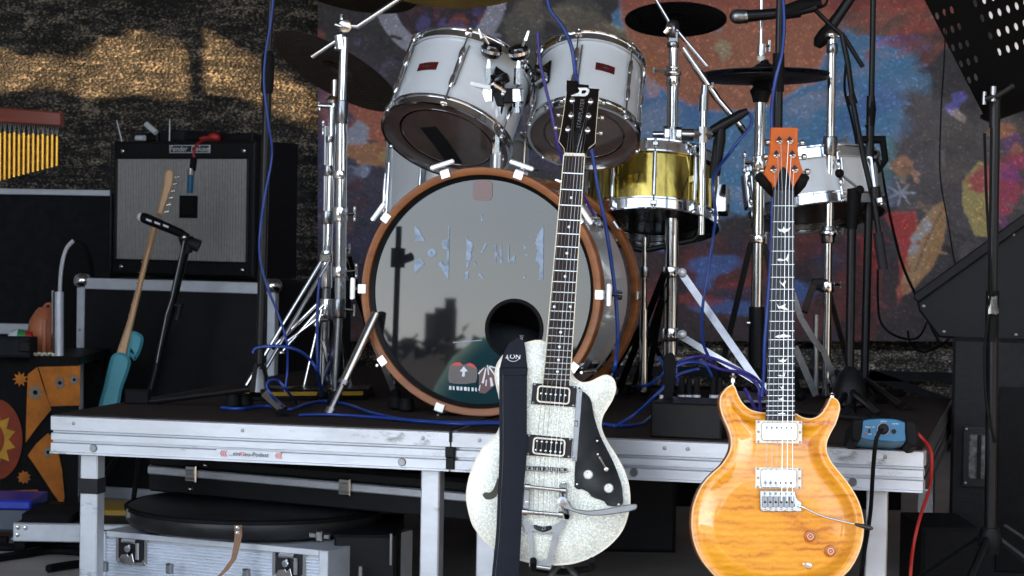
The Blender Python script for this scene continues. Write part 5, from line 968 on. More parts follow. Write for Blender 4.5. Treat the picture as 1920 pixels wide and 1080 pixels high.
part(t, 'boom_arm', 'chrome', d, ([(1212, -30), (1255, 42)], 3.4), ([(1258, 44), (1326, 124)], 3.4)); b = MB(); c = P(1261, 56, d); b.lathe([(0, -.012), (.024, -.012), (.026, 0), (.024, .012), (0, .012)], c, (1, -.35, 0), 20); b.box(P(1262, 70, d), V((.014, 0, 0)), V((0, .012, 0)), UP * .016, .003); hg = b.obj('boom_hinge', MT['satin'], t); b = MB(); b.tube([P(1255, 53, d - .03), P(1246, 62, d - .03)], [.008, .005], 8); b.ball(P(1256, 53, d - .032), .0075, n=10); b.obj('hinge_screw', MT['chrome'], hg)
part(t, 'counter_arm', 'chrome', d, ([(1280, 90), (1302, 122)], 5.5), ([(1302, 122), (1345, 185)], 6.5), ([(1345, 185), (1392, 240)], 5.8)); part(t, 'arm_end', 'gloss', d, ([(1388, 236), (1397, 248)], 6.4)); wing(t, (1250, 134), (1226, 132), d, 4, 'steel')
part(t, 'clamp_screw', 'chrome', d - .02, ([(1224, 252), (1246, 252)], 5.5)); part(t, 'clamp_barrel', 'nickel', d - .02, ([(1268, 252), (1300, 253)], 10.5), n=14); part(t, 'clamp_rod', 'chrome', d - .02, ([(1298, 253), (1350, 253)], 5))
for x, h_ in ((1250, 15), (1272, 13)): b = MB(); b.box(P(x, 253, d - .03), V((m_(6, d), 0, 0)), V((0, .014, .004)), V((0, -.003, m_(h_, d))), .003); b.obj('clamp_jaw', MT['chrome'], t)
legbar(t, (1275, 508, d - .03), (1420, 716, d - .12), .019, foot=True, m='worn'); legbar(t, (1270, 626, d - .03), (1440, 728, d - .12), .017, foot=False, m='worn', nm='leg_brace'); 
for y in (511, 627): b = MB(); b.ball(P(1279, y, d - .04), .012, n=8); b.obj('leg_joint', MT['clawwhite'], t)
legbar(t, (1250, 512, d + .03), (1210, 742), .016, m='pole'); legbar(t, (1246, 512, d - .05), (1160, 736), .018, m='pole'); legbar(t, (1240, 560, d - .02), (1185, 740), .014, m='pole')
d = 5.5; t = thing('drum_arm', 'short vertical chrome rod clamped to the centre stand beside the brass snare', 'clamp rod', P(1317, 440, d))
part(t, 'rod', 'chrome', d, ([(1319, 196), (1315, 440)], 6.2)); part(t, 'socket', 'satin', d, ([(1320, 178), (1319, 208)], 8.5), ([(1322, 160), (1321, 182)], 7)); wing(t, (1322, 164), (1336, 160), d, 4)
part(t, 'clamp', 'satin', d, ([(1302, 252), (1334, 252)], 9), ([(1318, 238), (1318, 268)], 10), n=8)
# snare stand
d = 5.62; t = thing('snare_stand', 'chrome and black snare stand under the brass snare drum', 'snare stand', P(1207, 740, d))
part(t, 'tube', 'chrome', d, ([(1208, 445), (1207, 580)], 5.5), ([(1207, 580), (1206, 735)], 8)); collar(t, 1208, 500, 520, d, 8)
part(t, 'basket', 'pole', d, ([(1208, 470), (1130, 452), (1118, 430)], 5), ([(1208, 470), (1300, 450), (1322, 425)], 5), ([(1208, 470), (1215, 452), (1215, 440)], 5))
for f in ((1130, 738), (1270, 748), (1215, 716)): legbar(t, (1207, 600, d), f, .012, m='pole')
# hi-hat stand
d = 5.72; t = thing('hi_hat_stand', 'chrome hi-hat stand with black legs, rod rising through both black cymbals', 'hi-hat stand', P(1418, 742, d))
part(t, 'pull_rod', 'chrome', d, ([(1428, -40), (1426, 190)], 3.4)); b = MB(); b.lathe([(0, 0), (.012, 0), (.012, .03), (0, .03)], P(1428, 104, d), UP, 14); b.obj('clutch', MT['chrome'], t); wing(t, (1430, 86), (1443, 86), d, 7); b = MB(); b.lathe([(0, 0), (.011, 0), (.011, .012), (0, .012)], P(1427, 114, d), UP, 14); b.obj('clutch_nut', MT['cream'], t)
b = MB(); b.lathe([(0, 0), (.020, 0), (.024, .016), (.030, .03), (.022, .04), (.014, .055), (0, .055)], P(1426, 192, d), UP, 20); b.obj('cymbal_cup', MT['black'], t)
part(t, 'upper_tube', 'chrome', d, ([(1426, 192), (1423, 330)], 9.5)); part(t, 'lower_tube', 'chrome', d, ([(1423, 310), (1419, 585)], 10.5)); part(t, 'leg_hub', 'black', d, ([(1419, 575), (1418, 690)], 14)); part(t, 'spur_bolt', 'nickel', d, ([(1400, 606), (1428, 606)], 6)); collar(t, 1423, 292, 322, d, 13, 'chrome'); wing(t, (1412, 305), (1396, 305), d, 13); collar(t, 1421, 440, 456, d, 14, 'chrome'); wing(t, (1425, 446), (1436, 446), d, 7)
for a, c_ in (((1408, 455), (1340, 748)), ((1432, 455), (1500, 752)), ((1420, 470), (1415, 748))): legbar(t, (*a, d), c_, .016, m='pole')
b = MB(); q = G(1405, 752); b.box(q + V((0, -.02, .012)), V((.035, 0, 0)), V((0, .14, .0)), UP * .006, .003); b.obj('pedal', MT['steel'], t)
# right stand
d = 5.8; t = thing('cymbal_stand', 'chrome straight stand right of the orange headstock in front of the shallow drum', 'cymbal stand', P(1556, 742, d), 'chrome cymbal stands')
part(t, 'upper_tube', 'chrome', d, ([(1560, 72), (1557, 270)], 7.6)); part(t, 'middle_tube', 'chrome', d, ([(1557, 270), (1554, 440)], 8.6)); part(t, 'lower_tube', 'chrome', d, ([(1553, 440), (1549, 742)], 7.8)); collar(t, 1560, 82, 100, d, 10); collar(t, 1556, 256, 292, d, 12.5); collar(t, 1553, 424, 456, d, 12); collar(t, 1553, 432, 442, d, 16, 'chrome'); collar(t, 1551, 528, 548, d, 13, 'chrome')
b = MB(); b.ball(P(1558, 66, d), .016, n=10); b.obj('tilter', MT['nickel'], t); wing(t, (1566, 266), (1588, 262), d, 4, 'steel'); wing(t, (1566, 436), (1580, 434), d, 5); wing(t, (1560, 534), (1576, 534), d, 5); part(t, 'joint_block', 'tape', d, ([(1522, 534), (1550, 532)], 11), n=8)
for a, c_, e in (((1486, 550), (1502, 598), (1528, 640)), ((1528, 640), (1544, 658), (1562, 706))):
    b = MB(); b.bar(P(*a, d - .12), P(*c_, d - .12), .016, .006); b.bar(P(*c_, d - .12), P(*e, d - .12), .016, .006); b.obj('leg', MT['worn'], t)
legbar(t, (1562, 704, d - .12), (1565, 742), .010, m='clawwhite', nm='leg_tip'); legbar(t, (1490, 650, d - .1), (1530, 742, d - .1), .018, m='worn', foot=False, nm='leg_brace'); legbar(t, (1525, 534, d - .04), (1508, 585, d - .1), .018, m='worn', foot=False, nm='leg_brace'); part(t, 'inner_rod', 'steel', d, ([(1530, 590), (1529, 742)], 5)); legbar(t, (1552, 540, d + .03), (1600, 725), .014)
# ---------------------------------------------------------------- microphone stands
def tripod(t, hub, feet, r=.008, m='pole'):
    for f in feet: b = MB(); b.tube([hub, V(f)], r, 8); l = b.obj('leg', MT[m], t); b = MB(); b.tube([V(f).lerp(hub, .10), V(f)], r * 1.9, 8); b.obj('rubber_foot', MT['rubber'], l)
d = 5.22; t = thing('microphone_stand', 'straight black microphone stand on tripod legs left of the chrome stands', 'microphone stand', G(487, 742), 'black microphone stands')
part(t, 'upper_pole', 'pole', d, ([(511, -40), (503, 110)], 6)); part(t, 'lower_pole', 'pole', d, ([(501, 172), (487, 690)], 8)); part(t, 'clutch', 'rubber', d, ([(503, 96), (503, 104), (501, 168), (501, 176)], [8, 12, 12, 9]))
b = MB(); b.lathe([(.010, .070), (.016, .062), (.022, .03), (.027, 0), (.020, -.012), (0, -.012)], P(487, 734, d), UP, 20); b.obj('hub', MT['gloss'], t)
tripod(t, P(487, 728, d), (G(258, 757), G(533, 781), G(600, 728)), .007)
b = MB(); q = G(258, 757); b.box(q + UP * .018, V((.030, 0, 0)), V((0, .02, 0)), UP * .018, .004); b.obj('end_cap', MT['rubber'], t)
b = MB(); b.bar(P(497, 738, d - .10), G(532, 779) + UP * .012, .020, .010, (0, -1, .2)); b.obj('polished_leg_strip', MT['nickel'], t)
d = 5.0; t = thing('microphone_stand', 'straight black microphone stand rising behind the orange headstock', 'microphone stand', G(1462, 778), 'black microphone stands')
part(t, 'upper_pole', 'pole', d, ([(1463, -40), (1460, 110)], 6.5)); part(t, 'clutch', 'rubber', d, ([(1460, 100), (1459, 172)], 10.5)); part(t, 'lower_pole', 'pole', d, ([(1459, 172), (1456, 400), (1460, 790)], 8.5)); h = P(1461, 770, d); tripod(t, h, (V((h.x + .25, h.y + .1, .462)), V((h.x - .1, h.y + .26, .462)), V((h.x - .12, h.y - .1, .462))))
d = 5.85; t = thing('microphone_stand', 'tall black microphone stand with two part pole in front of the blue cloud', 'microphone stand', G(1630, 765), 'black microphone stands')
part(t, 'upper_pole', 'pole', d, ([(1638, -40), (1634, 182)], 5.2)); part(t, 'lower_pole', 'pole', d, ([(1633, 180), (1628, 430), (1620, 752)], 7.5)); part(t, 'clutch', 'rubber', d, ([(1633, 180), (1634, 205), (1632, 236), (1624, 240)], [7, 9, 8, 6]), ([(1606, 262), (1660, 262)], 7)); part(t, 'hook_arm', 'rubber', d, ([(1655, 262), (1660, 300), (1650, 318), (1640, 300)], 6)); h = P(1622, 712, d); tripod(t, h, (G(1590, 776), G(1702, 770), G(1655, 757)), .009)
d = 5.6; t = thing('microphone_stand', 'short black stand with round base hub and sloping boom carrying a black microphone', 'microphone stand', G(1592, 752), 'black microphone stands')
part(t, 'lower_pole', 'pole', d, ([(1597, 420), (1592, 752)], 8)); part(t, 'clutch', 'rubber', d, ([(1600, 352), (1602, 364), (1598, 405), (1597, 430)], [12, 14, 11, 10])); part(t, 'boom', 'pole', d - .06, ([(1578, 62), (1590, 120), (1600, 196), (1620, 300), (1640, 385), (1648, 440)], 5), ([(1594, 178), (1600, 196)], 9), ([(1640, 350), (1642, 372)], 10)); part(t, 'counterweight', 'tape', d - .06, ([(1646, 436), (1656, 505)], 9))
part(t, 'clamp_rod', 'steel', d - .08, ([(1575, 326), (1608, 352)], 2.4)); 
for q in ((1574, 325), (1612, 356)): b = MB(); b.ball(P(*q, d - .08), .012, n=8); b.obj('clamp_knob', MT['rubber'], t)
b = MB(); b.lathe([(.012, .10), (.03, .08), (.045, .04), (.05, .0), (.0, .0)], P(1592, 758, d), UP, 20); b.obj('hub', MT['black'], t); h = P(1592, 730, d); tripod(t, h, (G(1560, 772), G(1660, 788), G(1612, 757)), .009)
part(t, 'cross_arm', 'pole', d + .05, ([(1500, -10), (1556, 46), (1582, 68), (1618, 126)], 4.2))
t = thing('microphone', 'black instrument microphone hanging on the sloping boom above the blue cloud', 'microphone', P(1570, 45, 5.9), 'microphones'); part(t, 'body', 'pole', 5.9, ([(1552, 58), (1572, 30), (1606, -20)], [12, 10, 9])); part(t, 'grille', 'rubber', 5.9, ([(1532, 88), (1537, 78), (1548, 64), (1556, 54)], [7, 13, 14, 12])); part(t, 'clip', 'nickel', 5.9, ([(1556, 66), (1562, 68)], 7), ([(1570, 68), (1588, 70)], 3))
d = 5.6; t = thing('microphone', 'black vocal microphone lying level in a clip across the painted planet', 'microphone', P(1450, 28, d), 'microphones')
part(t, 'grille', 'steel', d, ([(1368, 31), (1371, 31), (1377, 31), (1386, 31), (1393, 31), (1397, 30)], [3, 9, 13, 14, 13, 12]), n=14); part(t, 'collar_band', 'satin', d, ([(1395, 31), (1400, 30)], 13), n=14); part(t, 'body', 'pole', d, ([(1399, 30), (1440, 27), (1500, 20), (1530, 14)], [11.5, 10.5, 9, 8]), n=14); part(t, 'clip', 'rubber', d, ([(1470, 24), (1500, 12), (1540, 6)], [13, 13, 8]), ([(1462, 26), (1500, 21)], 11))
t = thing('cable', 'black cable looping up from the level vocal microphone', 'cable', P(1540, 12, d), 'black cables'); part(t, 'cord', 'rubber', d, (cr2([(1528, 16), (1546, 10), (1552, -5), (1550, -30)], 4, False), 2.6))
d = 5.5; t = thing('microphone', 'black clip drum microphone aimed down beside the brass snare', 'microphone', P(1350, 290, d), 'microphones'); part(t, 'body', 'pole', d, ([(1334, 246), (1356, 234), (1390, 214), (1402, 208)], [9, 11, 9, 6])); part(t, 'holder', 'black', d, ([(1352, 240), (1350, 262), (1342, 330)], [9, 11, 8]), ([(1345, 262), (1336, 335)], 7))
# ---------------------------------------------------------------- cables
def cable(label, m, pts, r=3.6, group='blue cables around the drum kit', d=None, n=6):
    p3 = [P(*q) if len(q) == 3 else G(q[0], q[1]) + UP * .006 for q in pts]; c = cr(p3, 6, False); b = MB(); rr = r * .00112; b.tube(c, rr, n)
    return solo('cable', b, MT[m], label, 'cable', p3[0], group, smooth=60)
cable('blue cable running down along the left black microphone stand to the deck', 'blue', [(515, -30, 5.18), (508, 40, 5.18), (498, 100, 5.18), (495, 160, 5.18), (503, 230, 5.18), (510, 290, 5.2), (496, 370, 5.2), (488, 430, 5.18), (487, 480, 5.18), (500, 535, 5.18), (522, 590, 5.18), (537, 640, 5.18), (539, 690, 5.2), (534, 735, 5.2)], 2.8)
cable('blue cable arching from the left stand hub towards the chrome stand', 'blue', [(474, 662, 5.14), (482, 652, 5.14), (520, 649, 5.14), (556, 656, 5.16), (582, 675, 5.2), (598, 705, 5.25), (602, 742)])
cable('blue cable hanging straight down beside the second chrome stand', 'blue', [(600, 520, 5.35), (596, 560, 5.35), (595, 620, 5.35), (596, 690, 5.35), (602, 735, 5.4)])
cable('blue loop of cable lying over the polished tripod leg', 'blue', [(540, 775), (512, 745, 5.02), (500, 724, 5.02), (506, 713, 5.03), (522, 714, 5.05), (540, 735, 5.08), (556, 760)], 3.2)
cable('long blue cable along the front edge of the deck under the bass drum', 'blue', [(415, 769), (450, 771), (500, 766), (545, 772), (575, 762), (610, 757), (650, 763), (700, 780), (760, 792), (830, 797), (900, 797), (960, 796), (1040, 794)], 4.0)
cable('second blue cable lying close behind the long one on the deck edge', 'blue', [(560, 783), (620, 782), (700, 787), (780, 794), (860, 800), (940, 799), (1030, 803)], 3.2)
cable('bright blue cable dropping past the black headstock and the brass snare', 'blue', [(1024, -30, 5.1), (1030, 15, 5.1), (1056, 52, 5.1), (1072, 90, 5.1), (1081, 150, 5.1), (1096, 220, 5.15), (1111, 290, 5.15), (1120, 345, 5.15), (1131, 400, 5.15), (1140, 450, 5.15), (1150, 520, 5.12), (1156, 580, 5.12), (1158, 640, 5.1), (1152, 700, 5.05), (1148, 740)], 4.2)
cable('violet cable hanging in front of the smaller white tom', 'purple', [(1008, 60, 5.16), (1012, 110, 5.16), (1022, 160, 5.16), (1034, 210, 5.16), (1044, 260, 5.16), (1058, 310, 5.2), (1090, 360, 5.3), (1120, 420, 5.35), (1146, 500, 5.3), (1150, 600, 5.3)], 3.4)
cable('blue cable wound round the pole behind the orange headstock', 'blue', [(1466, -30, 4.96), (1470, 40, 4.96), (1466, 100, 4.96), (1454, 150, 4.96), (1447, 200, 4.97), (1447, 240, 4.97), (1449, 300, 4.98), (1447, 450, 4.98), (1440, 560, 4.95), (1434, 640, 4.93), (1432, 700, 4.9), (1428, 745, 4.88)], 3.8)
cable('blue cable hanging from the clip microphone beside the snare', 'blue', [(1402, 210, 5.5), (1410, 222, 5.5), (1404, 242, 5.5), (1386, 262, 5.5), (1366, 290, 5.5), (1344, 320, 5.45), (1336, 350, 5.42), (1342, 400, 5.42), (1336, 450, 5.42), (1326, 520, 5.42), (1317, 580, 5.4), (1318, 640, 5.35), (1334, 680, 5.3)], 3.8)
for lab, m, q in (('violet cable arching highest out of the black stage box', 'purple', [(1277, 730, 4.98), (1268, 690, 4.98), (1290, 672, 5.0), (1330, 670, 5.0), (1380, 690, 5.0), (1420, 712, 4.98), (1440, 745, 4.95)]), ('blue cable bending over the plugs of the black stage box', 'blue', [(1262, 690, 4.92), (1290, 679, 4.92), (1320, 684, 4.94), (1334, 705, 4.95), (1338, 728, 4.98)]), ('blue cable sloping from the deck edge up to the stage box plugs', 'blue', [(1150, 806), (1178, 785, 4.85), (1205, 765, 4.86), (1240, 730, 4.88), (1272, 702, 4.9), (1310, 692, 4.92)]), ('violet cable curling from the stage box behind the amber guitar horn', 'purple', [(1310, 676, 5.0), (1350, 692, 5.0), (1390, 700, 4.95), (1420, 722, 4.92), (1424, 750, 4.9), (1428, 790, 4.8)]), ('blue cable lying lowest on the deck left of the stage box', 'blue', [(1128, 800), (1165, 803), (1200, 800), (1216, 790), (1240, 770)]), ('violet cable running flat behind the amber guitar horn', 'purple', [(1396, 728, 4.9), (1408, 750, 4.9), (1420, 775, 4.85), (1432, 792, 4.8)]), ('blue cable rising behind the left plugs of the stage box', 'blue', [(1180, 730), (1214, 722, 5.0), (1240, 705, 5.0), (1246, 690, 5.0), (1236, 670, 5.05)])): cable(lab, m, q, 3.6)
BG = 'black cables'
cable('thin black cable hanging down over the orange leaf of the banner', 'rubber', [(1774, 20, 7.2), (1770, 120, 7.2), (1764, 220, 7.2), (1763, 330, 7.2), (1778, 420, 7.2), (1790, 490, 7.2), (1806, 520, 7.2)], 2.2, BG)
cable('black cable from the boom counterweight swinging towards the monitor', 'rubber', [(1646, 505, 6.0), (1646, 560, 6.0), (1652, 605, 6.0), (1680, 630, 6.0), (1720, 634, 6.1), (1740, 600, 6.2)], 3, BG)
cable('black cable sagging in a loop below the tilted monitor', 'rubber', [(1702, 620, 6.2), (1708, 645, 6.2), (1730, 660, 6.2), (1760, 650, 6.2), (1785, 630, 6.2)], 3, BG)
cable('black cable slanting past the shallow white drum', 'rubber', [(1650, 300, 6.6), (1668, 400, 6.6), (1690, 490, 6.6), (1720, 560, 6.6), (1760, 640, 6.6)], 4, BG)
cable('black cable climbing along the sloping boom', 'rubber', [(1586, 120, 5.92), (1584, 170, 5.92), (1596, 220, 5.93), (1606, 270, 5.93), (1612, 330, 5.92)], 3.2, BG)
cable('black lead dropping from the blue box over the front rail', 'rubber', [(1654, 806, 4.40), (1648, 812, 4.38), (1642, 830, 4.38), (1637, 880, 4.42), (1632, 960, 4.5), (1620, 1040, 4.55), (1612, 1100, 4.6)], 4, BG)
cable('red cable hanging off the right end of the riser', 'red', [(1716, 808, 4.62), (1742, 838, 4.60), (1747, 870, 4.60), (1741, 920, 4.62), (1722, 980, 4.65), (1710, 1040, 4.65), (1706, 1100, 4.65)], 3.6, 'red cable at the riser')
for i, q in enumerate(([(-40, 1030), (20, 1034), (70, 1026), (140, 1020)], [(-40, 1060), (40, 1048), (100, 1040), (180, 1046)], [(90, 1075), (150, 1066), (220, 1070)])):
    b = MB(); p3 = [G(x, y, 0) + UP * .012 for x, y in q]; b.tube(cr(p3, 5, False), .011, 6); solo('cable', b, MT['rubber'], ('thick black cable nearest the dolly wheel on the stage floor', 'thick black cable in the middle of the bottom left floor', 'thick black cable at the very bottom beside the deck leg')[i], 'cable', p3[0], BG)

# ---------------------------------------------------------------- stage box, blue box and odds on the deck
d = 4.86; A = G(1219, 820); Bq = G(1352, 826); t = thing('stage_box', 'long low black stage box full of plugs on the deck behind the guitars', 'stage box', A)
u = (Bq - A).normalized(); vv = V((-u.y, u.x, 0)); L_ = (Bq - A).length; hh = .078
b = MB(); b.box(A + u * L_ / 2 + vv * .09 + UP * hh / 2, u * L_ / 2, vv * .09, UP * hh / 2, .004); b.obj('case', MT['black'], t)
for x in (1243, 1278, 1291, 1306, 1337, 1349):
    c = P(x, 758, 4.93); b = MB(); b.tube([c - UP * .02, c + UP * .022], .0092, 12); pl_ = b.obj('plug', MT['alu'], t); b = MB(); b.tube([c + UP * .022, c + UP * .045, c + UP * .062], [.0085, .0075, .005], 10); b.obj('plug_boot', MT['rubber'], pl_)
t = thing('strap_roll', 'black velcro strap with lime tip hanging over the stage box', 'strap', P(1255, 790, 4.82)); b = MB(); b.plate(PP(cr2([(1246, 668), (1262, 662), (1268, 690), (1262, 740), (1258, 782), (1240, 785), (1246, 730), (1244, 690)], 3), 4.80), (0, -1, 0), .008, .002); b.obj('webbing', MT['cloth'], t); b = MB(); b.plate(PP([(1238, 781), (1254, 784), (1252, 799), (1236, 792)], 4.798), (0, -1, 0), .009, .001); b.obj('lime_tip', MT['lime'], t)
def dibox():
    A = G(1597, 832, .454); t = thing('blue_direct_box', 'small blue direct box with black rubber ends at the right end of the deck', 'direct box', A)
    pl = Pl(P(1660, 812, 4.44), (-.06, -1, .25)); n = pl.n
    b = MB(); b.plate(pl.many(cr2([(1616, 792), (1622, 787), (1640, 785), (1660, 784.5), (1680, 786), (1695, 791), (1699, 797), (1698, 828), (1655, 827), (1614, 822)], 2)), n, .13, .002); b.obj('housing', MT['bluebox'], t)
    for q in ([(1597, 790), (1606, 786), (1618, 786), (1614, 823), (1606, 829), (1595, 822)], [(1697, 790), (1706, 789), (1718, 794), (1722, 815), (1720, 838), (1700, 832)]): b = MB(); b.plate([p + n * .006 for p in pl.many(cr2(q, 2))], n, .15, .004); b.obj('rubber_end', MT['rubber'], t)
    o = pl.at(1656, 805) ; b = MB(); b.lathe([(0, .012), (.009, .012), (.0115, .008), (.0115, 0)], o, n, 18); jk = b.obj('jack_plug', MT['black'], t); b = MB(); b.lathe([(.0118, .002), (.013, .002), (.013, 0), (.0118, 0)], o, n, 18, True); b.obj('jack_rim', MT['steel'], jk)
    b = MB(); b.lathe([(0, .004), (.0045, .004), (.005, 0)], pl.at(1676, 809), n, 12); b.obj('screw_knob', MT['black'], t); b = MB(); b.box(pl.at(1630, 808) + n * .002, V((.0015, 0, 0)), n * .002, UP * .004); b.obj('switch', MT['blackprint'], t); b = MB(); b.ball(pl.at(1623, 813) + n * .001, .0022, n=6); b.obj('lamp', MT['redprint'], t)
    X = V((1, -.06, 0)); Y = n.cross(X.normalized())
    for s, x, y, z in (('INPUT', 1657, 790.5, .0048), ('OUTPUT', 1679, 795, .0036), ('THRU', 1627, 801, .0046), ('LIFT', 1638, 801, .0040), ('GND', 1631, 814, .0034), ('-20dB', 1643, 815, .0034)): text(s, pl.at(x, y, .0006), X, Y, z, MT['print'], 'lettering', t)
dibox()
t = thing('pedal_board', 'low black board with yellow edge on the deck behind the left stand', 'pedal board', G(560, 742)); A = G(450, 752); Bq = G(690, 750); b = MB(); b.box((A + Bq) / 2 + V((0, .08, .014)), (Bq - A) / 2, V((0, .08, 0)), UP * .014, .003); bd = b.obj('board', MT['black'], t)
b = MB(); b.box((A + Bq) / 2 + V((0, -.004, .018)), (Bq - A) * .46, V((0, .003, 0)), UP * .005); b.obj('yellow_edge', MT['yellow'], bd)
for i, x in enumerate((436, 459, 628, 744, 762)):
    c = G(x, (764, 763, 758, 768, 772)[i]); b = MB(); b.lathe([(0, .034), (.014, .033), (.019, .022), (.020, .006), (.014, 0), (0, 0)], c, UP, 14); solo('rubber_stand_foot', b, MT['rubber'], ('black rubber foot at the far left beside the blue cable', 'black rubber foot under the left stand hub', 'black rubber foot behind the chrome spur', 'black rubber foot left of the bass drum bottom claw', 'black rubber foot nearest the bass drum bottom claw')[i], 'rubber foot', c, 'rubber stand feet on the deck')

# ---------------------------------------------------------------- amplifier on flight case
def amp():
    dC = 7.35; z0 = .724
    A = P(205, 524, 7.42); A = G(205, 524, z0); ang = R(-28); u = V((math.cos(ang), math.sin(ang), 0)); v = V((-u.y, u.x, 0)); A = P(207, 524, 7.42); A.z = z0
    W_, H_, D_ = .60, .465, .27
    t = thing('guitar_amplifier', 'black guitar combo amplifier with grey striped grille cloth on a flight case', 'amplifier', A)
    b = MB(); b.box(A + u * W_ / 2 + v * D_ / 2 + UP * H_ / 2, u * W_ / 2, v * D_ / 2, UP * H_ / 2, .012); b.obj('cabinet', MT['tolex'], t)
    n = -v
    # grille with raised ribs
    g0 = A + u * .028 + UP * .058 + n * .003; GW, GH = W_ - .056, .345; b = MB(); k = 96; prev = None
    for i in range(k + 1):
        o = .0028 if i % 2 else 0; p = g0 + u * (GW * i / k) + n * o; r = b.ring([p, p + UP * GH])
        if prev: b.f.append((prev[0], r[0], r[1], prev[1]))
        prev = r
    b.obj('grille_cloth', MT['grill'], t, smooth=0)
    for q in ((g0 - u * .004, g0 - u * .004 + UP * GH), (g0 + u * (GW + .004), g0 + u * (GW + .004) + UP * GH), (g0 - UP * .004, g0 + u * GW - UP * .004), (g0 + UP * (GH + .004), g0 + u * GW + UP * (GH + .004))): b = MB(); b.bar(q[0], q[1], .008, .008); b.obj('grille_trim', MT['black'], t)
    c = A + u * .335 + UP * .437 + n * .003; b = MB(); b.box(c, u * .085, n * .002, UP * .0135, .001); np_ = b.obj('name_plate', MT['alu2'], t); b = MB(); b.box(c + n * .0022, u * .081, n * .0006, UP * .0105); b.obj('plate_face', MT['tape'], np_)
    text('Fender  Deluxe', c + n * .0032, u, UP, .026, MT['print'], 'lettering', np_, shear=.2)
    for x, z in ((.045, .43), (.555, .43), (.045, .03), (.30, .03), (.555, .03)): b = MB(); b.lathe([(0, .003), (.006, .002), (.008, 0)], A + u * x + UP * z + n * .0005, n, 10); b.obj('screw', MT['nickel'], t)
    for s in (0, 1): b = MB(); q = A + u * (W_ * s) + n * .001; b.tube([q + UP * .01, q + UP * (H_ - .01)], .004, 6); b.obj('edge_piping', MT['tape'], t)
    b = MB(); o = A + u * W_ / 2 + v * .13 + UP * H_; b.tube(cr([o - u * .11, o - u * .10 + UP * .02, o + UP * .026, o + u * .10 + UP * .02, o + u * .11], 4, False), .010, 8); b.obj('handle', MT['rubber'], t)
    # things on top
    top = lambda x, y: A + u * x + v * y + UP * (H_ + .0)
    for i, (x, y, w_, dd, h_, m, lb) in enumerate(((.11, .08, .10, .07, .030, 'black', 'small black box at the left end of the amplifier top'), (.215, .10, .11, .09, .040, 'grey', 'dark grey box in the middle of the amplifier top'), (.33, .09, .10, .09, .034, 'black', 'flat black box beside the red cable on the amplifier'), (.46, .12, .16, .10, .028, 'caseblk', 'low black pouch at the right of the amplifier top'))):
        b = MB(); b.box(top(x, y) + UP * h_ / 2, u * w_ / 2, v * dd / 2, UP * h_ / 2, .006); solo('pedal_box', b, MT[m], lb, 'effects box', top(x, y), 'boxes on the amplifier')
    for i, (x, z, l, rot) in enumerate(((.10, .012, .036, 0), (.145, .045, .055, -.6))):
        b = MB(); c = top(x, .03) + UP * z; a = u * math.cos(rot) + UP * math.sin(rot); b.tube([c - a * l / 2, c + a * l / 2], .010, 8); solo('adapter_plug', b, MT['white'], ('short white plug lying flat on the amplifier', 'longer white plug tilted on the amplifier boxes')[i], 'plug', c, 'white plugs on the amplifier')
    for i, (x, l) in enumerate(((.0, -.025), (.205, 0))):
        b = MB(); c = top(x + .012, .04); b.tube([c, c + UP * .075 + u * l], [.004, .003], 6); solo('antenna', b, MT['steel'], ('grey antenna rod leaning at the left corner of the amplifier', 'upright grey antenna rod on the amplifier top')[i], 'antenna', c, 'antenna rods on the amplifier')
    b = MB(); c = P(402, 258, 7.25); b.ball(c, .022, (1, .6, .8), 8); b.ball(c + V((-.03, 0, -.004)), .016, (1.4, .6, .6), 8); solo('red_clip', b, MT['red'], 'bright red clip lying on the amplifier beside the cable', 'clip', c)
    dm = 6.98; t = thing('microphone', 'black square headed microphone hanging in front of the amplifier grille', 'microphone', P(355, 380, dm), 'microphones')
    part(t, 'plug', 'rubber', dm, ([(364, 295), (361, 320)], 6)); part(t, 'connector', 'nickel', dm, ([(359, 316), (358, 328)], 6.5)); part(t, 'body', 'bluebox', dm, ([(358, 328), (356, 362)], 5.5)); b = MB(); b.box(P(353.5, 388, dm), V((m_(16, dm), 0, 0)), V((0, .025, 0)), UP * m_(21, dm), .010); b.obj('windshield', MT['cloth'], t)
    cable('red cable hanging over the amplifier name plate to the microphone', 'red', [(400, 262, 7.15), (384, 262, 7.05), (370, 270, 6.98), (364, 284, 6.98), (364, 298, 6.98)], 4.2, 'red cable at the amplifier')
    # flight case below
    ang2 = R(-20); u2 = V((math.cos(ang2), math.sin(ang2), 0)); v2 = V((-u2.y, u2.x, 0)); A2 = P(152, 540, 7.05); A2.z = 0; W2 = .70; H2 = .722; D2 = .62
    t = thing('flight_case', 'black flight case with aluminium edges carrying the amplifier', 'flight case', A2); b = MB(); b.box(A2 + u2 * W2 / 2 + v2 * D2 / 2 + UP * (H2 / 2 + .002), u2 * (W2 / 2 - .002), v2 * (D2 / 2 - .002), UP * (H2 / 2 - .004)); b.obj('panel', MT['caseblk'], t)
    c = [A2, A2 + u2 * W2]; T_ = UP * H2
    for a, e in ((c[0], c[0] + T_), (c[1], c[1] + T_)): b = MB(); b.box((a + e) / 2 + v2 * .010, u2 * .014, v2 * .014, T_ / 2, .002); b.obj('edge_rail', MT['alu2'], t)
    for z in (.018, H2 - .018): b = MB(); b.box(A2 + u2 * W2 / 2 + v2 * .009 + UP * z, u2 * (W2 / 2 - .016), v2 * .013, UP * .018, .002); b.obj('edge_rail', MT['alu2'], t)
    for q in c:
        b = MB(); o = q + T_ - UP * .010 + v2 * .008; b.ball(o, .030, (1, 1, .9), 10); b.bar(o + u2 * (.012 if q is c[0] else -.012), o - UP * .06 + u2 * (.03 if q is c[0] else -.03), .03, .008, tuple(n)); b.obj('corner_ball', MT['chrome'], t)
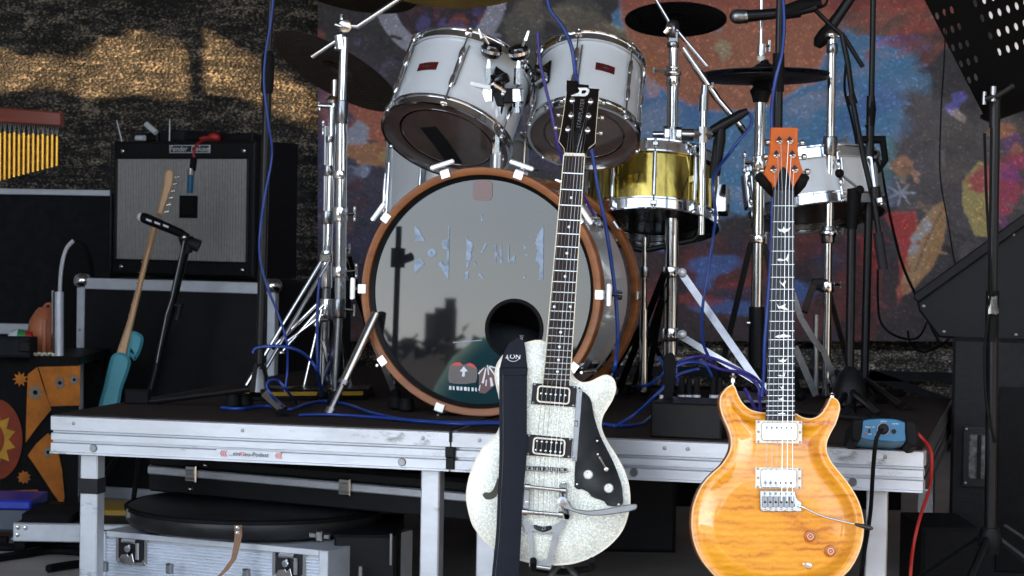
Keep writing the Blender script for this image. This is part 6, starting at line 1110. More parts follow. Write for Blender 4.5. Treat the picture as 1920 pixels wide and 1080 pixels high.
    for z in (.30, .55): b = MB(); b.lathe([(0, .002), (.005, 0)], c[0] + UP * z - v2 * .005, -v2, 8); b.obj('rivet', MT['steel'], t)
amp()
# teal guitar on its stand
def teal():
    d = 6.75; t = thing('electric_guitar', 'small teal bodied guitar seen from the side with maple neck, at the left', 'electric guitar', P(205, 790, d))
    pl = Pl(P(250, 600, d), (.25, -1, .12)); n = pl.n; many = pl.many
    b = MB(); b.plate(many([(218, 664), (236, 668), (250, 610), (276, 500), (300, 408), (290, 404), (266, 500), (240, 600)]), n, .024, .005); b.obj('neck', MT['maple'], t)
    b = MB(); b.plate([p + n * .004 for p in many([(294, 400), (304, 404), (324, 345), (326, 324), (318, 316), (310, 322), (306, 350)])], n, .016, .004); hd = b.obj('headstock', MT['maple'], t)
    for i in range(6): b = MB(); a = V(pl.at(308 + i * 4, 398 - i * 13)); b.tube([a + n * .004, a + n * .004 + V((.014, 0, .003))], [.002, .004], 6); b.obj('tuning_key', MT['nickel'], hd)
    b = MB(); b.plate([p + n * .014 for p in many(cr2([(213, 664), (232, 662), (245, 676), (240, 700), (228, 735), (216, 800), (184, 800), (186, 760), (196, 720), (204, 685)], 3))], n, .05, .010); b.obj('body', MT['teal'], t)
    b = MB(); b.plate([p - n * .002 for p in many(cr2([(246, 622), (262, 624), (270, 636), (262, 664), (252, 676), (246, 668), (238, 690), (232, 682), (240, 650)], 3))], n, .04, .010); b.obj('upper_horn', MT['teal'], t)
    for k in range(12): b = MB(); q = pl.at(234 + (292 - 234) * k / 12 , 650 - (650 - 412) * k / 12); b.box(q + V((-.010, -.004, 0)), V((.0016, 0, 0)), V((0, .004, 0)), UP * .0015); b.obj('fret', MT['nickel'], t)
    g = thing('guitar_stand', 'dark leaning stand with short neck arm holding the teal guitar', 'guitar stand', P(272, 800, d)); part(g, 'pole', 'pole', d - .1, ([(352, 448), (318, 590), (276, 760), (270, 800)], [9, 7.5, 6.5, 6.5])); part(g, 'highlight_tube', 'steel', d - .13, ([(346, 448), (322, 560), (312, 590), (294, 680)], 2)); part(g, 'neck_arm', 'rubber', d - .16, ([(264, 406), (272, 409), (340, 438), (352, 446)], [8, 10, 8, 7])); b = MB(); b.ball(P(264, 407, d - .16), .013, n=8); b.obj('arm_tip', MT['print'], g); part(g, 'clamp', 'tape', d - .1, ([(348, 444), (352, 475)], [14, 9]), ([(350, 452), (374, 462)], 11)); part(g, 'knob', 'tape', d - .1, ([(318, 572), (338, 572), (332, 600)], 6)); b = MB(); b.ball(P(346, 445, d - .18), .010, n=8); b.obj('bolt', MT['nickel'], g)
    for i, x in enumerate((280, 296, 312)): b = MB(); b.box(P(x - 1, 413 + i * 5.5, d - .185), V((.008, 0, -.003)), V((0, .003, 0)), UP * .003); b.obj('print_dash', MT['print'], g)
    c = P(270, 800, d - .1); tripod(g, V((c.x, c.y, .3)), (V((c.x + .2, c.y + .1, .02)), V((c.x - .2, c.y + .1, .02)), V((c.x, c.y - .2, .02))))
teal()

# ---------------------------------------------------------------- left side: far case, percussion
t = thing('flight_case', 'large black flight case with two aluminium rails far behind at the left', 'flight case', V((-2.0, 8.4, 0))); A = P(-120, 356, 8.3); Bq = P(207, 356, 8.3); zt = A.z
b = MB(); b.box(V(((A.x + Bq.x) / 2, 8.6, zt / 2)), V(((Bq.x - A.x) / 2, 0, 0)), V((0, .29, 0)), UP * (zt / 2 - .004)); b.obj('panel', MT['grey'], t)
for y0, y1 in ((351, 362), (604, 624)): p = P(-120, y0, 8.3); q = P(207, y1, 8.3); b = MB(); b.box(V(((p.x + q.x) / 2, 8.3, (p.z + P(-120, y1, 8.3).z) / 2)), V(((q.x - p.x) / 2, 0, 0)), V((0, .012, 0)), UP * (p.z - P(-120, y1, 8.3).z) / 2, .002); b.obj('edge_rail', MT['alu2'], t)
def chimes():
    d = 5.9; t = thing('bar_chimes', 'row of golden bar chimes hanging from a red brown wooden beam at the left edge', 'bar chimes', P(20, 220, d)); u = (P(115, 222, d - .03) - P(-160, 205, d + .05)).normalized()
    b = MB(); b.plate([P(-160, 188, d + .05), P(115, 210, d - .03), P(115, 237, d - .03), P(-160, 220, d + .05)], (0, -1, 0), .045, .004); b.obj('beam', MT['redwood'], t)
    for k in range(30):
        x = 107 - k * 8.9; yt = 256 - k * .55 - (3 if k % 2 else 0); yb = 311 + k * 2.35; b = MB(); tp(b, [(x, yt), (x - .6, yb)], d, 3.1, 10); c = b.obj('chime_tube', MT['chimes'], t); b = MB(); tp(b, [(x, yt + 4), (x - 2.4, 236 - k * .5)], d, .7, 4); tp(b, [(x, yt + 4), (x + 2.4, 236 - k * .5)], d, .7, 4); b.obj('cord', MT['satin'], c)
    b = MB(); tp(b, [(-120, 205, d + .03), (-120, 1060, d + .03)], d, 7); b.obj('stand_pole', MT['pole'], t); h = P(-120, 1000, d + .03); tripod(t, h, (V((h.x + .2, h.y, .01)), V((h.x - .2, h.y + .1, .01)), V((h.x - .1, h.y - .2, .01))))
chimes()
d = 6.50; zt = P(60, 668, d).z; t = thing('percussion_table', 'low table covered by black cloth with orange sun pattern at the left edge', 'table', P(60, 960, d)); x0 = P(-140, 668, d).x; x1 = P(150, 668, d).x
b = MB(); b.box(V(((x0 + x1) / 2, d + .25, zt - .012)), V(((x1 - x0) / 2, 0, 0)), V((0, .25, 0)), UP * .012, .004); b.obj('table_top', MT['caseblk'], t)
for x in (x0 + .03, x1 - .03):
    for y in (d + .04, d + .46): b = MB(); b.box(V((x, y, (zt - .02) / 2)), V((.015, 0, 0)), V((0, .015, 0)), UP * ((zt - .026) / 2)); b.obj('leg', MT['pole'], t)
z1 = P(60, 985, d).z; b = MB(); k = 30; prev = None
for i in range(k + 1):
    x = x0 + (x1 - x0) * i / k; y = d - .006 - .006 * math.sin(i * 1.3); r = b.ring([V((x, y, zt - .001)), V((x, y - .004, (zt + z1) / 2)), V((x, y - .008, z1)), V((x, y + .004, z1)), V((x, y + .006, zt - .001))])
    if prev: b.bridge(prev, r)
    prev = r
clo = tag(b.obj('patterned_cloth', MT['cloth'], t), None)
def patch(pts, m, off=.018, nm='orange_patch', par=None, sm=0): b = MB(); b.plate(PP(cr2(pts, sm) if sm else pts, d - off), (0, -1, 0), .0015); return b.obj(nm, MT[m], par or clo)
patch([(72, 688), (150, 686), (150, 760), (94, 762), (82, 720)], 'artor', .017); patch([(52, 702), (70, 688), (80, 722), (96, 768), (70, 800), (48, 830), (50, 760)], 'artor', .020); patch([(90, 812), (104, 826), (116, 880), (121, 932), (117, 950), (96, 920), (70, 880), (52, 854), (68, 832)], 'artor'); patch([(20, 920), (70, 918), (82, 940), (30, 942)], 'artor')
for cx, cy, r, r2, nn in ((38, 711, 15, 8, 9), (45, 895, 13, 9, 9)): patch([(cx + (r if i % 2 else r2) * math.cos(math.pi * i / nn), cy + (r if i % 2 else r2) * math.sin(math.pi * i / nn)) for i in range(2 * nn)], 'artor', .019, 'star_patch')
s = patch([(-8 + 50 * math.cos(R(a)), 824 + 76 * math.sin(R(a))) for a in range(0, 360, 10)], 'artred', .019, 'sun_disc'); patch([(-14 + (44 if i % 2 else 30) * math.cos(math.pi * i / 12), 824 + (58 if i % 2 else 40) * math.sin(math.pi * i / 12)) for i in range(24)], 'artyel', .0206, 'sun_rays', s); patch([(-16 + 24 * math.cos(R(a)), 824 + 32 * math.sin(R(a))) for a in range(0, 360, 15)], 'artred', .0222, 'sun_face', s)
for cx, cy, r in ((66, 736, 15), (112, 718, 12), (90, 848, 11), (139, 712, 10)): s = patch([(cx + (r if i % 2 else r * .6) * math.cos(math.pi * i / 9), cy + (r if i % 2 else r * .6) * 1.1 * math.sin(math.pi * i / 9)) for i in range(18)], 'artgrey', .0215, 'flower_print'); patch([(cx + r * .3 * math.cos(R(a)), cy + r * .3 * math.sin(R(a))) for a in range(0, 360, 30)], 'cloth', .0230, 'flower_eye', s)
def percussion():
    d = 7.15
    t = thing('instrument_bag', 'tall black instrument bag with rounded top and bright rim at the left', 'instrument bag', P(142, 920, d)); pl = Pl(P(142, 560, d), (.12, -1, .0)); o = cr2([(112, 920), (112, 760), (112, 560), (116, 500), (126, 465), (140, 450), (155, 455), (167, 480), (173, 530), (175, 700), (175, 920)], 4); b = MB(); b.plate(pl.many(o), pl.n, .10, .008); b.obj('shell', MT['cloth'], t); b = MB(); b.tube([p + pl.n * .004 for p in pl.many(cr2([(112, 560), (115, 505), (124, 468), (138, 451)], 4, False))], .007, 8); b.obj('rim', MT['clawwhite'], t)
    d = 6.62
    t = thing('metal_shaker', 'upright polished metal cylinder beside the black bag', 'shaker', P(111, 666, d - .12), 'percussion on the table'); part(t, 'cylinder', 'alu2', d - .12, ([(111, 547), (111, 667)], 8), n=18); b = MB(); tp(b, [(99, 545), (99, 667)], d - .1, 2.5, 8); b.obj('side_bar', MT['nickel'], t)
    t = thing('clay_pot', 'terracotta clay pot with looped handle on the percussion table', 'clay pot', P(84, 666, d)); b = MB(); b.lathe([(0, 0), (.030, 0), (.048, .03), (.054, .07), (.048, .11), (.030, .14), (.020, .150), (.014, .15), (0, .13)], P(84, 667, d), UP, 24); b.obj('body', MT['clay'], t); b = MB(); b.tube(cr(PP([(78, 600), (79, 585), (86, 572), (94, 570), (98, 578)], d), 4, False), .005, 8); b.obj('handle', MT['clay'], t); b = MB(); b.box(P(83, 630, d - .055), V((.006, 0, 0)), V((0, .004, 0)), UP * .055, .002); b.obj('rib', MT['clay'], t)
    t = thing('maraca', 'striped maraca with white green and red bands lying on the table', 'maraca', P(40, 640, d - .05)); A = P(14, 632, d - .05); B = P(64, 634, d - .05); b = MB(); b.tube([A, A.lerp(B, .1), A.lerp(B, .3), A.lerp(B, .42)], [.004, .018, .025, .026], 14); b.obj('white_shell', MT['white'], t); b = MB(); b.tube([A.lerp(B, .42), A.lerp(B, .72)], [.026, .024], 14); b.obj('green_band', MT['green'], t); b = MB(); b.tube([A.lerp(B, .72), B.lerp(A, .08), B], [.024, .018, .004], 14); b.obj('red_band', MT['red'], t)
    t = thing('equipment_case', 'small dark case with clasp at the left edge of the percussion table', 'case', P(25, 666, d - .15)); b = MB(); b.box(P(20, 650, d - .13), V((m_(42, d), 0, 0)), V((0, .06, 0)), UP * m_(18, d), .008); b.obj('shell', MT['grey'], t); b = MB(); b.box(P(46, 650, d - .195), V((m_(10, d), 0, 0)), V((0, .004, 0)), UP * m_(9, d), .002); b.obj('clasp', MT['black'], t)
    t = thing('shell_rattle', 'string of small pale shells lying at the foot of the clay pot', 'rattle', P(80, 664, d - .1)); b = MB()
    for i in range(12): b.ball(P(62 + i * 3.4, 663 + (i % 3), d - .12 - .006 * (i % 2)), .0055, n=6)
    b.obj('shells', MT['ivory'], t)
percussion()
# plastic box, dolly
d = 5.95; t = thing('plastic_box', 'milky plastic storage box with bright blue lid at the left edge', 'storage box', P(0, 985, d)); b = MB(); b.box(P(-20, 965, d + .1), V((m_(88, d), 0, 0)), V((0, .1, 0)), UP * m_(22, d), .006); b.obj('tub', MT['clearbox'], t); b = MB(); b.box(P(-20, 937, d + .1), V((m_(96, d), 0, 0)), V((0, .11, 0)), UP * m_(9, d), .005); b.obj('lid', MT['bluelid'], t)
def dolly():
    d = 5.7; A = P(26, 980, d); B = P(236, 986, d); z1 = A.z; z0 = P(26, 1014, d).z; t = thing('wheeled_dolly', 'low aluminium edged dolly on black castors at the bottom left', 'dolly', V((A.x, d, 0)))
    c = V(((A.x + B.x) / 2, d + .24, (z0 + z1) / 2)); hx = (B.x - A.x) / 2 + .1
    b = MB(); b.box(c + V((.1, 0, 0)), V((hx, 0, 0)), V((0, .23, 0)), UP * ((z1 - z0) / 2 - .003)); b.obj('board', MT['caseblk'], t); b = MB(); b.box(V((c.x + .1, d, c.z)), V((hx, 0, 0)), V((0, .012, 0)), UP * (z1 - z0) / 2, .003); r = b.obj('edge_rail', MT['alu2'], t)
    for x, y in ((34, 989), (48, 990), (33, 1003), (178, 992), (190, 1002)): b = MB(); b.lathe([(0, .004), (.005, .003), (.0065, 0)], P(x, y, d - .012), (0, -1, 0), 10); b.obj('rivet', MT['nickel'], r)
    for x in (A.x + .01, B.x + .15):
        for y in (d + .03, d + .42):
            b = MB(); b.lathe([(.0, -.014), (.026, -.014), (.034, -.010), (.034, .010), (.026, .014), (0, .014)], V((x, y, .034)), (1, .3, 0), 20); w_ = b.obj('castor_wheel', MT['rubber'], t); b = MB(); b.box(V((x + .012, y, .062)), V((.022, 0, 0)), V((0, .02, 0)), UP * .014, .003); b.ball(V((x - .016, y - .012, .05)), .007, n=6); b.obj('castor_fork', MT['steel'], w_)
    b = MB(); b.box(P(105, 966, d + .15), V((m_(48, d), 0, 0)), V((0, .12, 0)), UP * m_(12, d), .01); solo('black_bag', b, MT['cloth'], 'flat black bag lying on the aluminium dolly', 'bag', P(105, 978, d + .15))
    b = MB(); b.box(P(214, 955, d + .3), V((m_(45, d), 0, 0)), V((0, .1, 0)), UP * m_(8, d), .003); o = solo('cardboard_box', b, MT['yellow'], 'ochre flat box behind the left deck leg', 'box', P(214, 965, d + .3))
    b = MB(); b.box(P(212, 974, d + .25), V((m_(48, d), 0, 0)), V((0, .1, 0)), UP * m_(10, d), .003); solo('dark_crate', b, mat('olive_crate', (.035, .05, .02), .6), 'dark olive crate under the ochre box behind the left deck leg', 'crate', P(212, 985, d + .25))
dolly()

# ---------------------------------------------------------------- cases under the riser
def under():
    # ribbed aluminium case on the floor
    A = P(186, 994, 5.20); B = P(619, 1018, 4.93); zt = .153; A.z = B.z = 0; u = (B - A).normalized(); v = V((-u.y, u.x, 0)); W_ = (B - A).length; D_ = .42
    t = thing('aluminium_case', 'ribbed aluminium flight case with butterfly latches on the floor under the riser', 'flight case', A)
    b = MB(); b.box(A + u * W_ / 2 + v * (D_ / 2 + .004) + UP * zt / 2, u * (W_ / 2 - .004), v * D_ / 2, UP * (zt / 2 - .003)); bd = b.obj('body', MT['alu2'], t)
    b = MB(); prev = None
    for i in range(16):
        for f, o in ((0, -.0005), (.30, .0052), (.62, .0052)):
            z = .012 + (zt - .03) * (i + f) / 16; r = b.ring([A + u * .024 + UP * z - v * o + v * .002, A + u * (W_ - .024) + UP * z - v * o + v * .002])
            if prev: b.f.append((prev[0], r[0], r[1], prev[1]))
            prev = r
    b.obj('ribbed_face', mat('ribbed_aluminium', (.70, .74, .80), .38, .35, .05, 20), t, smooth=0)
    for q in (A + u * .012, A + u * (W_ - .012)): b = MB(); b.box(q + UP * zt / 2 - v * .002, u * .012, v * .008, UP * zt / 2, .002); b.obj('edge_rail', MT['alu2'], t)
    b = MB(); b.box(A + u * W_ / 2 + UP * (zt - .007) - v * .001, u * (W_ / 2 - .026), v * .006, UP * .007, .001); b.obj('edge_rail', MT['alu2'], t)
    for px, nm in ((246, 0), (541, 1)):
        f = min(range(200), key=lambda k: abs(960 + ((A + u * W_ * k / 199) - CAM).dot(_r) / ((A + u * W_ * k / 199) - CAM).dot(_f) * F - px)); c = A + u * (W_ * f / 199) + UP * (zt - .042) - v * .004; n = -v
        q = lambda x, z: c + u * x + UP * z
        b = MB(); b.plate([q(x, z) for x, z in ((-.046, .036), (.046, .036), (.046, -.028), (.038, -.036), (-.038, -.036), (-.046, -.028))], n, .004, .001); l = b.obj('latch_dish', MT['chrome'], t)
        b = MB(); b.plate([q(x, z) + n * .002 for x, z in ((-.036, .034), (.036, .034), (.036, -.02), (.028, -.028), (-.028, -.028), (-.036, -.02))], n, .001); b.obj('latch_recess', MT['tape'], l)
        b = MB(); b.plate([q(x, z) + n * .012 for x, z in ((-.030, -.028), (-.022, -.012), (-.004, -.008), (.0, -.014), (.010, -.006), (.016, -.026), (.006, -.036), (0, -.028), (-.014, -.034))], n, .004, .001); b.obj('butterfly_wing', MT['nickel'], l)
        b = MB(); b.lathe([(0, .014), (.008, .013), (.012, .004), (.012, 0)], q(-.004, .004), n, 14); b.tube([q(-.022, .022) + n * .006, q(.018, .022) + n * .006], .006, 8); b.tube([q(.022, -.02) + n * .006, q(.022, .02) + n * .006], .006, 8); b.obj('latch_drum', MT['chrome'], l)
        for x, z in ((-.041, .030), (.041, .030), (-.038, -.030), (.038, -.030)): b = MB(); b.lathe([(0, .002), (.003, 0)], q(x, z), n, 8); b.obj('rivet', MT['nickel'], l)
    for px, y in ((318, 1066), (462, 1076), (196, 1062), (600, 1005)): b = MB(); b.box(P(px, y, 5.06 - (px - 320) * .0006), u * .008, v * .008, UP * .012, .003); b.obj('stud', MT['steel'], t)
    for px, py in ((588, 1000), (612, 1003), (196, 995)): b = MB(); b.box(P(px, py + 3, 4.945 if px > 400 else 5.19), u * .010, v * .006, UP * .006, .002); b.obj('corner_plate', MT['steel'], t)
    # round cymbal bag on top
    c = P(478, 955, 5.32); c.z = .156; t = thing('cymbal_bag', 'round black cymbal bag lying on the ribbed aluminium case', 'bag', c); Rr = .318
    b = MB(); b.lathe([(0, 0), (Rr * .9, 0), (Rr * .97, .006), (Rr, .02), (Rr, .040), (Rr * .985, .050), (Rr * .94, .056), (Rr * .5, .059), (0, .060)], c, UP, 72); bag = b.obj('bag_body', mat('black_vinyl', (.016, .017, .018), .38, 0, .4, 9, .35, 120, dirt=((.07, .07, .065), 16, .68)), t); b = MB(); b.lathe([(Rr + .001, .042), (Rr + .005, .044), (Rr + .005, .050), (Rr - .004, .0535)], c, UP, 72); b.obj('seam_piping', MT['rubber'], bag)
    q = [(446, 985), (447, 1004), (444, 1022), (438, 1048), (424, 1068), (410, 1082)]; b = MB(); prev = None
    for i, (x, y) in enumerate(q):
        w_ = (7, 7, 6, 5, 5, 4)[i]; a = P(x - w_, y, 4.965 - .006 * i); e = P(x + w_, y, 4.965 - .006 * i); r = b.ring([a, e, e + V((0, .004, 0)), a + V((0, .004, 0))])
        if prev: b.bridge(prev, r)
        prev = r
    st = b.obj('leather_strap', MT['leather'], t)
    for y in (990, 1000): b = MB(); b.lathe([(0, .003), (.005, .002), (.006, 0)], P(446, y, 4.962), (0, -1, 0), 10); b.obj('rivet', MT['nickel'], st)
    b = MB(); b.box(P(241, 962, 5.19), V((m_(3.5, 5.2), 0, 0)), V((0, .004, 0)), UP * m_(8, 5.2)); b.obj('label_patch', MT['satin'], t)
    # hard case on the bag
    A = P(268, 930, 5.46); B = P(905, 970, 4.98); A.z = B.z = .219; u = (B - A).normalized(); v = V((-u.y, u.x, 0)); W_ = (B - A).length
    t = thing('instrument_hard_case', 'long black instrument hard case with aluminium band and latches under the left deck', 'instrument case', A)
    o = [A + u * .02, A + u * (W_ - .02), A + u * W_ + v * .03, A + u * W_ + v * .24, A + u * .1 + v * .26, A + v * .18, A + v * .03]
    band = lambda x, y: P(x, y, 5.3)
    zb = A.z + .058; b = MB(); b.plate([p + UP * .046 for p in o], UP, .046, .004); b.obj('lower_shell', MT['tolex'], t); b = MB(); b.plate([p + UP * .098 for p in o], UP, .036, .010); b.obj('lid', MT['tolex'], t)
    b = MB(); oo = [p for p in ccw(o, UP)]; oo = inset(oo, UP, -.004); b.plate([p + UP * .065 for p in oo], UP, .021, .003); bn = b.obj('aluminium_band', MT['alu'], t)
    for px in (362, 650):
        f = min(range(300), key=lambda k: abs(960 + ((A + u * W_ * k / 299) - CAM).dot(_r) / ((A + u * W_ * k / 299) - CAM).dot(_f) * F - px)); c = A + u * (W_ * f / 299) + UP * .055 - v * .010; b = MB(); b.box(c, u * .017, v * .005, UP * .021, .003); l = b.obj('latch', MT['nickel'], t); b = MB(); b.box(c - v * .006 + UP * .004, u * .012, v * .002, UP * .006, .001); b.tube([c - u * .014 - v * .005 - UP * .012, c + u * .014 - v * .005 - UP * .012], .003, 6); b.obj('latch_tongue', MT['satin'], l)
    for px, y in ((385, 872), (357, 917), (852, 905)): b = MB(); b.ball(P(px, y, 5.33 - (px - 360) * .00062), .006, n=8); b.obj('stud', MT['nickel'], t)
    # black case at right
    A = P(628, 1010, 5.05); B = P(742, 985, 5.0); A.z = B.z = 0; b = MB(); t = thing('equipment_case', 'plain black case with metal corner strip beside the ribbed aluminium case', 'case', A); b.box((A + B) / 2 + V((0, .2, .088)), V(((B.x - A.x) / 2, 0, 0)), V((0, .2, 0)), UP * .088, .006); b.obj('shell', MT['caseblk'], t); b = MB(); b.box(P(733, 1030, 4.99), V((m_(2.5, 5), 0, 0)), V((0, .004, 0)), UP * m_(30, 5), .001); b.obj('corner_strip', MT['steel'], t); b = MB(); b.box(P(676, 1072, 4.99), V((m_(4, 5), 0, 0)), V((0, .006, 0)), UP * m_(12, 5), .002); b.obj('catch', MT['steel'], t)
    c = V((.2, 6.2, 0)); b = MB(); b.abox(c + UP * .16, .55, .4, .32, .01); solo('equipment_case', b, MT['caseblk'], 'black trunk in the dark under the right stage deck', 'case', c)
    b = MB(); b.abox(V((0, 7.05, .2)), 2.6, .02, .4); solo('black_skirt', b, MT['wallblk'], 'black skirt cloth closing the back of the riser', 'skirt cloth', V((0, 7.05, 0)))
under()

# ---------------------------------------------------------------- right side: loudspeaker, monitor, music stand
def rightside():
    d = 5.55; A = P(1787, 634, d); zt = A.z; W_ = .56; A.z = 0; u = ru; v = rv; t = thing('loudspeaker', 'tall black loudspeaker cabinet in deep shade at the right edge', 'loudspeaker', A)
    b = MB(); b.box(A + u * W_ / 2 + v * .28 + UP * zt / 2, u * W_ / 2, v * .28, UP * zt / 2, .008); b.obj('cabinet', MT['tolex'], t); n = -v
    pf = Pl(A, n); c = pf.at(1833, 856, .012)
    q = lambda x, z: c + u * x + UP * z
    b = MB(); b.holed([q(x * .036, z * .078) for x, z in ((-1, -1), (1, -1), (1, 1), (-1, 1))], [[q(x * .022, z * .058) for x, z in ((-1, -.9), (-.8, -1), (.8, -1), (1, -.9), (1, .9), (.8, 1), (-.8, 1), (-1, .9))]], Pl(c, n), .011); h = b.obj('handle_plate', MT['tape'], t); b = MB(); b.box(c - n * .009, u * .0225, n * .001, UP * .059); b.obj('handle_recess', mat('scuffed_steel', (.10, .10, .10), .5, .5, .9, 60), h); b = MB(); b.tube([q(.004, -.056), q(.004, .056)], .005, 8); b.obj('handle_bar', MT['black'], h)
    for x, z in ((-.030, .070), (.030, .070), (-.030, -.070), (.030, -.070)): b = MB(); b.lathe([(0, .002), (.003, .001), (.004, 0)], q(x, z), n, 8); b.obj('screw', MT['steel'], h)
    b = MB(); g0 = A + u * .1 + UP * .02 + n * .001; prev = None
    b.box(A + u * (W_ / 2 + .03) + UP * .28 + n * .004, u * (W_ / 2 - .09), n * .004, UP * .24, .003); b.obj('grille', MT['cloth'], t)
    d2 = 5.62; t = thing('stage_monitor', 'black wedge monitor tilted on top of the loudspeaker', 'stage monitor', P(1800, 634, d2)); pw = Pl(P(1800, 600, d2), n); o = pw.many([(1718, 558), (1722, 582), (1760, 633), (1990, 650), (1990, 366), (1922, 408)]); b = MB(); b.plate(o, n, .34, .006); cb = b.obj('cabinet', MT['caseblk'], t)
    b = MB(); b.plate([p_ + n * .014 for p_ in pw.many([(1716, 549), (1712, 560), (1724, 566), (1930, 418), (1990, 386), (1990, 362), (1922, 399)])], n, .33, .004); b.obj('grille_frame', MT['tolex'], t)
    for x, y in ((1732, 574), (1770, 622), (1900, 440), (1905, 628)): b = MB(); b.lathe([(0, .002), (.004, .001), (.005, 0)], pw.at(x, y, .0005), n, 8); b.obj('screw', MT['steel'], cb)
    # music stand
    d = 4.95; t = thing('music_stand', 'black perforated music stand with white sheets on its far side', 'music stand', V((P(1862, 1000, d).x, d, 0))); pl = Pl(P(1840, 110, d), (.30, -1, -.28)); n = pl.n
    tl, bl = (1735, 2), (1852, 230); aw = (16.2, -5.6); dn = (15.3, 31.5)
    outer = pl.many([(1728, -10), (1735, 2), (1848, 222), (1856, 231), (2080, 150), (1960, -90)]); holes = []
    def hole(x, y, r=1.0): return pl.many([(x + (4.0 * math.cos(R(a)) + 1.5 * math.sin(R(a))) * r, y + (7.6 * math.sin(R(a)) + .6 * math.cos(R(a))) * r) for a in range(0, 360, 36)])
    for j, (bx, by) in enumerate(((1842, 34), (1857, 67), (1874, 97.5))):
        for i in range(6): holes.append(hole(bx + aw[0] * i, by + aw[1] * i))
    for i in range(3): holes.append(hole(1829 + aw[0] * i, 6 + aw[1] * i))
    for x, y in ((1757.5, 30), (1771.5, 23.5), (1785, 19), (1772.5, 59), (1786, 55), (1799, 50), (1787.5, 90), (1801, 86), (1814, 81.5), (1802.5, 120), (1816, 116), (1830, 111), (1817.5, 150), (1830, 145)): holes.append(hole(x, y, .92))
    b = MB(); b.holed(outer, holes, pl, .002); ds = b.obj('desk', MT['desk'], t)
    b = MB(); q = pl.many([(1848, 222), (1856, 231), (2080, 150), (2072, 140)]); b.plate([p - n * .03 for p in q], n, .003); b.plate([q[1], q[2], q[2] - n * .05, q[1] - n * .05], (q[2] - q[1]).cross(n), .003); b.obj('lip', MT['pole'], t)
    for k, qq in enumerate(([(1822, -40), (1884, 128), (2010, 84), (1950, -80)],)): b = MB(); b.plate([p - n * .0026 for p in pl.many(qq)], n, .0012); solo('music_sheet', b, MT['paper'], 'white music sheets resting on the far side of the perforated stand', 'paper', pl.at(1884, 128) - n * .012)
    part(t, 'bracket', 'pole', d - .03, ([(1846, 185), (1868, 180), (1900, 160)], 6)); b = MB(); b.tube([P(1845, 196, d - .03), P(1846, 172, d - .03)], .005, 8); b.tube([P(1862, 190, d - .03), P(1863, 162, d - .03)], .007, 8); b.obj('bracket_bolt', MT['steel'], t)
    part(t, 'upper_pole', 'pole', d, ([(1866, 180), (1865, 240)], 10), ([(1866, 236), (1861, 560)], 9)); part(t, 'lower_pole', 'pole', d, ([(1861, 620), (1857, 1010)], 11)); part(t, 'clutch', 'rubber', d, ([(1861, 545), (1859, 640)], 12)); b = MB(); b.box(P(1861, 572, d - .022), V((.008, -.004, 0)), V((.004, .006, 0)), UP * .022, .002); b.bar(P(1864, 560, d - .03), P(1870, 588, d - .03), .008, .004); b.obj('clutch_lever', MT['chrome'], t)
    hb = V((P(1857, 985, d).x, d, .20)); b = MB(); b.lathe([(0, .03), (.022, .03), (.03, 0), (.02, -.03), (0, -.03)], hb, UP, 16); b.obj('hub', MT['black'], t)
    c = hb; tripod(t, c + UP * .02, (V((c.x + .28, c.y - .06, .012)), V((c.x - .22, c.y + .18, .012)), V((c.x - .16, c.y - .26, .012))), .009); b = MB(); b.tube([P(1884, 985, d - .02), P(1935, 1018, d - .08)], .004, 8); b.obj('brace_rod', MT['satin'], t)
    cable('black cable drooping beside the music stand pole', 'rubber', [(1846, 250, 4.9), (1850, 380, 4.92), (1858, 520, 4.92), (1852, 600, 4.93), (1846, 660, 4.93), (1850, 760, 4.93), (1866, 830, 4.93)], 3, BG)
    b = MB(); c = V((P(1762, 900, 5.3).x, 5.3, 0)); b.abox(c + UP * .10, .14, .3, .20, .01); solo('black_case', b, MT['cloth'], 'black covered crate squeezed between riser and loudspeaker', 'crate', c)
rightside()

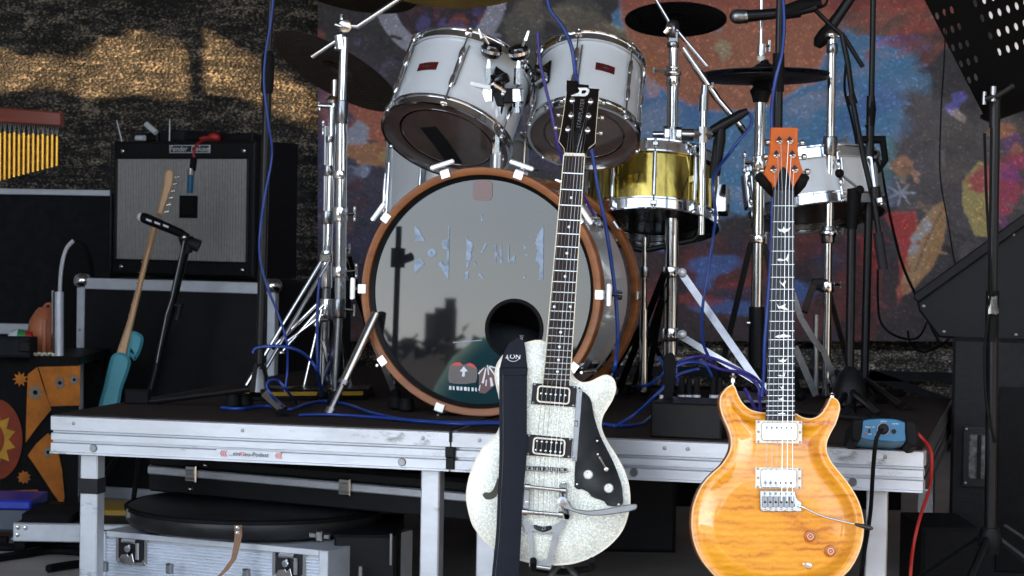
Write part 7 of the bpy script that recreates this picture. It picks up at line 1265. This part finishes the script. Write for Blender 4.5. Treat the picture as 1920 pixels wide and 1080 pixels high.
# ---------------------------------------------------------------- what the drum head mirrors, in front of the stage, plus an added wood
def mirror(px, py, dist):
    yw = R(15); tl = R(1.6); A = V((-math.sin(yw) * math.cos(tl), -math.cos(yw) * math.cos(tl), math.sin(tl))); C = P(898.5, 547, 5.12); q = ray(px, py).normalized(); pt = CAM + q * ((C - CAM).dot(A) / q.dot(A)); r = q - A * 2 * q.dot(A); return pt + r * dist
def fwd(px, dist, z):
    p = mirror(px, 600, dist); p.z = z; return p
def outside():
    a = fwd(829, 380, -1); t = thing('stone_tower', 'distant square stone tower mirrored in the bass drum head', 'tower', a); n = V((-a.x, -a.y, 0)).normalized(); s = V((-n.y, n.x, 0))
    for w_, h_, off in ((2.0, 8.2, s * -.6), (1.5, 7.2, s * 1.6), (1.0, 10, s * -1.4)): b = MB(); b.box(a + off + UP * h_ / 2, s * w_, n * 1.5, UP * h_ / 2); b.obj('wall', MT['stone'], t)
    g = fwd(928, 26, -.9); t = thing('dome_tent', 'teal dome tent in front of the stage mirrored in the bass drum head', 'tent', g); b = MB(); b.lathe([(1.0, 0), (.98, .4), (.85, .9), (.6, 1.35), (.3, 1.6), (0, 1.7)], g, UP, 20); b.obj('canopy', MT['tealcloth'], t); n = V((-g.x, -g.y, 0)).normalized(); b = MB(); b.bar(g + n * 1.0 + UP * .1, g + n * .62 + UP * 1.35, .05, .03); b.obj('seam', MT['blackprint'], t)
    rg = random.Random(4); b = MB()
    for k in range(90):
        a = math.radians(180 + 180 * k / 89 + rg.uniform(-1, 1)); D = 160 + rg.uniform(-20, 60); p = V((math.cos(a) * D, math.sin(a) * D, -.9)); h = rg.uniform(.6, 2.2)
        for j in range(26):
            c = p + V((rg.uniform(-6, 6), rg.uniform(-6, 6), rg.uniform(0, h))); r = rg.uniform(.5, 1.1); e = [c + V((rg.uniform(-1, 1), rg.uniform(-1, 1), rg.uniform(-1, 1))) * r * 1.6 for _ in range(3)]; b.sheet(e)
    for k in range(13000):  # wood added out of view so the glossy guitars reflect something dark
        az = rg.uniform(251, 303); a = math.radians(az); D = 44 + rg.uniform(-3, 6); w_ = max(0, min(1, (281 - az) / 5)); H = (5.0 + .9 * math.sin(a * 23) + .6 * math.sin(a * 61 + 1)) * (1 - w_) + (10.5 + 1.2 * math.sin(a * 31)) * w_
        if az < 254: H *= (az - 250) / 4
        z = rg.uniform(-.9, H); c = V((math.cos(a) * D, math.sin(a) * D, z)); r = rg.uniform(.2, .45)
        b.sheet([c + V((rg.uniform(-1, 1), rg.uniform(-1, 1), rg.uniform(-1, 1))) * r * 1.5 for _ in range(3)])
    o = b.obj('added_tree_mass', MT['leaf'], smooth=0, weld=False); tag(o, 'dark wood added for the guitar reflections, with far hedges across the field', 'trees', kind='stuff')
    c = fwd(742, 2.6, 0); t = thing('microphone_stand', 'black stand before the stage mirrored in the left of the drum head', 'microphone stand', c); b = MB(); b.tube([c + UP * .02, c + UP * 1.05], .011, 8); b.obj('pole', MT['pole'], t); b = MB(); b.tube([c + UP * .9, c + UP * .97], .026, 10); b.tube([c + UP * .92, c + UP * .94 + V((.06, 0, 0))], .016, 8); b.obj('clutch', MT['rubber'], t); tripod(t, c + UP * .35, [c + V((math.cos(R(q)) * .3, math.sin(R(q)) * .3, .01)) for q in (30, 150, 270)], .009)
outside()
